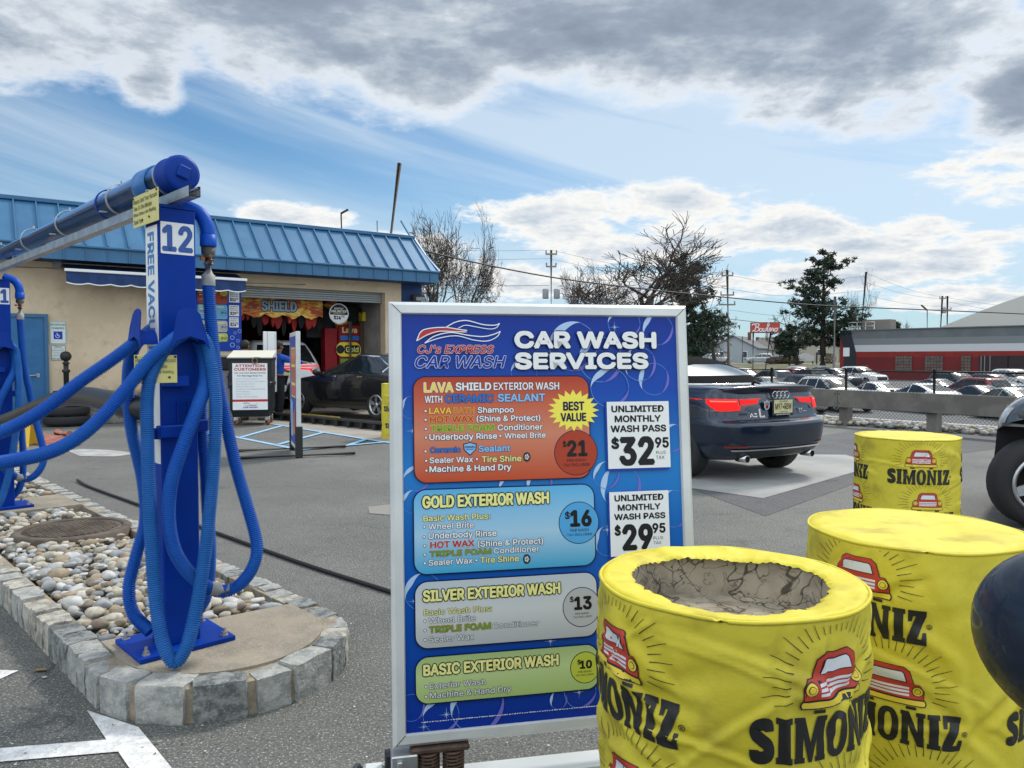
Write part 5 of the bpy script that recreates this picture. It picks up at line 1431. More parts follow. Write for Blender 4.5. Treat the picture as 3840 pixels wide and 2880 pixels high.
b = MB(); b.add([(-.44, -.48, 1.405), (.44, -.48, 1.405), (.44, .46, 1.55), (-.44, .46, 1.55), (-.44, -.48, 1.385), (.44, -.48, 1.385), (.44, .46, 1.53), (-.44, .46, 1.53)], [(0, 1, 2, 3), (0, 4, 5, 1), (1, 5, 6, 2), (3, 7, 4, 0), (2, 6, 7, 3)]); b.build('lid', mat('lid_cream', (.62, .60, .50), .6), t)
for sx in (-.3, .32):
    for sy in (-.3, .3):
        b = MB(); b.lathe([(.03, -.025), (.075, -.02), (.075, .02), (.03, .025)], 18, 0, (sx, sy, .075), (.8, .5, 0)); b.build('wheel', mat('caster_tan', (.22, .10, .06), .6), t)
        b = MB(); b.box((sx, sy, .14), (.10, .09, .09), 0, None, .01); b.build('caster_fork', M_galv, t)
b = MB(); b.tube([V((.10 + .05 * cos(w), -.49, 1.33 + .055 * sin(w))) for w in [2 * pi * k / 14 for k in range(15)]], .012, 6); b.tube([(.05, -.48, 1.37), (.10, -.49, 1.40), (.2, -.48, 1.39)], .010, 6); b.build('rope', mat('rope', (.25, .16, .09), .9), t)
nx0, nx1, nz0, nz1 = -.34, .34, .33, 1.28
b = MB(); b.box(((nx0 + nx1) / 2, -.466, (nz0 + nz1) / 2), (nx1 - nx0, .012, nz1 - nz0), 0); nt_ = b.build('notice', P_white, t)
b = MB(); y = -.4735; nw, nh = nx1 - nx0, nz1 - nz0
N_ = lambda s, x0, z0, x1, z1, m, o=.03: text(b, s, nx0 + x0 * nw, nz1 - z1 * nh, nx0 + x1 * nw, nz1 - z0 * nh, y, m, o)
N_('ATTENTION', .08, .025, .92, .085, 0, .06); N_('CUSTOMERS', .05, .10, .96, .16, 0, .06)
N_('We Are Not Responsible', .05, .195, .95, .225, 1, .04); N_('For Damage Due To:', .14, .255, .86, .29, 1, .04)
for k, s in enumerate(('Open Windows & Doors', 'Convertible Tops & Roof Racks', 'Loose Moldings & Emblems', 'Antennas, Wheel Covers', 'Custom Or Added Parts', 'Existing Damage', 'Wipers & Mirrors', 'Items Left In Vehicle')): N_(s, .10, .325 + .054 * k, (.72, .94, .66, .62, .93, .48, .52, .72)[k], .350 + .054 * k, 2, .0)
b.sheet([(nx0, nz0 + .175 * nh), (nx1, nz0 + .175 * nh), (nx1, nz0 + .225 * nh), (nx0, nz0 + .225 * nh)], y, 0)
N_("CJ's EXPRESS", .34, .895, .68, .92, 0, .04); N_('CAR WASH', .29, .93, .71, .965, 3, .05)
b.add([(nx0 + nw * (.30 + .4 * k / 8), y, nz1 - nh * (.875 - .018 * sin(k * .75 + .4))) for k in range(9)] + [(nx0 + nw * (.30 + .4 * k / 8), y, nz1 - nh * (.868 - .026 * sin(k * .75 + .4))) for k in range(9)], [(k, k + 1, k + 10, k + 9) for k in range(8)], 3)
b.build('lettering', [cmat('notice_red', (.50, .04, .035), .5), P_black, P_gr, P_rim], nt_)
p = W(1012, 1340, 17.2)
t = thing('sign_board', 'plain white back of a tall board standing behind the waste container', 'sign', (p.x, p.y, 0), radians(25))
b = MB(); b.box((-.02, 0, 1.3), (.24, .05, 1.35), 0, None, .006); b.build('panel', M_wplate, t)
b = MB(); b.box((-.055, -.028, 1.3), (.008, .006, 1.35)); b.build('joint', M_grey, t)
b = MB(); b.box((.12, .05, 1.3), (.05, .12, 1.35), 0, None, .006); b.build('side_rail', M_alu, t)
b = MB(); b.box((0, 0, .32), (.05, .05, .64)); b.box((0, 0, .02), (.5, .4, .04)); b.build('stand', M_blk, t)
# second framed sign, seen nearly edge-on
pb = G(1122, 1718)
vd = V((pb.x, pb.y, 0)).normalized(); side = V((vd.y, -vd.x, 0))
sa = atan2(vd.y, vd.x) + radians(5.2)
t = thing('lane_sign', 'narrow edge-on view of a framed wash menu standing on black cross feet', 'sign', (pb.x - .0 * side.x, pb.y, 0), sa)
b = MB(); L, H0, H1 = 1.0, .10, 1.76
b.box((L / 2, 0, (H0 + H1) / 2), (L, .062, H1 - H0), 0, None, .004); b.build('frame', M_alu, t)
b = MB(); y = .0322
b.add([(.05, y, .16), (.95, y, .16), (.95, y, 1.70), (.05, y, 1.70)], [(0, 1, 2, 3)], 0)
for k, (a, c) in enumerate(((1.30, 1.52), (1.04, 1.26), (.85, 1.0))): b.add([(.12, y + .001, a), (.72, y + .001, a), (.72, y + .001, c), (.12, y + .001, c)], [(0, 1, 2, 3)], k + 1); b.add([(.10, y + .0006, a - .02), (.74, y + .0006, a - .02), (.74, y + .0006, c + .02), (.10, y + .0006, c + .02)], [(0, 1, 2, 3)], 4)
b.add([(.2, y + .001, .3), (.6, y + .001, .3), (.6, y + .001, .55), (.2, y + .001, .7)], [(0, 1, 2, 3)], 1); b.add([(.55, y + .0014, .25), (.85, y + .0014, .25), (.85, y + .0014, .8), (.55, y + .0014, .75)], [(0, 1, 2, 3)], 5)
b.build('menu_print', [cmat('board_blue', (0, 0, 0)), P_org, P_circ, P_red, P_yel, P_lb], t)
for q in (.02, .98):
    b = MB(); b.box((q, 0, .22), (.07, .10, .44), 0, None, .01); b.build('clamp', M_blk, t)
R_ = Matrix.Rotation(-sa, 3, 'Z')
b = MB()
for xx in (.05, .95):
    b.tube([(xx, -.78, .03), (xx, .78, .03)], .022, 10)
b.build('foot_bar', M_blk, t)
# ================================================================ VEHICLES
M_tyre = mat('tyre_rubber', (.017, .017, .018), .75, bump=.3, bscale=40)
M_rim = mat('alloy_rim', (.48, .49, .50), .3, metal=.85); M_hub = mat('wheel_shadow', (.012, .012, .013), .7)
M_glass = mat('tinted_glass', (.012, .016, .018), .04, spec=.8)
M_liner = mat('arch_liner', (.008, .008, .009), .9)
M_chrome = mat('chrome', (.62, .63, .64), .12, metal=1.0)
M_head = mat('headlamp', (.42, .44, .45), .1, coat=1.0); M_tail = mat('tail_lens', (.32, .012, .010), .15, coat=1.0)
M_plate = mat('number_plate', (.62, .57, .30), .5); M_trim = mat('black_trim', (.012, .012, .013), .45)
M_brake = mat('lit_brake_lamp', (.75, .008, .006), .35, emit=.9, spec=.15); M_brake2 = mat('lit_brake_bar', (1.0, .10, .08), .2, emit=1.3)
def paint(name, col, met=.35): return mat('paint_' + name, col, .32, metal=met, coat=1.0)
def chaikin(L, n=2):
    for _ in range(n):
        out = [L[0]]
        for a, b in zip(L, L[1:]):
            out.append(tuple(.75 * p + .25 * q for p, q in zip(a, b))); out.append(tuple(.25 * p + .75 * q for p, q in zip(a, b)))
        L = out + [L[-1]]
    return L
def outline(xr, xf, w, rr, rf, bur, buf):
    P = []
    rr = min(rr, w * .95, (xf - xr) * .49); rf = min(rf, w * .95, (xf - xr) * .49)
    NS, NE, NC = 16, 10, 6
    side = lambda x: w
    for k in range(NE): P.append((xr, -(w - rr) + 2 * (w - rr) * k / NE) if 0 else (xf, -(w - rf) + 2 * (w - rf) * k / NE))
    for k in range(NC):
        a = pi / 2 * k / NC; P.append((xf - rf + rf * cos(a), w - rf + rf * sin(a)))
    for k in range(NS): P.append((xf - rf + (xr + rr - xf + rf) * k / NS, w))
    for k in range(NC):
        a = pi / 2 + pi / 2 * k / NC; P.append((xr + rr + rr * cos(a), w - rr + rr * sin(a)))
    for k in range(NE): P.append((xr, (w - rr) - 2 * (w - rr) * k / NE))
    for k in range(NC):
        a = pi + pi / 2 * k / NC; P.append((xr + rr + rr * cos(a), -(w - rr) + rr * sin(a)))
    for k in range(NS): P.append((xr + rr + (xf - rf - xr - rr) * k / NS, -w))
    for k in range(NC):
        a = 3 * pi / 2 + pi / 2 * k / NC; P.append((xf - rf + rf * cos(a), -(w - rf) + rf * sin(a)))
    mid = (xr + xf) / 2
    out = []
    for x, y in P:
        e = (y / w) ** 2
        if x > mid: x -= buf * e * max(0, (x - mid) / (xf - mid)) ** 4
        else: x += bur * e * max(0, (mid - x) / (mid - xr)) ** 4
        y *= 1 - .035 * abs((x - mid) / (xf - xr) * 2) ** 3
        out.append((x, y))
    return out
def slice_body(SL, rr=.3, rf=.35, bur=.06, buf=.10, smooth_n=2):
    SL = [tuple(s) + ((rr, rf) if len(s) == 4 else ()) for s in SL]
    SL = chaikin(SL, smooth_n)
    b = MB(); rings = []
    for z, xr, xf, w, r1, r2 in SL: rings.append([(x, y, z) for x, y in outline(xr, xf, w, r1, r2, bur, buf)])
    n = len(rings[0]); vs = [p for r in rings for p in r]
    b.add(vs, [(k * n + j, k * n + (j + 1) % n, (k + 1) * n + (j + 1) % n, (k + 1) * n + j) for k in range(len(rings) - 1) for j in range(n)], 0, True)
    # close the bottom and the top towards the middle line
    for r, flip in ((0, True), (len(rings) - 1, False)):
        P = rings[r]; c = (sum(p[0] for p in P) / n, 0, P[0][2]); o = len(b.v)
        b.v.append(c)
        for j in range(n):
            q = [r * n + j, r * n + (j + 1) % n, o]
            b.f.append(q[::-1] if flip else q); b.m.append(0); b.sm.append(True)
    return b
def carve(b, cyls, mats):
    # cut wheel arches; returns a finished mesh
    ob = b.build('body', mats)
    c = MB()
    for (x, z, r, y0, y1) in cyls:
        c.lathe([(r, y0), (r, y1)], 28, 0, (x, 0, z), (0, 1, 0), cap=True)
    co = c.build('cutter', [mats[1]])
    md = ob.modifiers.new('arch', 'BOOLEAN'); md.object = co; md.operation = 'DIFFERENCE'; md.solver = 'EXACT'
    try: md.material_mode = 'TRANSFER'
    except Exception: pass
    bpy.context.view_layer.update()
    dg = bpy.context.evaluated_depsgraph_get()
    me = bpy.data.meshes.new_from_object(ob.evaluated_get(dg))
    me.name = 'body'
    me.set_sharp_from_angle(angle=radians(38))
    for o in (ob, co): bpy.data.objects.remove(o)
    return me
def bvh_of(me):
    return BVHTree.FromPolygons([v.co.copy() for v in me.vertices], [tuple(p.vertices) for p in me.polygons])
def decal(tree, poly, side, m=0, off=.004, step=.05, mb=None, inner=False):
    # a patch laid on the body: side 'L','R' -> poly in (x, z); 'F','B' -> poly in (y, z); 'T' -> poly in (x, y)
    q = MB(); q.sheet(poly, 0, 0); q = gridcut(q, step)
    D = {'L': V((0, 1, 0)), 'R': V((0, -1, 0)), 'F': V((1, 0, 0)), 'B': V((-1, 0, 0)), 'T': V((0, 0, 1))}[side]
    vs = []
    for (u, _, w) in q.v:
        o = {'L': V((u, 5, w)), 'R': V((u, -5, w)), 'F': V((6, u, w)), 'B': V((-6, u, w)), 'T': V((u, w, 5))}[side]
        loc, nrm, i, d = tree.ray_cast(o, -D)
        if loc is None: loc, nrm, i, d = tree.find_nearest(o - D * 4.5)
        vs.append(loc + D * off + nrm * (off * .3 if nrm.dot(D) > 0 else 0))
    r = mb or MB()
    r.add(vs, q.f, m, True)
    return r
def wheel_meshes(R, w, spokes=5):
    t = MB(); t.lathe([(R * .66, -w * .5), (R * .80, -w * .52), (R * .95, -w * .46), (R, -w * .30), (R, w * .30), (R * .95, w * .46), (R * .80, w * .52), (R * .66, w * .5), (R * .64, w * .3)], 36, 0, (0, 0, 0), (0, 1, 0))
    for z in (-.18, 0, .18): t.lathe([(R * 1.001, w * (z - .015)), (R * 1.001, w * (z + .015))], 36, 0, (0, 0, 0), (0, 1, 0))
    r = MB(); r.lathe([(R * .66, w * .49), (R * .64, w * .53), (R * .60, w * .50), (R * .58, w * .1), (.001, w * .08)], 36, 1, (0, 0, 0), (0, 1, 0))
    r.lathe([(R * .675, w * .5), (R * .655, w * .55), (R * .60, w * .54), (R * .59, w * .3)], 36, 0, (0, 0, 0), (0, 1, 0))
    for k in range(spokes):
        a = 2 * pi * k / spokes
        ca, sa_ = cos(a), sin(a)
        P = [(-.05, .12), (-.115, .40), (-.10, .615), (.10, .615), (.115, .40), (.05, .12)]
        if spokes > 5: P = [(p[0] * .6, p[1]) for p in P]
        y0 = w * .52
        f = [V(((p[0] * ca + p[1] * sa_) * R, y0 - (.025 if p[1] < .2 else (.01 if p[1] < .5 else 0)) * .6, (-p[0] * sa_ + p[1] * ca) * R)) for p in P]
        g_ = [p - V((0, .03, 0)) for p in f]
        r.add(f + g_, [(0, 1, 2, 3, 4, 5)] + [(i, i + 6, (i + 1) % 6 + 6, (i + 1) % 6) for i in range(6)], 0)
    r.lathe([(.0001, w * .51), (R * .10, w * .50), (R * .15, w * .46), (R * .15, w * .2)], 18, 0, (0, 0, 0), (0, 1, 0))
    for k in range(5):
        a = 2 * pi * (k + .5) / 5; r.lathe([(.0001, w * .49), (.011, w * .49), (.011, w * .4)], 8, 1, (R * .21 * sin(a), 0, R * .21 * cos(a)), (0, 1, 0))
    return t, r
KIND = {}
def mirror_poly(P): return [(-p[0], p[1]) for p in P]
def kind_def(name):
    if name in KIND: return KIND[name]
    k = {}
    if name in ('sedan', 'fastback'):
        R, wb, L2 = .325, 2.74, 2.35
        SL = [(.20, -2.12, 2.12, .80), (.26, -2.25, 2.24, .87), (.42, -2.33, 2.34, .905), (.56, -2.35, 2.36, .915), (.70, -2.34, 2.28, .915), (.80, -2.32, 2.06, .905), (.87, -2.30, 1.66, .89), (.93, -2.27, 1.18, .875),
              (.97, -2.20, .98, .86), (1.03, -1.92, .86, .83), (1.06, -1.76, .78, .80), (1.20, -1.50, .44, .71), (1.33, -1.22, .10, .63), (1.40, -1.0, -.12, .57), (1.44, -.75, -.28, .45)]
        if name == 'fastback':
            SL = SL[:8] + [(.98, -2.22, .98, .86), (1.05, -2.02, .82, .82), (1.15, -1.68, .56, .74), (1.25, -1.36, .30, .68), (1.34, -1.02, .06, .62), (1.40, -.76, -.14, .56), (1.43, -.56, -.3, .45)]
        sw = [[(.72, 1.01), (.26, 1.33), (-.30, 1.37), (-.32, .97), (.70, .965)], [(-.38, .97), (-.36, 1.37), (-1.0, 1.34), (-1.44, 1.14), (-1.48, 1.0)]]
        if name == 'fastback': sw[1] = [(-.38, .97), (-.36, 1.37), (-.86, 1.31), (-1.5, 1.10), (-1.42, 1.0)]
        ws = [(-.66, 1.0), (-.54, 1.36), (.54, 1.36), (.66, 1.0)]; rw = [(-.62, 1.09), (-.50, 1.35), (.50, 1.35), (.62, 1.09)]
        tl = [(.80, .74), (.52, .76), (.52, .90), (.80, .90)]; hl = [(.84, .64), (.50, .60), (.52, .70), (.84, .76)]
        gr = [(-.45, .42), (.45, .42), (.48, .62), (-.48, .62)]; lp = (.70, .84); H = 1.44
    elif name == 'suv':
        R, wb = .365, 2.80
        SL = [(.26, -2.15, 2.12, .82), (.33, -2.28, 2.24, .90), (.52, -2.34, 2.33, .945), (.72, -2.35, 2.34, .955), (.88, -2.34, 2.28, .955), (.98, -2.33, 2.10, .94), (1.04, -2.32, 1.70, .92), (1.09, -2.31, 1.22, .905),
              (1.13, -2.30, 1.04, .89), (1.20, -2.27, .92, .86), (1.42, -2.13, .56, .775), (1.58, -1.98, .24, .71), (1.66, -1.86, .02, .66), (1.70, -1.62, -.22, .56)]
        sw = [[(.80, 1.17), (.30, 1.55), (-.30, 1.59), (-.32, 1.12), (.78, 1.12)], [(-.39, 1.12), (-.37, 1.59), (-1.12, 1.58), (-1.18, 1.13)], [(-1.26, 1.14), (-1.20, 1.57), (-1.66, 1.54), (-1.92, 1.26), (-1.90, 1.16)]]
        ws = [(-.72, 1.17), (-.60, 1.58), (.60, 1.58), (.72, 1.17)]; rw = [(-.74, 1.14), (-.60, 1.58), (.60, 1.58), (.74, 1.14)]
        tl = [(.86, .86), (.58, .90), (.60, 1.06), (.86, 1.08)]; hl = [(.88, .78), (.56, .76), (.56, .88), (.88, .93)]
        gr = [(-.50, .55), (.50, .55), (.54, .84), (-.54, .84)]; lp = (.78, .92); H = 1.7
    elif name == 'convertible':
        R, wb = .325, 2.60
        SL = [(.24, -1.86, 1.92, .76), (.28, -2.02, 2.04, .83), (.40, -2.11, 2.14, .875), (.47, -2.13, 2.16, .89), (.62, -2.145, 2.14, .897), (.665, -2.14, 2.12, .897), (.690, -2.09, 2.10, .892), (.715, -2.045, 2.06, .888), (.80, -2.035, 1.98, .885),
              (.90, -2.01, 1.60, .872), (.97, -1.99, 1.25, .855), (1.00, -1.985, 1.05, .842), (1.035, -2.005, .95, .82), (1.055, -2.015, .9, .795), (1.066, -1.97, .85, .77), (1.078, -1.72, .8, .74), (1.085, -1.45, .75, .70)]
        sw = []; ws = [(-.6, 1.1), (-.5, 1.3), (.5, 1.3), (.6, 1.1)]; rw = None
        tl = None; hl = [(.80, .62), (.46, .60), (.48, .70), (.80, .74)]; gr = [(-.42, .35), (.42, .35), (.46, .62), (-.46, .62)]; lp = None; H = 1.41
    b = slice_body(SL, **({'rr': .26, 'rf': .5, 'bur': .09, 'buf': .2} if name == 'convertible' else {'rr': .34, 'rf': .5, 'bur': .12, 'buf': .2} if name != 'suv' else {'rr': .24, 'rf': .42, 'bur': .08, 'buf': .18}))
    W_ = max(s[3] for s in SL)
    ar = R + .055
    cyl = []
    for x in (-wb / 2 - .0, wb / 2):
        for s in (-1, 1): cyl.append((x, R, ar, s * (W_ - .27), s * (W_ + .2)))
    me = carve(b, cyl, [M_trim, M_liner])
    tree = bvh_of(me)
    k.update(me=me, tree=tree, R=R, wb=wb, W=W_, H=H)
    D = []
    if ws and name != 'convertible': D.append(('windscreen', decal(tree, ws, 'F'), M_glass))
    if rw: D.append(('rear_window', decal(tree, rw, 'B'), M_glass))
    for s in 'LR':
        for P in sw: D.append(('side_window', decal(tree, P, s), M_glass))
    sgn = lambda P, s: P if s > 0 else mirror_poly(P)
    for s in (1, -1):
        D.append(('headlight', decal(tree, sgn(hl, s), 'F', off=.008), M_head))
        if tl:
            q = decal(tree, sgn(tl, s), 'B', off=.008); D.append(('tail_light', q, M_tail))
    D.append(('grille', decal(tree, gr, 'F', off=.006), M_trim))
    if lp:
        D.append(('number_plate', decal(tree, [(-.15, lp[0]), (.15, lp[0]), (.15, lp[1]), (-.15, lp[1])], 'B', off=.012), M_plate))
        D.append(('bumper_trim', decal(tree, [(-.72, .30), (.72, .30), (.78, .44), (-.78, .44)], 'B', off=.004), M_trim))
        for s in 'LR':
            for x in ((.15, -.75) if name != 'x' else ()):
                q = decal(tree, [(x - .18, .90 if name != 'suv' else 1.02), (x + .0, .90 if name != 'suv' else 1.02), (x + .0, .93 if name != 'suv' else 1.05), (x - .18, .93 if name != 'suv' else 1.05)], s, off=.02); D.append(('door_handle', q, M_chrome))
            D.append(('door_seam', decal(tree, [(-.34, .36), (-.325, .36), (-.325, .95 if name != 'suv' else 1.1), (-.34, .95 if name != 'suv' else 1.1)], s, off=.003), M_trim))
    q = []
    for nm_, mb_, mt_ in D:
        o = mb_.build(nm_, mt_); q.append((nm_, o.data)); bpy.data.objects.remove(o)
    t, r = wheel_meshes(R, .225)
    ot = t.build('wheel', M_tyre); orr = r.build('rim', [M_rim, M_hub])
    q2 = (ot.data, orr.data); bpy.data.objects.remove(ot); bpy.data.objects.remove(orr)
    k['decals'] = q; k['wheel'] = q2
    mr = MB()
    mr.add([(v.co.x, v.co.y, v.co.z) for v in []], [])
    g_ = MB(); vs, fs = ICO; g_.add([(v.x * .08, v.y * .11, v.z * .075) for v in vs], fs, 0, True); g_.box((.02, -.10, -.04), (.05, .1, .04))
    o = g_.build('wing_mirror', M_trim); k['mirror'] = o.data; bpy.data.objects.remove(o)
    KIND[name] = k
    return k
def addpart(name, data, parent, loc=(0, 0, 0), rot=(0, 0, 0)):
    o = bpy.data.objects.new(name, data); COL.objects.link(o); o.parent = parent; o.location = loc; o.rotation_euler = rot; return o
BODYM = {}
def make_car(kind, pm, label, cat, loc, heading, group=None, name='parked_car', skip=(), steer=0.0, rails=False, scale=1.0):
    k = kind_def(kind)
    t = thing(name, label, cat, loc, radians(heading), group)
    key = (kind, pm.name)
    if key not in BODYM:
        me = k['me'].copy(); me.materials[0] = pm; BODYM[key] = me
    body = addpart('body', BODYM[key], t)
    for nm_, me in k['decals']:
        if nm_ not in skip: addpart(nm_, me, t)
    for x in (k['wb'] / 2, -k['wb'] / 2):
        for s in (1, -1):
            st = steer if x > 0 else 0
            w_ = addpart('wheel', k['wheel'][0], t, (x, s * (k['W'] - .125), k['R']), (0, 0, (0 if s > 0 else pi) + st))
            addpart('rim', k['wheel'][1], w_)
    zx = {'sedan': (.62, 1.0), 'fastback': (.62, 1.0), 'suv': (.72, 1.17), 'convertible': (.72, 1.04)}[kind]
    for s in (1, -1): addpart('wing_mirror', k['mirror'], t, (zx[0], s * (k['W'] + .03), zx[1]), (0, 0, 0 if s > 0 else pi))
    if rails:
        for s in (1, -1):
            b = MB(); b.tube([(.0, s * .62, 1.69), (-.1, s * .62, 1.74), (-1.5, s * .62, 1.73), (-1.65, s * .62, 1.66)], .02, 6); b.build('roof_rail', M_trim, t)
    t.scale = (scale,) * 3
    return t, k

WHITE, SILVER, BLACK, NAVY, RED, GREY, GRAPH, GREEN = paint('white', (.74, .75, .75), 0), paint('silver', (.48, .50, .50), .5), paint('black', (.006, .007, .009), .1), paint('navy', (.010, .018, .045)), paint('red', (.22, .012, .010)), paint('grey', (.10, .115, .125)), paint('graphite', (.035, .038, .042)), paint('pale_green', (.36, .42, .40), .4)
# ---- dark blue convertible with brake lights on
AUDI = paint('deep_blue', (.004, .015, .040), .45)
AXR = V((2.68, 9.37, 0)); AH = degrees_ = math.degrees(atan2(.86, -.51))
fwd = V((-.51, .86, 0)).normalized()
ac = AXR + fwd * 1.30
cv, kc = make_car('convertible', AUDI, 'dark blue soft-top convertible with its red brake lights lit', 'car', (ac.x, ac.y, 0), AH, name='convertible_car')
TR = kc['tree']
ST = [(1.04, -1.42, .88, .745, .3, .2), (1.08, -1.40, .86, .735, .3, .2), (1.16, -1.24, .66, .70, .3, .2), (1.26, -1.02, .36, .64, .3, .2), (1.34, -.80, .12, .58, .28, .2), (1.39, -.56, -.08, .50, .25, .2), (1.415, -.36, -.22, .36, .2, .1)]
b = slice_body(ST, bur=.12, buf=.12)
top = b.build('soft_top', mat('black_canvas', (.006, .007, .008), .95, bump=.15, bscale=120, spec=.08), cv, sharp=60)
tt = bvh_of(top.data)
gl = mat('rear_glass', (.50, .56, .60), .05, metal=.9)
P = [(-.55, 1.185), (-.52, 1.175), (.52, 1.175), (.55, 1.185), (.45, 1.25), (.34, 1.295), (.22, 1.31), (-.22, 1.31), (-.34, 1.295), (-.45, 1.25)]
decal(tt, P, 'B', off=.006, step=.04).build('rear_window', gl, top)
for s in 'LR': decal(tt, [(.62, 1.09), (.22, 1.28), (-.30, 1.30), (-.62, 1.12), (-.60, 1.08)], s, off=.005).build('side_window', M_glass, cv)
# chrome strip round the base of the top
ol = [(x, y) for x, y in outline(-1.50, .9, .77, .36, .2, .13, .1)]
n = len(ol); i0 = [i for i in range(n) if ol[i][0] < .6]
seq = sorted(i0)
b = MB(); b.tube([V((ol[i][0], ol[i][1], 1.082)) for i in seq], .013, 8); b.build('chrome_strip', M_chrome, cv)
def part(nm_, mb_, m): return mb_.build(nm_, m, cv)
part('third_brake_light', decal(TR, [(-.15, 1.045), (.15, 1.045), (.15, 1.06), (-.15, 1.06)], 'B', off=.012, step=.03), mat('dim_brake', (.45, .03, .02), .3, emit=.35))
b = MB()
sp = [V((-2.055 + .10 * (y / .76) ** 2 + .05 * max(0, abs(y / .76) - .8) * 5, y, 1.072 - .025 * abs(y / .76) ** 3)) for y in [-.76 + 1.52 * i / 24 for i in range(25)]]
vs = [p for p in sp] + [p + V((.12, 0, .010)) for p in sp] + [p + V((.035, 0, -.030)) for p in sp]
b.add(vs, [(i, i + 1, 26 + i, 25 + i) for i in range(24)] + [(i, 50 + i, 51 + i, i + 1) for i in range(24)], 0, True); b.build('boot_spoiler', AUDI, cv)
for s in (1, -1):
    q = lambda P: [(s * p[0], p[1]) for p in P]
    o = part('tail_light', decal(TR, q([(.875, .945), (.60, .945), (.30, .930), (.335, .875), (.52, .845), (.56, .805), (.80, .795), (.86, .80)]), 'B', off=.006, step=.03), mat('dark_lens', (.05, .004, .004), .12, coat=1))
    decal(TR, q([(.855, .935), (.61, .935), (.61, .87), (.80, .86), (.84, .88)]), 'B', off=.010, step=.03).build('lamp', M_brake, o)
    decal(TR, q([(.845, .875), (.60, .865), (.60, .815), (.78, .805), (.83, .812)]), 'B', off=.011, step=.03).build('lamp', M_brake, o)
    decal(TR, q([(.59, .933), (.33, .922), (.35, .885), (.59, .868)]), 'B', off=.010, step=.03).build('lamp', M_brake, o)
    decal(TR, q([(.84, .918), (.63, .918), (.63, .904), (.84, .904)]), 'B', off=.014, step=.03).build('lamp', M_brake2, o)
    side = 'L' if s > 0 else 'R'
    decal(TR, [(-1.99, .94), (-1.76, .935), (-1.72, .90), (-1.80, .84), (-1.98, .80)], side, off=.006, step=.03).build('lamp', M_brake, o)
    part('reflector', decal(TR, q([(.80, .405), (.56, .405), (.56, .425), (.80, .43)]), 'B', off=.006, step=.04), mat('reflector_red', (.22, .015, .01), .3))
    b = MB(); b.lathe([(.036, -.05), (.040, -.05), (.042, .10), (.036, .10), (.034, -.04)], 20, 0, (-2.0, s * .54, .275), (1, 0, 0)); b.lathe([(.0001, 0), (.036, 0)], 16, 1, (-2.02, s * .54, .275), (1, 0, 0)); b.build('exhaust', [M_chrome, M_hub], cv)
part('plate_recess', decal(TR, [(-.62, .90), (.62, .90), (.36, .74), (-.36, .74)], 'B', off=.003, step=.05), AUDI)
pf = MB(); pf.box((-2.068, 0, .835), (.012, .345, .185), 0, None, .004); pfo = part('plate_frame', pf, M_blk)
b = MB(); b.box((-2.0755, 0, .845), (.004, .305, .150), 0); po_ = b.build('number_plate', M_plate, pfo)
q = MB(); text(q, 'M97•RBW', -.135, -.034, .135, .036, 0, 0, .02); text(q, 'NEW JERSEY', -.07, .050, .07, .066, 0, 0, .01); text(q, 'Garden State', -.06, -.066, .06, -.050, 0, 0, .0)
q.v = [(-2.0785 + p[1], -p[0], .845 + p[2]) for p in q.v]; q.build('lettering', P_black, po_)
q = MB(); text(q, 'JACK DANIEL', -.12, .749, .12, .763, 0, 0, .03); q.v = [(-2.0755 + p[1], -p[0], p[2]) for p in q.v]; q.build('lettering', P_white, pfo)
b = MB()
for k in range(4):
    cy = .089 - .0593 * k
    b.tube([V((-2.032 - .004 * k % 2, cy + .040 * cos(w), .975 + .040 * sin(w))) for w in [2 * pi * i / 24 for i in range(24)]], .0062, 6, closed=True)
part('badge', b, M_chrome)
def bodytext(s, y0, z0, y1, z1, m, nm_='badge', off=.03):
    q = MB(); text(q, s, -y0, z0, -y1, z1, 0, 0, off)
    A = []
    for p in q.v:
        loc, nrm, i, d = TR.ray_cast(V((-6, -p[0], p[2])), V((1, 0, 0)))
        x = loc.x if loc else -2.03
        A.append((x - .006 + p[1], -p[0], p[2]))
    q.v = A; q.build(nm_, m, cv)
bodytext('A3', .48, .735, .37, .775, M_chrome)
bodytext('L', .335, .735, .265, .82, cmat('sticker_white', (.7, .7, .68), .5), 'sticker', .09); bodytext('L', .325, .742, .275, .812, cmat('sticker_maroon', (.16, .02, .03), .5), 'sticker', .04)
q = MB()
for cx, cz, r in ((0, 0, .045), (-.028, .035, .018), (0, .045, .018), (.028, .035, .018)): q.disc(cx, cz, r, 0, 0, 14)
for cx, cz, r in ((0, -.008, .022), (-.02, .022, .008), (0, .03, .008), (.02, .022, .008)): q.disc(cx, cz, r, .002, 1, 12)
q.v = [(-2.046 - p[1] * 1.5, .235 - p[0], .855 + p[2]) for p in q.v]; q.build('sticker', [cmat('sticker_grey', (.50, .50, .50), .5), cmat('sticker_maroon', (0, 0, 0))], cv)
q = MB(); q.ring(0, 0, .016, .022, 0, 0, 14); q.disc(-.02, .022, .012, 0, 0, 10); q.disc(.02, .022, .012, 0, 0, 10); q.sheet([(.04, .0), (.11, -.004), (.11, -.010), (.04, -.010)], 0, 0)
q.v = [(-2.043, -.33 - p[0], .785 + p[2]) for p in q.v]; q.build('sticker', cmat('sticker_grey', (0, 0, 0)), cv)
part('diffuser', decal(TR, [(-.60, .275), (.60, .275), (.70, .36), (-.70, .36)], 'B', off=.006, step=.05), M_trim)
part('bumper_strip', decal(TR, [(-.72, .365), (.72, .365), (.74, .382), (-.74, .382)], 'B', off=.012, step=.05), M_chrome)
part('boot_seam', decal(TR, [(-.66, .705), (.66, .705), (.66, .712), (-.66, .712)], 'B', off=.003, step=.05), M_trim)
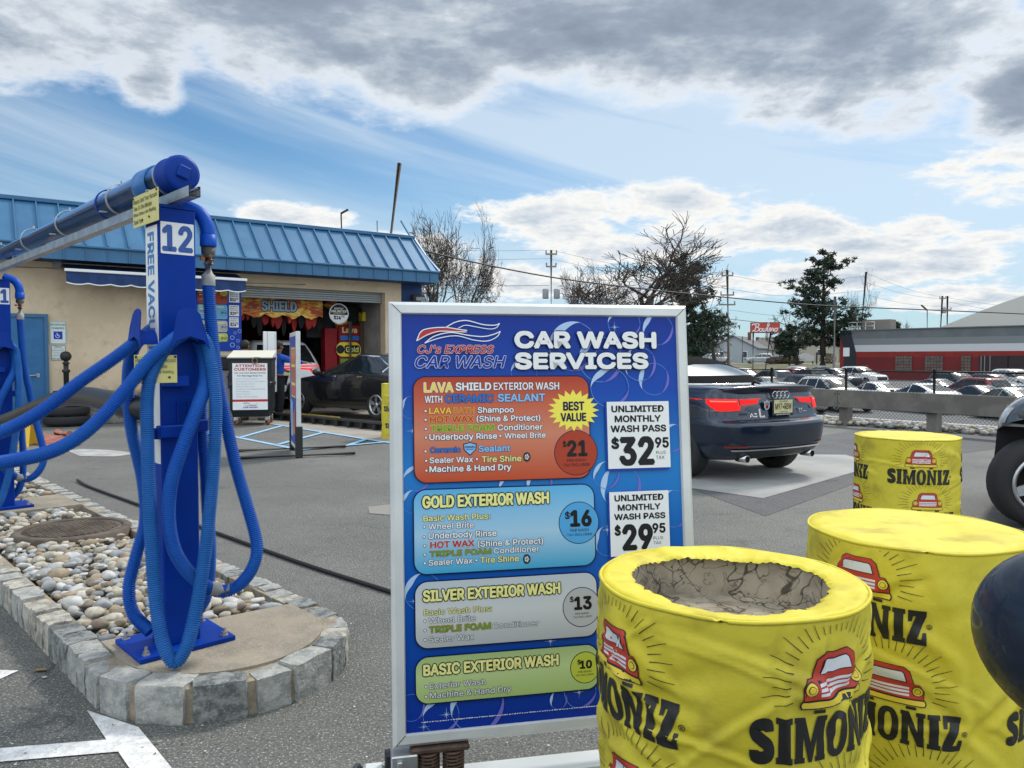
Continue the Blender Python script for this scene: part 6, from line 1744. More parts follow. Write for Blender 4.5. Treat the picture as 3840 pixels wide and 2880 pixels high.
b = MB(); b.tube([(-1.62, 0, 1.085), (-1.66, 0, 1.115), (-1.74, 0, 1.09)], [.018, .022, .01], 8); part('roof_aerial', b, M_blk)
# ---- black sedan waiting for the tunnel
hs = math.degrees(atan2(1.7, -1.94)) + 2
f_ = V((cos(radians(hs)), sin(radians(hs)), 0))
rear = V((-2.83, 16.45, 0)); sc_ = rear + f_ * 1.37
wheel_l = V((-f_.y, f_.x, 0))
sc_ = sc_ - wheel_l * .79
sd, ks = make_car('sedan', BLACK, 'glossy black sedan waiting on the guide rail at the tunnel entrance', 'car', (sc_.x, sc_.y, .06), hs, name='black_sedan')
for s in 'LR':
    b = MB()
    rim = [(.74, .985), (.27, 1.345), (-.32, 1.385), (-1.02, 1.355), (-1.48, 1.14), (-1.52, .985)]
    pts = []
    for (x, z), (x2, z2) in zip(rim, rim[1:]):
        for k in range(6):
            u = k / 6; loc, nr, i, d = ks['tree'].ray_cast(V((x + (x2 - x) * u, 5 if s == 'L' else -5, z + (z2 - z) * u)), V((0, -1 if s == 'L' else 1, 0)))
            if loc: pts.append(loc + nr * .004)
    b.tube(pts, .017, 6); b.build('window_trim', M_chrome, sd)
# ---- white SUV in the tunnel mouth with a red light band
hw_ = math.degrees(atan2(.82, -.574)); f_ = V((cos(radians(hw_)), sin(radians(hw_)), 0))
rc = V((-5.86, 19.95, 0)) + f_ * 2.35
sv, kv = make_car('suv', WHITE, 'white SUV with a red light band across its tail entering the wash tunnel', 'car', (rc.x, rc.y, .05), hw_, name='white_suv', skip=('tail_light', 'number_plate'), scale=1.06)
for pl in ([(-.88, 1.045), (.88, 1.045), (.88, 1.075), (-.88, 1.075)],):
    decal(kv['tree'], pl, 'B', off=.010, step=.05).build('light_band', M_brake, sv)
for s in (1, -1):
    q = [(s * p[0], p[1]) for p in ((.90, .86), (.66, .86), (.56, .97), (.30, .985), (0, .985), (0, 1.015), (.34, 1.015), (.60, 1.0), (.70, .895), (.90, .895))]
    decal(kv['tree'], q, 'B', off=.010, step=.05).build('light_band', M_brake, sv)
    decal(kv['tree'], [(s * .84, .95), (s * .62, .965), (s * .60, 1.02), (s * .84, 1.025)], 'B', off=.009, step=.05).build('reversing_lamp', M_head, sv)
b = MB(); q = decal(kv['tree'], [(-.17, .78), (.17, .78), (.17, .95), (-.17, .95)], 'B', off=.012); q.build('number_plate', M_plate, sv)
decal(kv['tree'], [(-.80, .60), (.80, .60), (.80, .62), (-.80, .62)], 'B', off=.006).build('bumper_seam', M_trim, sv)
# ---- grey SUV cut by the right edge
wx = W(3895, 1800, 6.3)
gs = thing('grey_suv', 'dark grey SUV cut by the right edge, showing one big alloy wheel', 'car', (wx.x + .84 * sin(radians(37)), wx.y + .84 * cos(radians(37)), 0), radians(-37))
R = .368
SL = [(.36, -.40, 4.3, .86), (.44, -.37, 4.34, .92), (.60, -.35, 4.36, .95), (.80, -.34, 4.36, .955), (.96, -.29, 4.36, .95), (1.07, -.16, 4.34, .93), (1.13, .06, 4.33, .90), (1.138, .55, 4.32, .88), (1.14, .95, 4.31, .87), (1.20, 1.10, 4.29, .86), (1.45, 1.5, 4.15, .77), (1.64, 1.8, 4.0, .70), (1.74, 2.1, 3.6, .55)]
b = slice_body([(z, xr, xf, w) for z, xr, xf, w in SL], rr=.22, rf=.24, bur=.05, buf=.06)
me = carve(b, [(0.02, .42, .49, -(.95 - .34), -1.2), (0.02, .42, .49, .95 - .34, 1.2), (2.85, R, R + .07, -.64, -1.2), (2.85, R, R + .07, .64, 1.2)], [paint('slate', (.10, .115, .13), .5), M_liner])
bo = addpart('body', me, gs); tr_ = bvh_of(me)
tm, rm = wheel_meshes(R, .25)
ot = tm.build('wheel', M_tyre); orr = rm.build('rim', [M_rim, M_hub]); d1, d2 = ot.data, orr.data; bpy.data.objects.remove(ot); bpy.data.objects.remove(orr)
for x in (0, 2.85):
    for s in (1, -1):
        w_ = addpart('wheel', d1, gs, (x, s * .84, R), (0, 0, (0 if s > 0 else pi) + (radians(26) if x == 0 else 0))); addpart('rim', d2, w_, rot=(0, .6, 0))
for s in 'LR':
    for P in ([(1.34, 1.20), (1.86, 1.58), (2.1, 1.60), (2.1, 1.18)], [(2.18, 1.18), (2.18, 1.60), (3.1, 1.60), (3.1, 1.18)]): decal(tr_, P, s).build('side_window', M_glass, gs)
for s in (-1, 1):
    P = [(.02 + rr * cos(w), .42 + rr * sin(w)) for rr, rng in ((.485, range(0, 21)), (.56, range(20, -1, -1))) for w in [pi * k / 20 for k in rng]]
    b = decal(tr_, [p for p in P if p[0] > -.20], 'R' if s < 0 else 'L', off=.025); b.build('arch_flare', mat('flare_grey', (.07, .075, .08), .55), gs)
for s in (1, -1): decal(tr_, [(s * .84, .82), (s * .55, .82), (s * .55, .96), (s * .84, .98)], 'B', off=.006).build('headlight', M_head, gs)

# ---- cars in the sunken park
LOTZ = -1.3
lot = [  # kind, paint, px, Y, heading, label, rails, scale
 ('suv', WHITE, 3130, 39.5, -76, 'white SUV nearest the fence, its nose to the right', True, 1.0),
 ('sedan', SILVER, 2965, 38.5, -76, 'silver sedan parked just left of the nearest white SUV', False, 1.0),
 ('sedan', WHITE, 3265, 42.5, 104, 'white sedan between the nearest white SUV and a white fastback', False, .96),
 ('fastback', WHITE, 3440, 38.5, 104, 'white fastback with a long sloping tail behind the guard rail', False, 1.0),
 ('sedan', GRAPH, 3540, 45, -80, 'dark grey sedan between the white fastback and the red SUV', False, 1.0),
 ('suv', RED, 3635, 42, 106, 'red SUV seen from behind in front of the bowling alley door', True, .95),
 ('suv', GRAPH, 3600, 53, -80, 'charcoal SUV parked behind the red SUV', True, 1.0),
 ('suv', NAVY, 3745, 52, -80, 'navy SUV facing right beside the white van-like SUV', False, .93),
 ('suv', WHITE, 3820, 60, -84, 'white SUV at the right edge below the glass block windows', True, 1.05),
 ('sedan', GREEN, 3830, 33, -84, 'pale green sedan low behind the rail at the right edge', False, .97),
 ('suv', WHITE, 3235, 73, -72, 'white SUV at the end of the far row beside the red building', True, 1.08),
 ('suv', NAVY, 3140, 68, -72, 'navy SUV in the far row, left of the end white SUV', False, 1.05),
 ('sedan', WHITE, 3085, 60, 106, 'white sedan showing its red tail lights in the far row', False, .95),
 ('suv', BLACK, 3015, 63, 106, 'black SUV seen from behind in the middle of the far row', True, 1.03),
 ('suv', RED, 2950, 70, 106, 'red SUV between two dark SUVs in the far row', False, 1.0),
 ('suv', GREY, 2880, 60, 106, 'grey SUV with roof rails behind the convertible roof', True, 1.03),
 ('sedan', WHITE, 3060, 100, 175, 'white car roof farthest back in the far row', False, 1.1),
 ('suv', SILVER, 2800, 72, -76, 'silver SUV mostly hidden behind the convertible', True, 1.0),
 ('sedan', SILVER, 2895, 50, -76, 'silver sedan between the grey SUV and the silver car by the fence', False, 1.0),
 ('suv', WHITE, 3010, 84, -76, 'white SUV roof behind the black and red SUVs', True, 1.0),
 ('sedan', NAVY, 3712, 36, -78, 'navy sedan low behind the rail, right of the red SUV', False, .96),
 ('suv', BLACK, 3060, 44, -76, 'black SUV behind the two nearest parked cars', False, 1.0),
]
for kd, pm, px, Y, hd, lb, rl, s_ in lot:
    p = W(px, 1400, Y)
    make_car(kd, pm, lb, 'car', (p.x, p.y, LOTZ), hd, 'cars in the sunken car park', rails=rl, scale=s_)
p = W(2846, 1340, 128); make_car('suv', SILVER, 'silver car with a dark nose passing under the red bowling sign', 'car', (p.x, p.y, .37), 172, None, 'passing_car', scale=.97)
p = W(2695, 1340, 140); make_car('suv', SILVER, 'silver car on the far road beyond the convertible roof', 'car', (p.x, p.y, .37), 5, None, 'passing_car')

# ---- wing mirror on the door of the car the picture is taken from
md_ = thing('nearest_car', 'rounded dark blue wing mirror of the nearest car, cut by the right edge', 'car', (0.2, .52, 0), 0)
b = MB(); b.grid(lambda u, v: V((-.75 + 1.5 * u, .03 * sin(pi * v) - .0, .28 + .66 * v)), 12, 8, 0); b.grid(lambda u, v: V((-.75 + 1.5 * u, -.10 + .0 * v, .28 + .66 * v)), 4, 4, 0); b.box((0, -.05, .94), (1.5, .10, .03)); b.box((0, -.05, .28), (1.5, .10, .04)); b.box((0, -.05, .14), (.3, .08, .28))
b.build('door_panel', paint('near_blue', (.006, .020, .06), .3), md_)
mc = W(3968, 2418, .84)
b = MB(); vs, fs = ICO
bmi = bmesh.new(); bmesh.ops.create_icosphere(bmi, subdivisions=4, radius=1); IC4 = ([v.co.copy() for v in bmi.verts], [tuple(v.index for v in f.verts) for f in bmi.faces]); bmi.free()
def sq(v, e): return V([abs(c) ** e * (1 if c > 0 else -1) for c in v])
o_ = V((md_.location.x, md_.location.y, 0))
b.add([mc - o_ + V((v.x * .075 + .02 * v.z * v.z, v.y * .10, v.z * .103 - .012 * v.x)) for v in [sq(v, .95) for v in IC4[0]]], IC4[1], 0, True)
b.tube([mc - o_ + V((.0, -.04, -.09)), mc - o_ + V((.06, -.14, -.13)), V((.56, -.03, .93))], [.035, .03, .04], 12)
wm_ = b.build('wing_mirror', mat('mirror_blue', (.003, .010, .026), .45, coat=.3, spec=.4), md_)
# ================================================================ BACKGROUND
# ---- bowling alley
bl = W(3150, 1340, 98); bl.z = LOTZ
BD = V((.656, -.755, 0)).normalized(); BANG = atan2(BD.y, BD.x); BNrm = V((.755, .656, 0))
bw = thing('bowling_alley', 'long low red bowling alley with grey and white bands and glass block windows', 'building', bl, BANG)
def BT(px):
    r = (px - 1920) / F; return (r * bl.y - bl.x) / (BD.x - r * BD.y)
def BZ(px, py):
    t = BT(px); return W(px, py, (bl + BD * t).y).z - LOTZ
BH = BZ(3160, 1241); LEN = BT(3840) + 14
zA, zB, zC, zD, zE = BZ(3400, 1267), BZ(3400, 1292), BZ(3400, 1318), BZ(3400, 1339), .0
M_bred = mat('wall_red', (.26, .018, .013), .75, col2=(.22, .015, .011), vscale=.6); M_bdred = mat('wall_dark_red', (.135, .010, .012), .75, col2=(.16, .012, .013), vscale=.5)
M_bgr = mat('band_grey', (.12, .14, .145), .8, col2=(.15, .165, .17), vscale=.4); M_bgr2 = mat('band_pale_grey', (.20, .215, .22), .8); M_bwh = mat('band_white', (.55, .56, .57), .8); M_bch = mat('chevron_dark', (.018, .022, .03), .7)
b = MB()
bands = [(0, zD, 1), (zD, zC, 0), (zC, zB, 4), (zB, zA, 3), (zA, BH, 2)]
for z0, z1, m in bands: b.add([(0, 0, z0), (LEN, 0, z0), (LEN, 0, z1), (0, 0, z1)], [(0, 1, 2, 3)], m)
b.add([(0, 0, 0), (0, 30, 0), (0, 30, BH), (0, 0, BH)], [(3, 2, 1, 0)], 0)
b.add([(0, 0, BH), (LEN, 0, BH), (LEN, 30, BH), (0, 30, BH)], [(0, 1, 2, 3)], 2)
x1 = BT(3200); xk = BT(3152); xe = BT(3172); e = .04
b.prism([(0, 0), (BT(3160) + .2, 0), (x1 - .6, zC * .98), (0, BH * .93)], -.03, 0, 0)
b.prism([(BT(3160), 0), (BT(3160) + 1.7, 0), (x1 + .3, zC), (xk + 1.2, BH), (0, BH), (0, BH * .88), (x1 - 1.1, zC)], -.06, -.02, 5)
b.box((LEN / 2, 0, BH + .06), (LEN + .1, .3, .12), 2)
b.build('wall', [M_bred, M_bdred, M_bgr, M_bgr2, M_bwh, M_bch], bw)
M_gb = mat('glass_block', (.075, .085, .072), .25, col2=(.12, .13, .11), vscale=2.2)
for pa, pb_, ya, yb_ in ((3357, 3420, 1335, 1390), (3468, 3536, 1335, 1390), (3604, 3640, 1334, 1391)):
    xa, xb_ = BT(pa), BT(pb_); za, zb2 = BZ((pa + pb_) / 2, yb_), BZ((pa + pb_) / 2, ya)
    f = MB(); f.box(((xa + xb_) / 2, -.02, (za + zb2) / 2), (xb_ - xa + .16, .10, zb2 - za + .16), 0); fo = f.build('window_frame', M_bdred, bw)
    g_ = MB(); nx = max(3, int((xb_ - xa) / .32)); nz_ = max(3, int((zb2 - za) / .32))
    for i in range(nx):
        for j in range(nz_): g_.box((xa + (xb_ - xa) * (i + .5) / nx, -.07, za + (zb2 - za) * (j + .5) / nz_), ((xb_ - xa) / nx - .05, .05, (zb2 - za) / nz_ - .05), 0, None, .02)
    g_.build('glass_blocks', M_gb, fo)['kind'] = 'stuff'
xa, xb_ = BT(3670), BT(3783); zt_ = BZ(3720, 1334)
b = MB(); b.box(((xa + xb_) / 2, -.012, zt_ / 2), (xb_ - xa, .02, zt_), 0); en = b.build('entrance', mat('entrance_dark', (.020, .008, .010), .5), bw)
b = MB()
for q in (.08, .2, .38): b.box((xa + (xb_ - xa) * q, -.04, zt_ / 2), (.07, .04, zt_), 0)
b.build('door_frame', M_grey, en)
b = MB(); b.box((BT(3825), -.012, zt_ * .52), (2.4, .02, zt_ * .98)); b.build('entrance', MATS['entrance_dark'], bw)
b = MB(); b.box((BT(3174), -.10, BZ(3174, 1320)), (.8, .05, 1.1)); b.build('notice', P_white, bw)
xr0, xr1 = BT(3166), BT(3262)
b = MB()
for z in (.55, 1.05): b.tube([(xr0, 1.0, BH + z), (xr1, 1.0, BH + z)], .07, 6)
for q in range(4): x = xr0 + (xr1 - xr0) * q / 3; b.tube([(x, 1.0, BH), (x, 1.0, BH + 1.08)], .06, 6)
b.build('roof_rail', P_white, bw)
b = MB(); b.box((BT(3250), 3.2, BH + .65), (3.6, 1.6, 1.5), 0, None, .05); b.build('roof_unit', mat('unit_tan', (.22, .20, .17), .8), bw)
b = MB()   # shallow vaulted pale roof behind the parapet
pts = [(3520, 1228), (3600, 1195), (3680, 1163), (3760, 1133), (3840, 1106), (3950, 1075), (4150, 1040), (4500, 1020), (5200, 1040)]
prof = []
for px, py in pts:
    r = (px - 1920) / F; p0 = bl + BNrm * 10; t_ = (r * p0.y - p0.x) / (BD.x - r * BD.y); Y = (p0 + BD * t_).y
    if Y < 12: break
    prof.append((t_, W(px, py, Y).z - LOTZ))
prof = [(prof[0][0] - .5, BH)] + prof + [(prof[-1][0] + 8, prof[-1][1] + .4), (prof[-1][0] + 20, BH)]
b.prism(prof, 10, 30, 0); b.build('vaulted_roof', mat('pale_membrane', (.56, .54, .49), .8), bw)

def gpole(px, pyb, pyt, Y, r, zg, name, label, cat, m, lean=0.0):
    c = W(px, pyt, Y); c2 = W(px + lean, pyb, Y); g_ = V((c2.x + (c2.x - c.x) * (c2.z - zg) / max(.1, c.z - c2.z), Y, zg))
    t = thing(name, label, cat, g_)
    b = MB(); b.tube([(0, 0, 0), c - g_], [r, r * .75], 10); b.build('pole', m, t)
    return t, c - g_
M_uw = mat('utility_wood', (.21, .18, .14), .9, col2=(.28, .24, .19), vscale=9); M_ub = mat('dark_pole', (.06, .045, .04), .85); M_ins = mat('insulator_grey', (.18, .19, .20), .5)
def fit_pole(t, top, arms, trans=0, sides=(1,)):
    for dz, L in arms:
        b = MB(); b.box(top + V((0, -.1, -dz)), (L, .12, .14)); ar = b.build('crossarm', M_uw, t)
        for q in (-.46, .46):
            b = MB(); b.lathe([(.05, 0), (.08, .1), (.05, .16), (.08, .22), (.03, .32)], 8, 0, top + V((L * q, -.1, -dz + .07))); b.build('insulator', M_ins, ar)
    for k in range(trans):
        b = MB(); b.lathe([(.0001, 0), (.28, 0), (.30, .1), (.30, .85), (.26, .95), (.0001, .95)], 14, 0, top + V(((.55 if k % 2 else -.55), -.1, -sides[0]))); b.build('transformer', mat('transformer_grey', (.30, .31, .32), .5), t)
t, top = gpole(2067, 1135, 938, 75, .16, .3, 'utility_pole', 'wooden utility pole with two grey transformers just above the big sign', 'utility pole', M_uw); fit_pole(t, top, ((.4, 1.1), (1.6, 1.0)), 2, (4.7,))
t, top = gpole(2727, 1335, 1012, 80, .19, .3, 'utility_pole', 'tall pale utility pole left of the red bowling sign', 'utility pole', M_uw, lean=6); fit_pole(t, top, ((.6, 1.2), (2.6, 1.4), (3.6, 1.7)), 1, (5.4,))
gpole(3131, 1358, 1112, 70, .15, -.6, 'utility_pole', 'bare pale grey pole in front of the big evergreen', 'utility pole', mat('grey_pole', (.26, .25, .23), .85), lean=-3)
t, top = gpole(3248, 1200, 1020, 110, .20, .3, 'utility_pole', 'dark leaning utility pole rising behind the red building roof', 'utility pole', M_ub, lean=-15)
t, top = gpole(3534, 1215, 1110, 125, .20, .3, 'utility_pole', 'left of two close dark utility poles above the red building', 'utility pole', M_ub, lean=-6); fit_pole(t, top, ((.4, 1.0),))
t, top = gpole(3553, 1208, 1110, 125, .20, .3, 'utility_pole', 'right of two close dark utility poles above the red building', 'utility pole', M_ub, lean=-1); fit_pole(t, top, ((2.2, 1.2),), 1, (2.8,))
t, top = gpole(3477, 1235, 1160, 118, .09, .3, 'lamp_post', 'thin lamp post with a slanted head standing behind the red building', 'street lamp', M_blk)
b = MB(); b.box(top + V((-.45, 0, .25)), (1.2, .3, .16), 0, Matrix.Rotation(.7, 3, 'Y')); b.build('lamp_head', M_blk, t)
gpole(2784, 1310, 1262, 140, .11, .3, 'utility_pole', 'small distant pole behind the grey gabled house', 'utility pole', M_ub)
# ---- overhead wires
M_wire = mat('wire_black', (.012, .012, .013), .6)
def wire(pts, r, label, group='overhead wires'):
    P = [W(*p) for p in pts]; b = MB(); b.tube(resample(smooth_path(P, 6), 1.2), r, 5)
    o = b.build('overhead_wire', M_wire, origin=P[0]); tag(o, label, 'wire', group); return o
wire([(1450, 905, 34), (1760, 980, 38), (2070, 1040, 42), (2340, 1075, 45), (2600, 1103, 48), (3040, 1143, 52), (3480, 1162, 55), (3900, 1180, 58)], .040, 'thick black cable sagging across the whole view from the roof to the right edge')
wire([(1500, 938, 75), (1800, 941, 75), (2067, 938, 75)], .013, 'thin wire left of the transformer pole, topmost')
wire([(1500, 978, 75), (1800, 974, 75), (2067, 970, 75)], .013, 'thin wire left of the transformer pole, second from the top')
wire([(1600, 1068, 75), (1850, 1072, 75), (2062, 1070, 75)], .020, 'thin wire left of the transformer pole, lowest')
wire([(2067, 938, 75), (2300, 990, 76), (2500, 1010, 78), (2727, 1034, 80)], .013, 'thin wire between the transformer pole and the pale pole, upper')
wire([(2067, 972, 75), (2400, 1040, 77), (2727, 1083, 80)], .013, 'thin wire between the transformer pole and the pale pole, lower')
for k, (a, c_, d_) in enumerate(((1032, 1062, 1025), (1083, 1110, 1090), (1162, 1182, 1140), (1196, 1215, 1200))):
    wire([(2727, a, 80), (2960, c_, 92), (3248, d_ if k else 1035, 110)], .016 if k < 3 else .03, ('topmost wire from the pale pole to the dark leaning pole', 'second wire from the pale pole to the dark leaning pole', 'third wire from the pale pole to the dark leaning pole', 'lowest, thickest wire from the pale pole to the dark leaning pole')[k])
for k, (a, c_) in enumerate(((1024, 1118), (1060, 1124), (1105, 1150))):
    wire([(3248, a, 110), (3400, (a + c_) / 2 + 12, 117), (3545, c_, 125)], .016, ('topmost wire from the leaning pole to the pole pair', 'middle wire from the leaning pole to the pole pair', 'lowest wire from the leaning pole to the pole pair')[k])
for k, (a, c_) in enumerate(((1116, 1150), (1130, 1178))):
    wire([(3545, a, 125), (3700, (a + c_) / 2 + 6, 130), (3860, c_ + 8, 135)], .016, ('upper wire running right from the pole pair', 'lower wire running right from the pole pair')[k])
# ---- red bowling sign
p = W(2868, 1340, 92)
t = thing('bowling_sign', 'red box sign reading Bowlero in white script on two dark posts', 'sign', (p.x, p.y, LOTZ), radians(-14))
w = 3.35; z0 = W(2868, 1248, 92).z - LOTZ; z1 = W(2868, 1208, 92).z - LOTZ
b = MB(); b.box((0, .35, (z0 + z1) / 2), (w, .7, z1 - z0), 1, None, .04); b.sheet([(-w / 2 + .06, z0 + .06), (w / 2 - .06, z0 + .06), (w / 2 - .06, z1 - .06), (-w / 2 + .06, z1 - .06)], -.004, 0); bx = b.build('sign_box', [mat('bowl_red', (.52, .055, .025), .4), mat('sign_edge', (.07, .075, .08), .6)], t)
# script lettering drawn as brush strokes
b = MB()
def stroke(pts, wd, lay):
    P = smooth_path([V((q[0], 0, q[1])) for q in pts], 6); L, R_ = [], []
    for i, c in enumerate(P):
        d = (P[min(i + 1, len(P) - 1)] - P[max(0, i - 1)]); d = d.normalized() if d.length > 1e-6 else V((1, 0, 0)); s_ = V((-d.z, 0, d.x)) * wd / 2; L.append(c + s_); R_.append(c - s_)
    n = len(P); b.add([(q.x, -.008 - lay * .0015, q.z) for q in L + R_], [(i, i + 1, n + i + 1, n + i) for i in range(n - 1)])
S = [[(.0, .72), (.05, .84), (.16, .84), (.20, .60), (.12, .12)], [(.12, .80), (.26, .92), (.36, .80), (.30, .60), (.17, .52)], [(.17, .52), (.32, .50), (.34, .26), (.22, .10), (.08, .20), (.03, .08)],
     [(.44, .44), (.38, .30), (.40, .12), (.48, .12), (.52, .30), (.46, .44), (.50, .36), (.56, .40)], [(.56, .44), (.54, .18), (.60, .12), (.64, .40), (.62, .16), (.69, .14), (.72, .42), (.77, .40)],
     [(.72, .40), (.82, .60), (.87, .92), (.80, .92), (.78, .40), (.78, .16), (.84, .12)], [(.84, .12), (.94, .34), (.90, .46), (.86, .30), (.88, .14), (.97, .16)],
     [(.97, .16), (1.02, .46), (1.03, .36), (1.08, .42), (1.07, .16), (1.12, .14)], [(1.20, .44), (1.14, .32), (1.15, .14), (1.22, .12), (1.27, .28), (1.21, .44), (1.26, .38), (1.31, .42)]]
hx = z1 - z0
for k, s_ in enumerate(S): stroke([(-w * .45 + q[0] * w * .68, z0 + .05 + q[1] * hx * .92) for q in s_], .10, k)
b.build('lettering', P_white, bx)
b = MB(); b.tube([(-1.33, .35, 0), (-1.33, .35, z0)], .10, 10); b.build('post', M_ub, t)
b = MB(); b.tube([(-.05, .35, 0), (.66, .35, z0)], .11, 10); b.build('post', mat('post_navy', (.02, .02, .05), .6), t)
# ---- houses beyond the road
def house(px, Y, w_, d_, hw_, hr_, rot, wall, roof, label, gable=True):
    p = W(px, 1340, Y)
    t = thing('house', label, 'house', (p.x, p.y, .35), radians(rot))
    b = MB(); b.add([(-w_ / 2, -d_ / 2, 0), (w_ / 2, -d_ / 2, 0), (w_ / 2, -d_ / 2, hw_), (0, -d_ / 2, hr_), (-w_ / 2, -d_ / 2, hw_), (-w_ / 2, d_ / 2, 0), (w_ / 2, d_ / 2, 0), (w_ / 2, d_ / 2, hw_), (0, d_ / 2, hr_), (-w_ / 2, d_ / 2, hw_)], [(0, 1, 2, 3, 4), (9, 8, 7, 6, 5), (1, 6, 7, 2), (5, 0, 4, 9)]); b.build('wall', wall, t)
    b = MB()
    for s in (-1, 1):
        e = V((s * (w_ / 2 + .35), 0, hw_ - .25)); r_ = V((0, 0, hr_ + .03)); n_ = V((0, d_ / 2 + .4, 0)); up_ = V((0, 0, .14))
        b.add([e - n_, r_ - n_, r_ + n_, e + n_, e - n_ + up_, r_ - n_ + up_, r_ + n_ + up_, e + n_ + up_], [(0, 1, 2, 3), (4, 7, 6, 5), (0, 4, 5, 1), (3, 2, 6, 7), (0, 3, 7, 4)])
    rf = b.build('roof', roof, t)
    b = MB(); b.box((w_ * .18, d_ * .1, hr_ + .2), (.6, .6, 1.5)); b.build('chimney', mat('chimney_brick', (.16, .07, .05), .9), rf)
    for x in (-w_ * .25, w_ * .25):
        b = MB(); b.box((x, -d_ / 2 - .03, hw_ * .55), (.9, .1, 1.2)); wf = b.build('window', P_white, t)
        b = MB(); b.box((x, -d_ / 2 - .09, hw_ * .55), (.72, .02, 1.02)); b.build('pane', M_glass, wf)
M_sid = mat('siding_grey', (.34, .38, .41), .8); M_tanw = mat('siding_tan', (.40, .37, .30), .8); M_whw = mat('siding_white', (.58, .59, .58), .8); M_shin = mat('shingle_grey', (.11, .12, .135), .9, col2=(.15, .16, .17), vscale=4); M_shb = mat('shingle_brown', (.11, .095, .085), .9, col2=(.15, .135, .12), vscale=4)
house(2775, 150, 8.5, 12, 2.9, 5.0, -28, M_sid, M_shin, 'pale grey gabled house left of the red bowling sign')
house(2705, 165, 7, 9, 2.6, 4.2, 30, M_whw, M_shin, 'low white house at the left end of the row of houses')
house(2845, 170, 8, 9, 2.8, 4.6, 50, M_sid, M_shin, 'grey roofed house behind the posts of the bowling sign')
house(2945, 165, 14, 10, 2.7, 5.2, 62, M_whw, M_shb, 'long white house with a brown roof right of the bowling sign')
house(3050, 155, 8, 12, 3.6, 6.6, -30, M_tanw, M_shb, 'tan house with a steep gable behind the big evergreen')
house(2625, 175, 8, 9, 3.0, 5.2, 10, M_sid, M_shin, 'grey house glimpsed just right of the big price board')
house(3120, 165, 9, 9, 2.8, 5.0, 55, M_tanw, M_shin, 'tan house half hidden by the red building corner')
# white community sign
p = W(3020, 1340, 118)
t = thing('community_sign', 'small white curved-top sign standing by the far road', 'sign', (p.x, p.y, .36), radians(-10))
b = MB(); b.prism([(-1.3, .5), (1.3, .5), (1.3, 1.25), (.9, 1.35), (.45, 1.6), (0, 1.7), (-.45, 1.6), (-.9, 1.35), (-1.3, 1.25)], -.06, .06); b.build('panel', M_whw, t)
b = MB(); b.box((-1.1, 0, .3), (.15, .1, .6)); b.box((1.1, 0, .3), (.15, .1, .6)); b.box((1.65, 0, .9), (.2, .2, 1.8)); b.build('post', M_ub, t)
# low chain fence posts and hedge on the far side
M_leaf = mat('hedge_green', (.060, .058, .030), .9, col2=(.095, .075, .035), vscale=3)
def tuft_cloud(mb, c, R3, n, s, rs, nm=1):
    for _ in range(n):
        while True:
            v = V((rs.uniform(-1, 1), rs.uniform(-1, 1), rs.uniform(-1, 1)))
            if v.length < 1: break
        v = v.normalized() * v.length ** .5
        p = V(c) + V((v.x * R3[0], v.y * R3[1], v.z * R3[2]))
        a = V((rs.gauss(0, 1), rs.gauss(0, 1), rs.gauss(0, 1))).normalized(); b_ = a.orthogonal().normalized(); q = s * rs.uniform(.6, 1.4)
        mb.add([p - a * q - b_ * q * .5, p + a * q * .2 - b_ * q * .5, p + a * q, p + b_ * q * .6], [(0, 1, 2, 3)], rs.randrange(nm))
def bush(px, Y, w_, h_, label, m, zg=.36, seed=1):
    p = W(px, 1340, Y); rs = random.Random(seed + px)
    b = MB(); tuft_cloud(b, (0, 0, h_ * .5), (w_ / 2, w_ / 2.5, h_ * .55), 700, .14, rs)
    b.tube([(0, 0, 0), (0, 0, h_ * .5)], .08, 6)
    o = b.build('bush', m, origin=(0, 0, 0)); o.location = (p.x, p.y, zg); tag(o, label, 'bush', 'bushes along the far road')
M_twig = mat('winter_twig', (.085, .058, .045), .9)
for px, w_, h_, m, lb in ((2905, 2.6, 1.1, M_twig, 'brown bare bush just right of the bowling sign posts'), (2935, 2.4, 1.2, M_leaf, 'rounded green bush right of the brown bare bush'), (2962, 3.0, 1.0, M_leaf, 'low olive bush left of the white community sign'), (2988, 2.4, 1.0, M_leaf, 'small olive bush touching the white community sign'), (3105, 2.6, 1.6, M_leaf, 'dark green bush beside the bare grey pole'), (2642, 6, 3.6, M_twig, 'wide reddish bare bush just right of the big price board')):
    bush(px, 122 if px != 2642 else 130, w_, h_, lb, m)

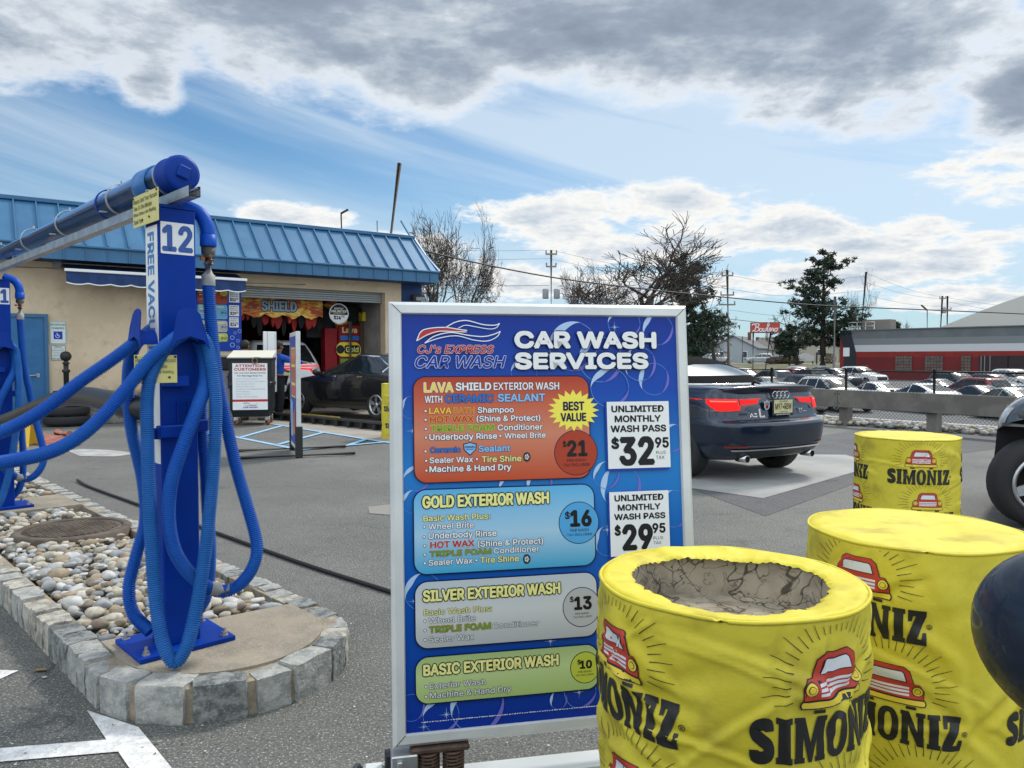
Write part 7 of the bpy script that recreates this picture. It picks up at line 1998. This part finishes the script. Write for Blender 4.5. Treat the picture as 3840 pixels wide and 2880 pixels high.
# ---- trees
M_bark = mat('bark_grey', (.060, .050, .042), .95, col2=(.09, .078, .066), vscale=6); M_twg = mat('twig_brown', (.075, .060, .050), .95); M_barkd = mat('bark_dark', (.035, .028, .023), .95)
def bare_tree(px, Y, zg, top_py, spread_px, label, seed, stems=1, trunk_r=.35, levels=6, lean=0.0, first=.28, droop=0.0, name='bare_tree', mt=None, ms=None, splits=3, twig=.022):
    p = W(px, 1340, Y); zt = W(px, top_py, Y).z; H = zt - zg; SPR = spread_px / F * Y
    t = thing(name, label, 'tree', (p.x, p.y, zg)); rs = random.Random(seed)
    tr_, cr = MB(), MB()
    def limb(p0, d, L, r, lv, out):
        n = 4 if lv < 3 else 3
        pts = [p0]; q = p0.copy(); dd = d.copy()
        for i in range(n):
            dd = (dd + V((rs.gauss(0, .14), rs.gauss(0, .14), rs.gauss(.02 - droop * lv * .02, .10))) * (1.4 if lv > 1 else .6)).normalized()
            q = q + dd * (L / n); pts.append(q.copy())
        r1 = max(twig * .7, r * .62)
        (tr_ if lv < 3 else cr).tube(pts, [r + (r1 - r) * i / n for i in range(n + 1)], 7 if lv < 2 else (5 if lv < 3 else 3), 0, caps=False)
        if lv >= levels: return
        k = splits + (1 if lv in (1, 2, 3) else 0)
        for i in range(k):
            f = rs.uniform(.35, 1.0) if i else 1.0
            j = min(n - 1, int(f * n)); fr = f * n - j
            b0 = pts[j].lerp(pts[j + 1], fr)
            ax = dd.orthogonal().normalized(); ax = Matrix.Rotation(rs.uniform(0, 2 * pi), 3, dd) @ ax
            ang = rs.uniform(.35, .95) if i else rs.uniform(.05, .30)
            nd = (Matrix.Rotation(ang, 3, ax) @ dd); nd.z += .035; nd.normalize()
            limb(b0, nd, L * rs.uniform(.58, .80) * (1 if i else 1.1), max(twig, r1 * (rs.uniform(.5, .8) if i else .95)), lv + 1, out)
    for s in range(stems):
        a = 2 * pi * s / stems + rs.uniform(0, .6)
        sp = .0 if stems == 1 else rs.uniform(.28, .62)
        d = V((cos(a) * sp + lean, sin(a) * sp, 1)).normalized()
        limb(V((cos(a) * .12 * (stems > 1), sin(a) * .12 * (stems > 1), 0)), d, H * first, trunk_r, 0, None)
    # scale the grown tree to its real height and spread
    av = np.array(tr_.v + cr.v); hz = av[:, 2].max(); cx_, cy_ = np.median(av[:, 0]), np.median(av[:, 1]); hx_ = np.percentile(np.abs(av[:, 0] - cx_), 92)
    kz = H / hz; kx = min(2.2, max(.33, .8 * SPR / 2 / (hx_ * kz))) * kz
    for m_ in (tr_, cr):
        A = np.array(m_.v); f = np.clip(A[:, 2] / hz, 0, 1)
        A[:, 0] -= cx_ * np.clip(f * 1.6, 0, 1); A[:, 1] -= cy_ * np.clip(f * 1.6, 0, 1)
        w_ = np.interp(f, [0, .2, .5, .75, .9, 1], [1, 1, 1.1, 1.0, .75, .45]) * SPR / 2
        r_ = np.hypot(A[:, 0], A[:, 1]) * kx + 1e-6; g_ = w_ * np.tanh(r_ / w_) / r_ * kx
        A[:, 0] *= g_; A[:, 1] *= g_; A[:, 2] *= kz
        m_.v = [tuple(v) for v in A]
    tr_.build('trunk', ms or M_bark, t); cr.build('crown', mt or M_twg, t)
    return t
bare_tree(1650, 62, .0, 722, 560, 'big bare tree with several trunks right of the car wash roof', 21, stems=3, trunk_r=.36, first=.34, levels=6, splits=3, twig=.024)
bare_tree(2435, 66, .0, 765, 800, 'large bare spreading tree above the middle of the price board', 5, stems=1, trunk_r=.48, first=.34, levels=6, splits=3, twig=.027)
bare_tree(2180, 80, .2, 960, 330, 'smaller hazy bare tree beside the transformer pole', 33, stems=3, trunk_r=.16, first=.4, levels=5, splits=3)
bare_tree(2682, 88, .3, 1110, 200, 'small bare tree left of the tall pale utility pole', 8, stems=1, trunk_r=.18, first=.30, levels=5, splits=3)
bare_tree(2990, 104, .35, 1135, 260, 'bare tree between the bowling sign and the big evergreen', 14, stems=1, trunk_r=.22, first=.32, levels=5, splits=3)
bare_tree(3212, 108, .3, 985, 190, 'tall bare tree behind the left end of the red building', 41, stems=2, trunk_r=.24, first=.38, levels=5, splits=3)
bare_tree(3395, 150, .3, 1190, 70, 'faint little bare tree far behind the red building roof', 52, stems=1, trunk_r=.14, first=.32, levels=4, splits=3)
bare_tree(2902, 140, .35, 1235, 110, 'young bare tree behind the bowling sign', 61, stems=1, trunk_r=.12, first=.3, levels=4, splits=3)
M_ndl = mat('pine_needles', (.022, .042, .026), .85, col2=(.038, .060, .032), vscale=1.3)
def pine(px, Y, zg, top_py, bot_py, spread_px, label, seed, n_tier=13, trunk_r=.3, trunk_px=None, gap=.5, asym=0.0):
    p = W(px, 1340, Y); H = W(px, top_py, Y).z - zg; z0 = W(px, bot_py, Y).z - zg; SPR = spread_px / F * Y / 2
    t = thing('pine_tree', label, 'tree', (p.x, p.y, zg)); rs = random.Random(seed)
    b = MB(); b.tube([V((.15 * noise.noise(V((k * .7, seed, 0))), .15 * noise.noise(V((seed, k * .7, 0))), H * k / 10)) for k in range(11)], [trunk_r * (1 - .09 * k) for k in range(11)], 9); c = MB()
    for k in range(n_tier):
        f = k / (n_tier - 1); z = z0 + (H - z0) * f
        prof = (.62 + .38 * sin(pi * min(1, f * 1.5 + .18))) if f < .55 else (1.02 - .95 * ((f - .55) / .45) ** 1.4)
        nb = max(3, int(6 * (1 - f * .4)))
        for j in range(nb):
            a = rs.uniform(0, 2 * pi); L = SPR * prof * rs.uniform(.45, 1.12) * (1 + asym * cos(a)); rise = rs.uniform(.02, .30) + f * .3
            if rs.random() < .12: continue
            e = V((cos(a) * L, sin(a) * L, z + L * rise)); s_ = V((0, 0, z))
            mid = s_.lerp(e, .5) + V((0, 0, -.06 * L))
            b.tube([s_, mid, e], [trunk_r * .25 * (1 - f * .6), trunk_r * .16, .02], 5, 0, caps=False)
            for q in range(int(5 + L * 4.0)):
                u = rs.uniform(.25, 1.0); c0 = s_.lerp(mid, u * 2) if u < .5 else mid.lerp(e, u * 2 - 1)
                c0 = c0 + V((rs.gauss(0, .16 * L), rs.gauss(0, .16 * L), rs.gauss(.05, .10 + .02 * L)))
                for h_ in range(13):
                    d = V((rs.gauss(0, 1), rs.gauss(0, 1), rs.gauss(.25, .6))).normalized(); l = rs.uniform(.22, .5) * (.6 + Y / 250)
                    o_ = d.orthogonal().normalized() * (.055 + Y * .0003)
                    o_ = Matrix.Rotation(rs.uniform(0, 6.28), 3, d) @ o_
                    q0 = c0 + V((rs.gauss(0, .13), rs.gauss(0, .13), rs.gauss(0, .08)))
                    c.add([q0 - o_, q0 + o_, q0 + d * l + o_ * .5, q0 + d * l - o_ * .5], [(0, 1, 2, 3)])
    b.build('trunk', M_barkd, t); c.build('crown', M_ndl, t); return t
pine(3085, 100, .35, 952, 1290, 310, 'tall dark evergreen right of the bowling sign', 3, n_tier=15, trunk_r=.42)
pine(2560, 78, .2, 965, 1330, 250, 'dark ragged pine behind the right corner of the price board', 6, n_tier=13, trunk_r=.26, asym=.35)
pine(2590, 84, .2, 1150, 1340, 220, 'lower dark pine behind the convertible roof', 12, n_tier=8, trunk_r=.2)
pine(3360, 170, .3, 1215, 1240, 40, 'tiny distant evergreen tip above the red building roof', 19, n_tier=4, trunk_r=.12)
pine(2960, 102, .35, 1230, 1330, 130, 'short evergreen in front of the brown-roofed house', 24, n_tier=7, trunk_r=.18)

# ---- guard rail and chain-link fence
M_gw = mat('guard_wood', (.19, .178, .155), .9, col2=(.14, .13, .115), vscale=2.5, bump=.3, bscale=30, col3=(.15, .14, .125), v3=9)
RA, RB = W(3040, 1460, 16.4), W(3810, 1490, 12.9)
RDv = V((RB.x - RA.x, RB.y - RA.y, 0)); RLn = RDv.length; RDv.normalize(); rang = atan2(RDv.y, RDv.x)
def rail_t(px):
    r = (px - 1920) / F; return (r * RA.y - RA.x) / (RDv.x - r * RDv.y)
gr_ = thing('guard_rail', 'weathered wooden guard rail on square posts beside the lane', 'guard rail', (RA.x, RA.y, 0), rang)
tj = rail_t(3145); ztop, zbot = .735, .375
for a, c_ in ((tj - 4.2, tj - .006), (tj + .006, tj + 4.4), (tj + 4.412, tj + 9), (tj - 8.4, tj - 4.212)):
    b = MB(); b.box(((a + c_) / 2, 0, (ztop + zbot) / 2), (c_ - a, .075, ztop - zbot), 0, None, .008)
    for q in (a + .04, c_ - .04):
        for z in (.46, .65): b.lathe([(.0001, -.046), (.012, -.046), (.012, -.03)], 8, 1, (q, 0, z), (0, 1, 0))
    b.build('plank', [M_gw, M_trim], gr_)
t1, t2 = rail_t(3158), rail_t(3490); dt = t2 - t1
for k in range(-4, 4):
    b = MB(); b.box((t1 + dt * k, .14, .27), (.20, .18, .56), 0, None, .01); b.build('post', M_gw, gr_)
def fence_t(px, s=-.08):
    p = FA + FN * s; r = (px - 1920) / F; return (r * p.y - p.x) / (FD.x - r * FD.y)
fang = atan2(FD.y, FD.x)
fo_ = FA + FN * -.06
fn = thing('chain_fence', 'black chain-link fence between the lane and the sunken car park', 'fence', (fo_.x, fo_.y, 0), fang)
f1, f2 = fence_t(3172), fence_t(3503); df = f2 - f1; FH = W(3172, 1390, (FA + FD * f1).y).z
b = MB(); b.tube([(f1 - df * 6, 0, FH), (f1 + df * 3, 0, FH)], .028, 8); b.build('top_rail', M_blk, fn)
for k in range(-6, 4):
    b = MB(); b.tube([(f1 + df * k, 0, 0), (f1 + df * k, 0, FH + .05)], .032, 8); b.build('post', M_blk, fn)
b = MB(); x0, x1 = f1 - df * 6, f1 + df * 3; st = .072; h0, h1 = .06, FH; n = int((x1 - x0) / st); wr = .0028
x = x0 - (h1 - h0)
while x < x1:
    for sg_ in (1, -1):
        a = V((x, .0, h0)) if sg_ > 0 else V((x, .005, h1)); c_ = V((x + (h1 - h0), .0, h1)) if sg_ > 0 else V((x + h1 - h0, .005, h0))
        d = (c_ - a).normalized(); s_ = V((-d.z, 0, d.x)) * wr; y_ = V((0, wr, 0))
        b.add([a - s_, a + y_, a + s_, c_ - s_, c_ + y_, c_ + s_], [(0, 1, 4, 3), (1, 2, 5, 4), (2, 0, 3, 5)])
    x += st
b.build('wire_mesh', mat('mesh_black', (.022, .022, .023), .5), fn)

# ================================================================ PEOPLE
M_skin = mat('skin', (.23, .115, .07), .6); M_hair = mat('black_hair', (.008, .007, .006), .7); M_hood = mat('grey_hoodie', (.085, .095, .11), .9, col2=(.11, .12, .135), vscale=8); M_blue = mat('blue_sweatshirt', (.008, .07, .42), .8, col2=(.006, .055, .36), vscale=8); M_pants = mat('dark_trousers', (.012, .013, .02), .9)
def skin_body(name, joints, bones, root, m, parent, lv=2):
    me = bpy.data.meshes.new(name); names = list(joints)
    me.from_pydata([joints[k][0] for k in names], [(names.index(a), names.index(c)) for a, c in bones], [])
    ob = bpy.data.objects.new(name, me); COL.objects.link(ob)
    sk = ob.modifiers.new('skin', 'SKIN'); sb = ob.modifiers.new('sub', 'SUBSURF'); sb.levels = lv; sb.render_levels = lv
    for v, k in zip(me.skin_vertices[0].data, names):
        r = joints[k][1]; v.radius = r if isinstance(r, tuple) else (r, r); v.use_root = (k == root)
    bpy.context.view_layer.update()
    m2 = bpy.data.meshes.new_from_object(ob.evaluated_get(bpy.context.evaluated_depsgraph_get()))
    bpy.data.objects.remove(ob); m2.name = name; m2.materials.clear(); m2.materials.append(m)
    for q in m2.polygons: q.use_smooth = True; q.material_index = 0
    return addpart(name, m2, parent)
def person(loc, rot, label, arms, shirt, pants, hood=False, bend=0.0, cap=False):
    t = thing('person', label, 'person', loc, radians(rot))
    def B(y, z): return (y + bend * max(0, z - .95) ** 1.2, z)
    def P(x, y, z): yy, zz_ = B(y, z); return (x, yy - 0, zz_)
    hd = V(P(0, .02, 1.60))
    J = {'pel': (P(0, 0, .95), (.15, .11)), 'waist': (P(0, 0, 1.10), (.135, .10)), 'chest': (P(0, 0, 1.32), (.165, .115)), 'neck': (P(0, .0, 1.47), .055), 'head0': (P(0, .015, 1.54), .075), 'head1': (P(0, .02, 1.64), .098), 'head2': (P(0, .01, 1.71), .085)}
    bones = [('pel', 'waist'), ('waist', 'chest'), ('chest', 'neck'), ('neck', 'head0'), ('head0', 'head1'), ('head1', 'head2')]
    for s, n in ((1, 'R'), (-1, 'L')):
        J['hip' + n] = ((s * .09, 0, .90), .095); J['knee' + n] = ((s * .10, .02, .50), .062); J['ank' + n] = ((s * .10, -.01, .09), .042); J['toe' + n] = ((s * .11, .15, .04), .036)
        bones += [('pel', 'hip' + n), ('hip' + n, 'knee' + n), ('knee' + n, 'ank' + n), ('ank' + n, 'toe' + n)]
        sh = P(s * .19, 0, 1.40); el_, wr_ = arms[n]
        J['sho' + n] = (sh, .062); J['elb' + n] = (el_, .045); J['wri' + n] = (wr_, .030)
        bones += [('chest', 'sho' + n), ('sho' + n, 'elb' + n), ('elb' + n, 'wri' + n)]
        d = (V(wr_) - V(el_)).normalized(); a, u = frame_of(d)
        J['palm' + n] = (tuple(V(wr_) + d * .06), (.036, .016)); bones.append(('wri' + n, 'palm' + n))
    body = skin_body('body', J, bones, 'pel', M_skin, t)
    # hands: five separate fingers
    for n in 'RL':
        el_, wr_ = arms[n]; d = (V(wr_) - V(el_)).normalized(); a, u = frame_of(d); o_ = V(wr_) + d * .07
        b = MB()
        for k in range(4):
            base_ = o_ + a * (-.024 + .016 * k) + d * .01; ln = (.062, .074, .070, .054)[k]
            b.tube([base_, base_ + d * ln * .5 - u * .006, base_ + d * ln * .95 - u * .022], [.0085, .0075, .005], 7)
        th = o_ - d * .02 - a * .032; b.tube([th, th - a * .022 + d * .025, th - a * .026 + d * .055], [.010, .009, .006], 7); b.build('hand', M_skin, t)
    # face
    b = MB(); c = hd + V((0, 0, .045)); b.add([c + V((-.014, .088, -.03)), c + V((.014, .088, -.03)), c + V((0, .118, -.03)), c + V((0, .09, .015))], [(0, 1, 2), (0, 2, 3), (2, 1, 3)])
    for s in (-1, 1): b.lathe([(.0001, .004), (.011, 0)], 8, 1, c + V((s * .033, .088, .012)), (0, 1, 0)); b.add([p * .03 + c + V((s * .098, .0, -.005)) for p in [V((q.x * .4, q.y * .7, q.z)) for q in ICO1[0]]], ICO1[1], 0, True)
    b.add([c + V((-.025, .085, -.062)), c + V((.025, .085, -.062)), c + V((.02, .087, -.054)), c + V((-.02, .087, -.054))], [(0, 1, 2, 3)], 2); b.build('face', [M_skin, M_hair, mat('lips', (.18, .06, .05), .6)], t)
    b = MB(); vs, fs = ICO
    b.add([c + V((v.x * .112, v.y * .118 - .018, v.z * .118 + .032 if v.z > -.5 else v.z * .13 + .03)) for v in vs if True], [f for f in fs if not all(vs[i].y > .25 and vs[i].z < .42 for i in f)], 0, True); b.build('hair', M_hair, t)
    sj = {k: (J[k][0], (tuple(q * 1.22 for q in J[k][1]) if isinstance(J[k][1], tuple) else J[k][1] * 1.35)) for k in ('pel', 'waist', 'chest', 'shoR', 'shoL', 'elbR', 'elbL')}
    sj['nk'] = (P(0, 0, 1.445), .075)
    bn = [('pel', 'waist'), ('waist', 'chest'), ('chest', 'nk')]
    for n in 'RL':
        el_, wr_ = arms[n]; sj['cuf' + n] = (tuple(V(el_).lerp(V(wr_), .86)), .043); bn += [('chest', 'sho' + n), ('sho' + n, 'elb' + n), ('elb' + n, 'cuf' + n)]
    skin_body('sweatshirt', sj, bn, 'chest', shirt, t)
    pj = {k: (J[k][0], (tuple(q * 1.12 for q in J[k][1]) if isinstance(J[k][1], tuple) else J[k][1] * 1.25)) for k in ('pel', 'hipR', 'hipL', 'kneeR', 'kneeL')}
    for n in 'RL': pj['hem' + n] = ((J['ank' + n][0][0], J['ank' + n][0][1], .10), .062)
    skin_body('trousers', pj, [('pel', 'hipR'), ('pel', 'hipL'), ('hipR', 'kneeR'), ('hipL', 'kneeL'), ('kneeR', 'hemR'), ('kneeL', 'hemL')], 'pel', pants, t)
    for n in 'RL':
        b = MB(); x, y = J['ank' + n][0][0], J['ank' + n][0][1]; b.add([V((x + v.x * .052, y + .06 + v.y * .145, max(.0, .045 + v.z * .055))) for v in ICO[0]], ICO[1], 0, True); b.build('shoe', M_blk, t)
    if hood:
        b = MB(); b.lathe([(.09, 0), (.13, .04), (.12, .10), (.09, .12)], 18, 0, V(P(0, -.04, 1.42)), (0, -.35, 1)); b.build('hood', shirt, t)
    return t
p = W(1043, 1340, 17.6); pz = 0
person((p.x, p.y, 0), -50, 'person in a bright blue sweatshirt and dark trousers reaching towards the white SUV', {'R': ((.40, .22, 1.30), (.52, .42, 1.28)), 'L': ((-.30, .10, 1.15), (-.24, .32, 1.08))}, M_blue, M_pants)
p = W(893, 1340, 17.0)
person((p.x, p.y, 0), -35, 'person with black hair in a dark grey hooded sweatshirt leaning over the waste container', {'R': ((.33, .30, 1.18), (.22, .52, 1.40)), 'L': ((-.30, .25, 1.16), (-.10, .50, 1.36))}, M_hood, M_pants, hood=True, bend=.30)
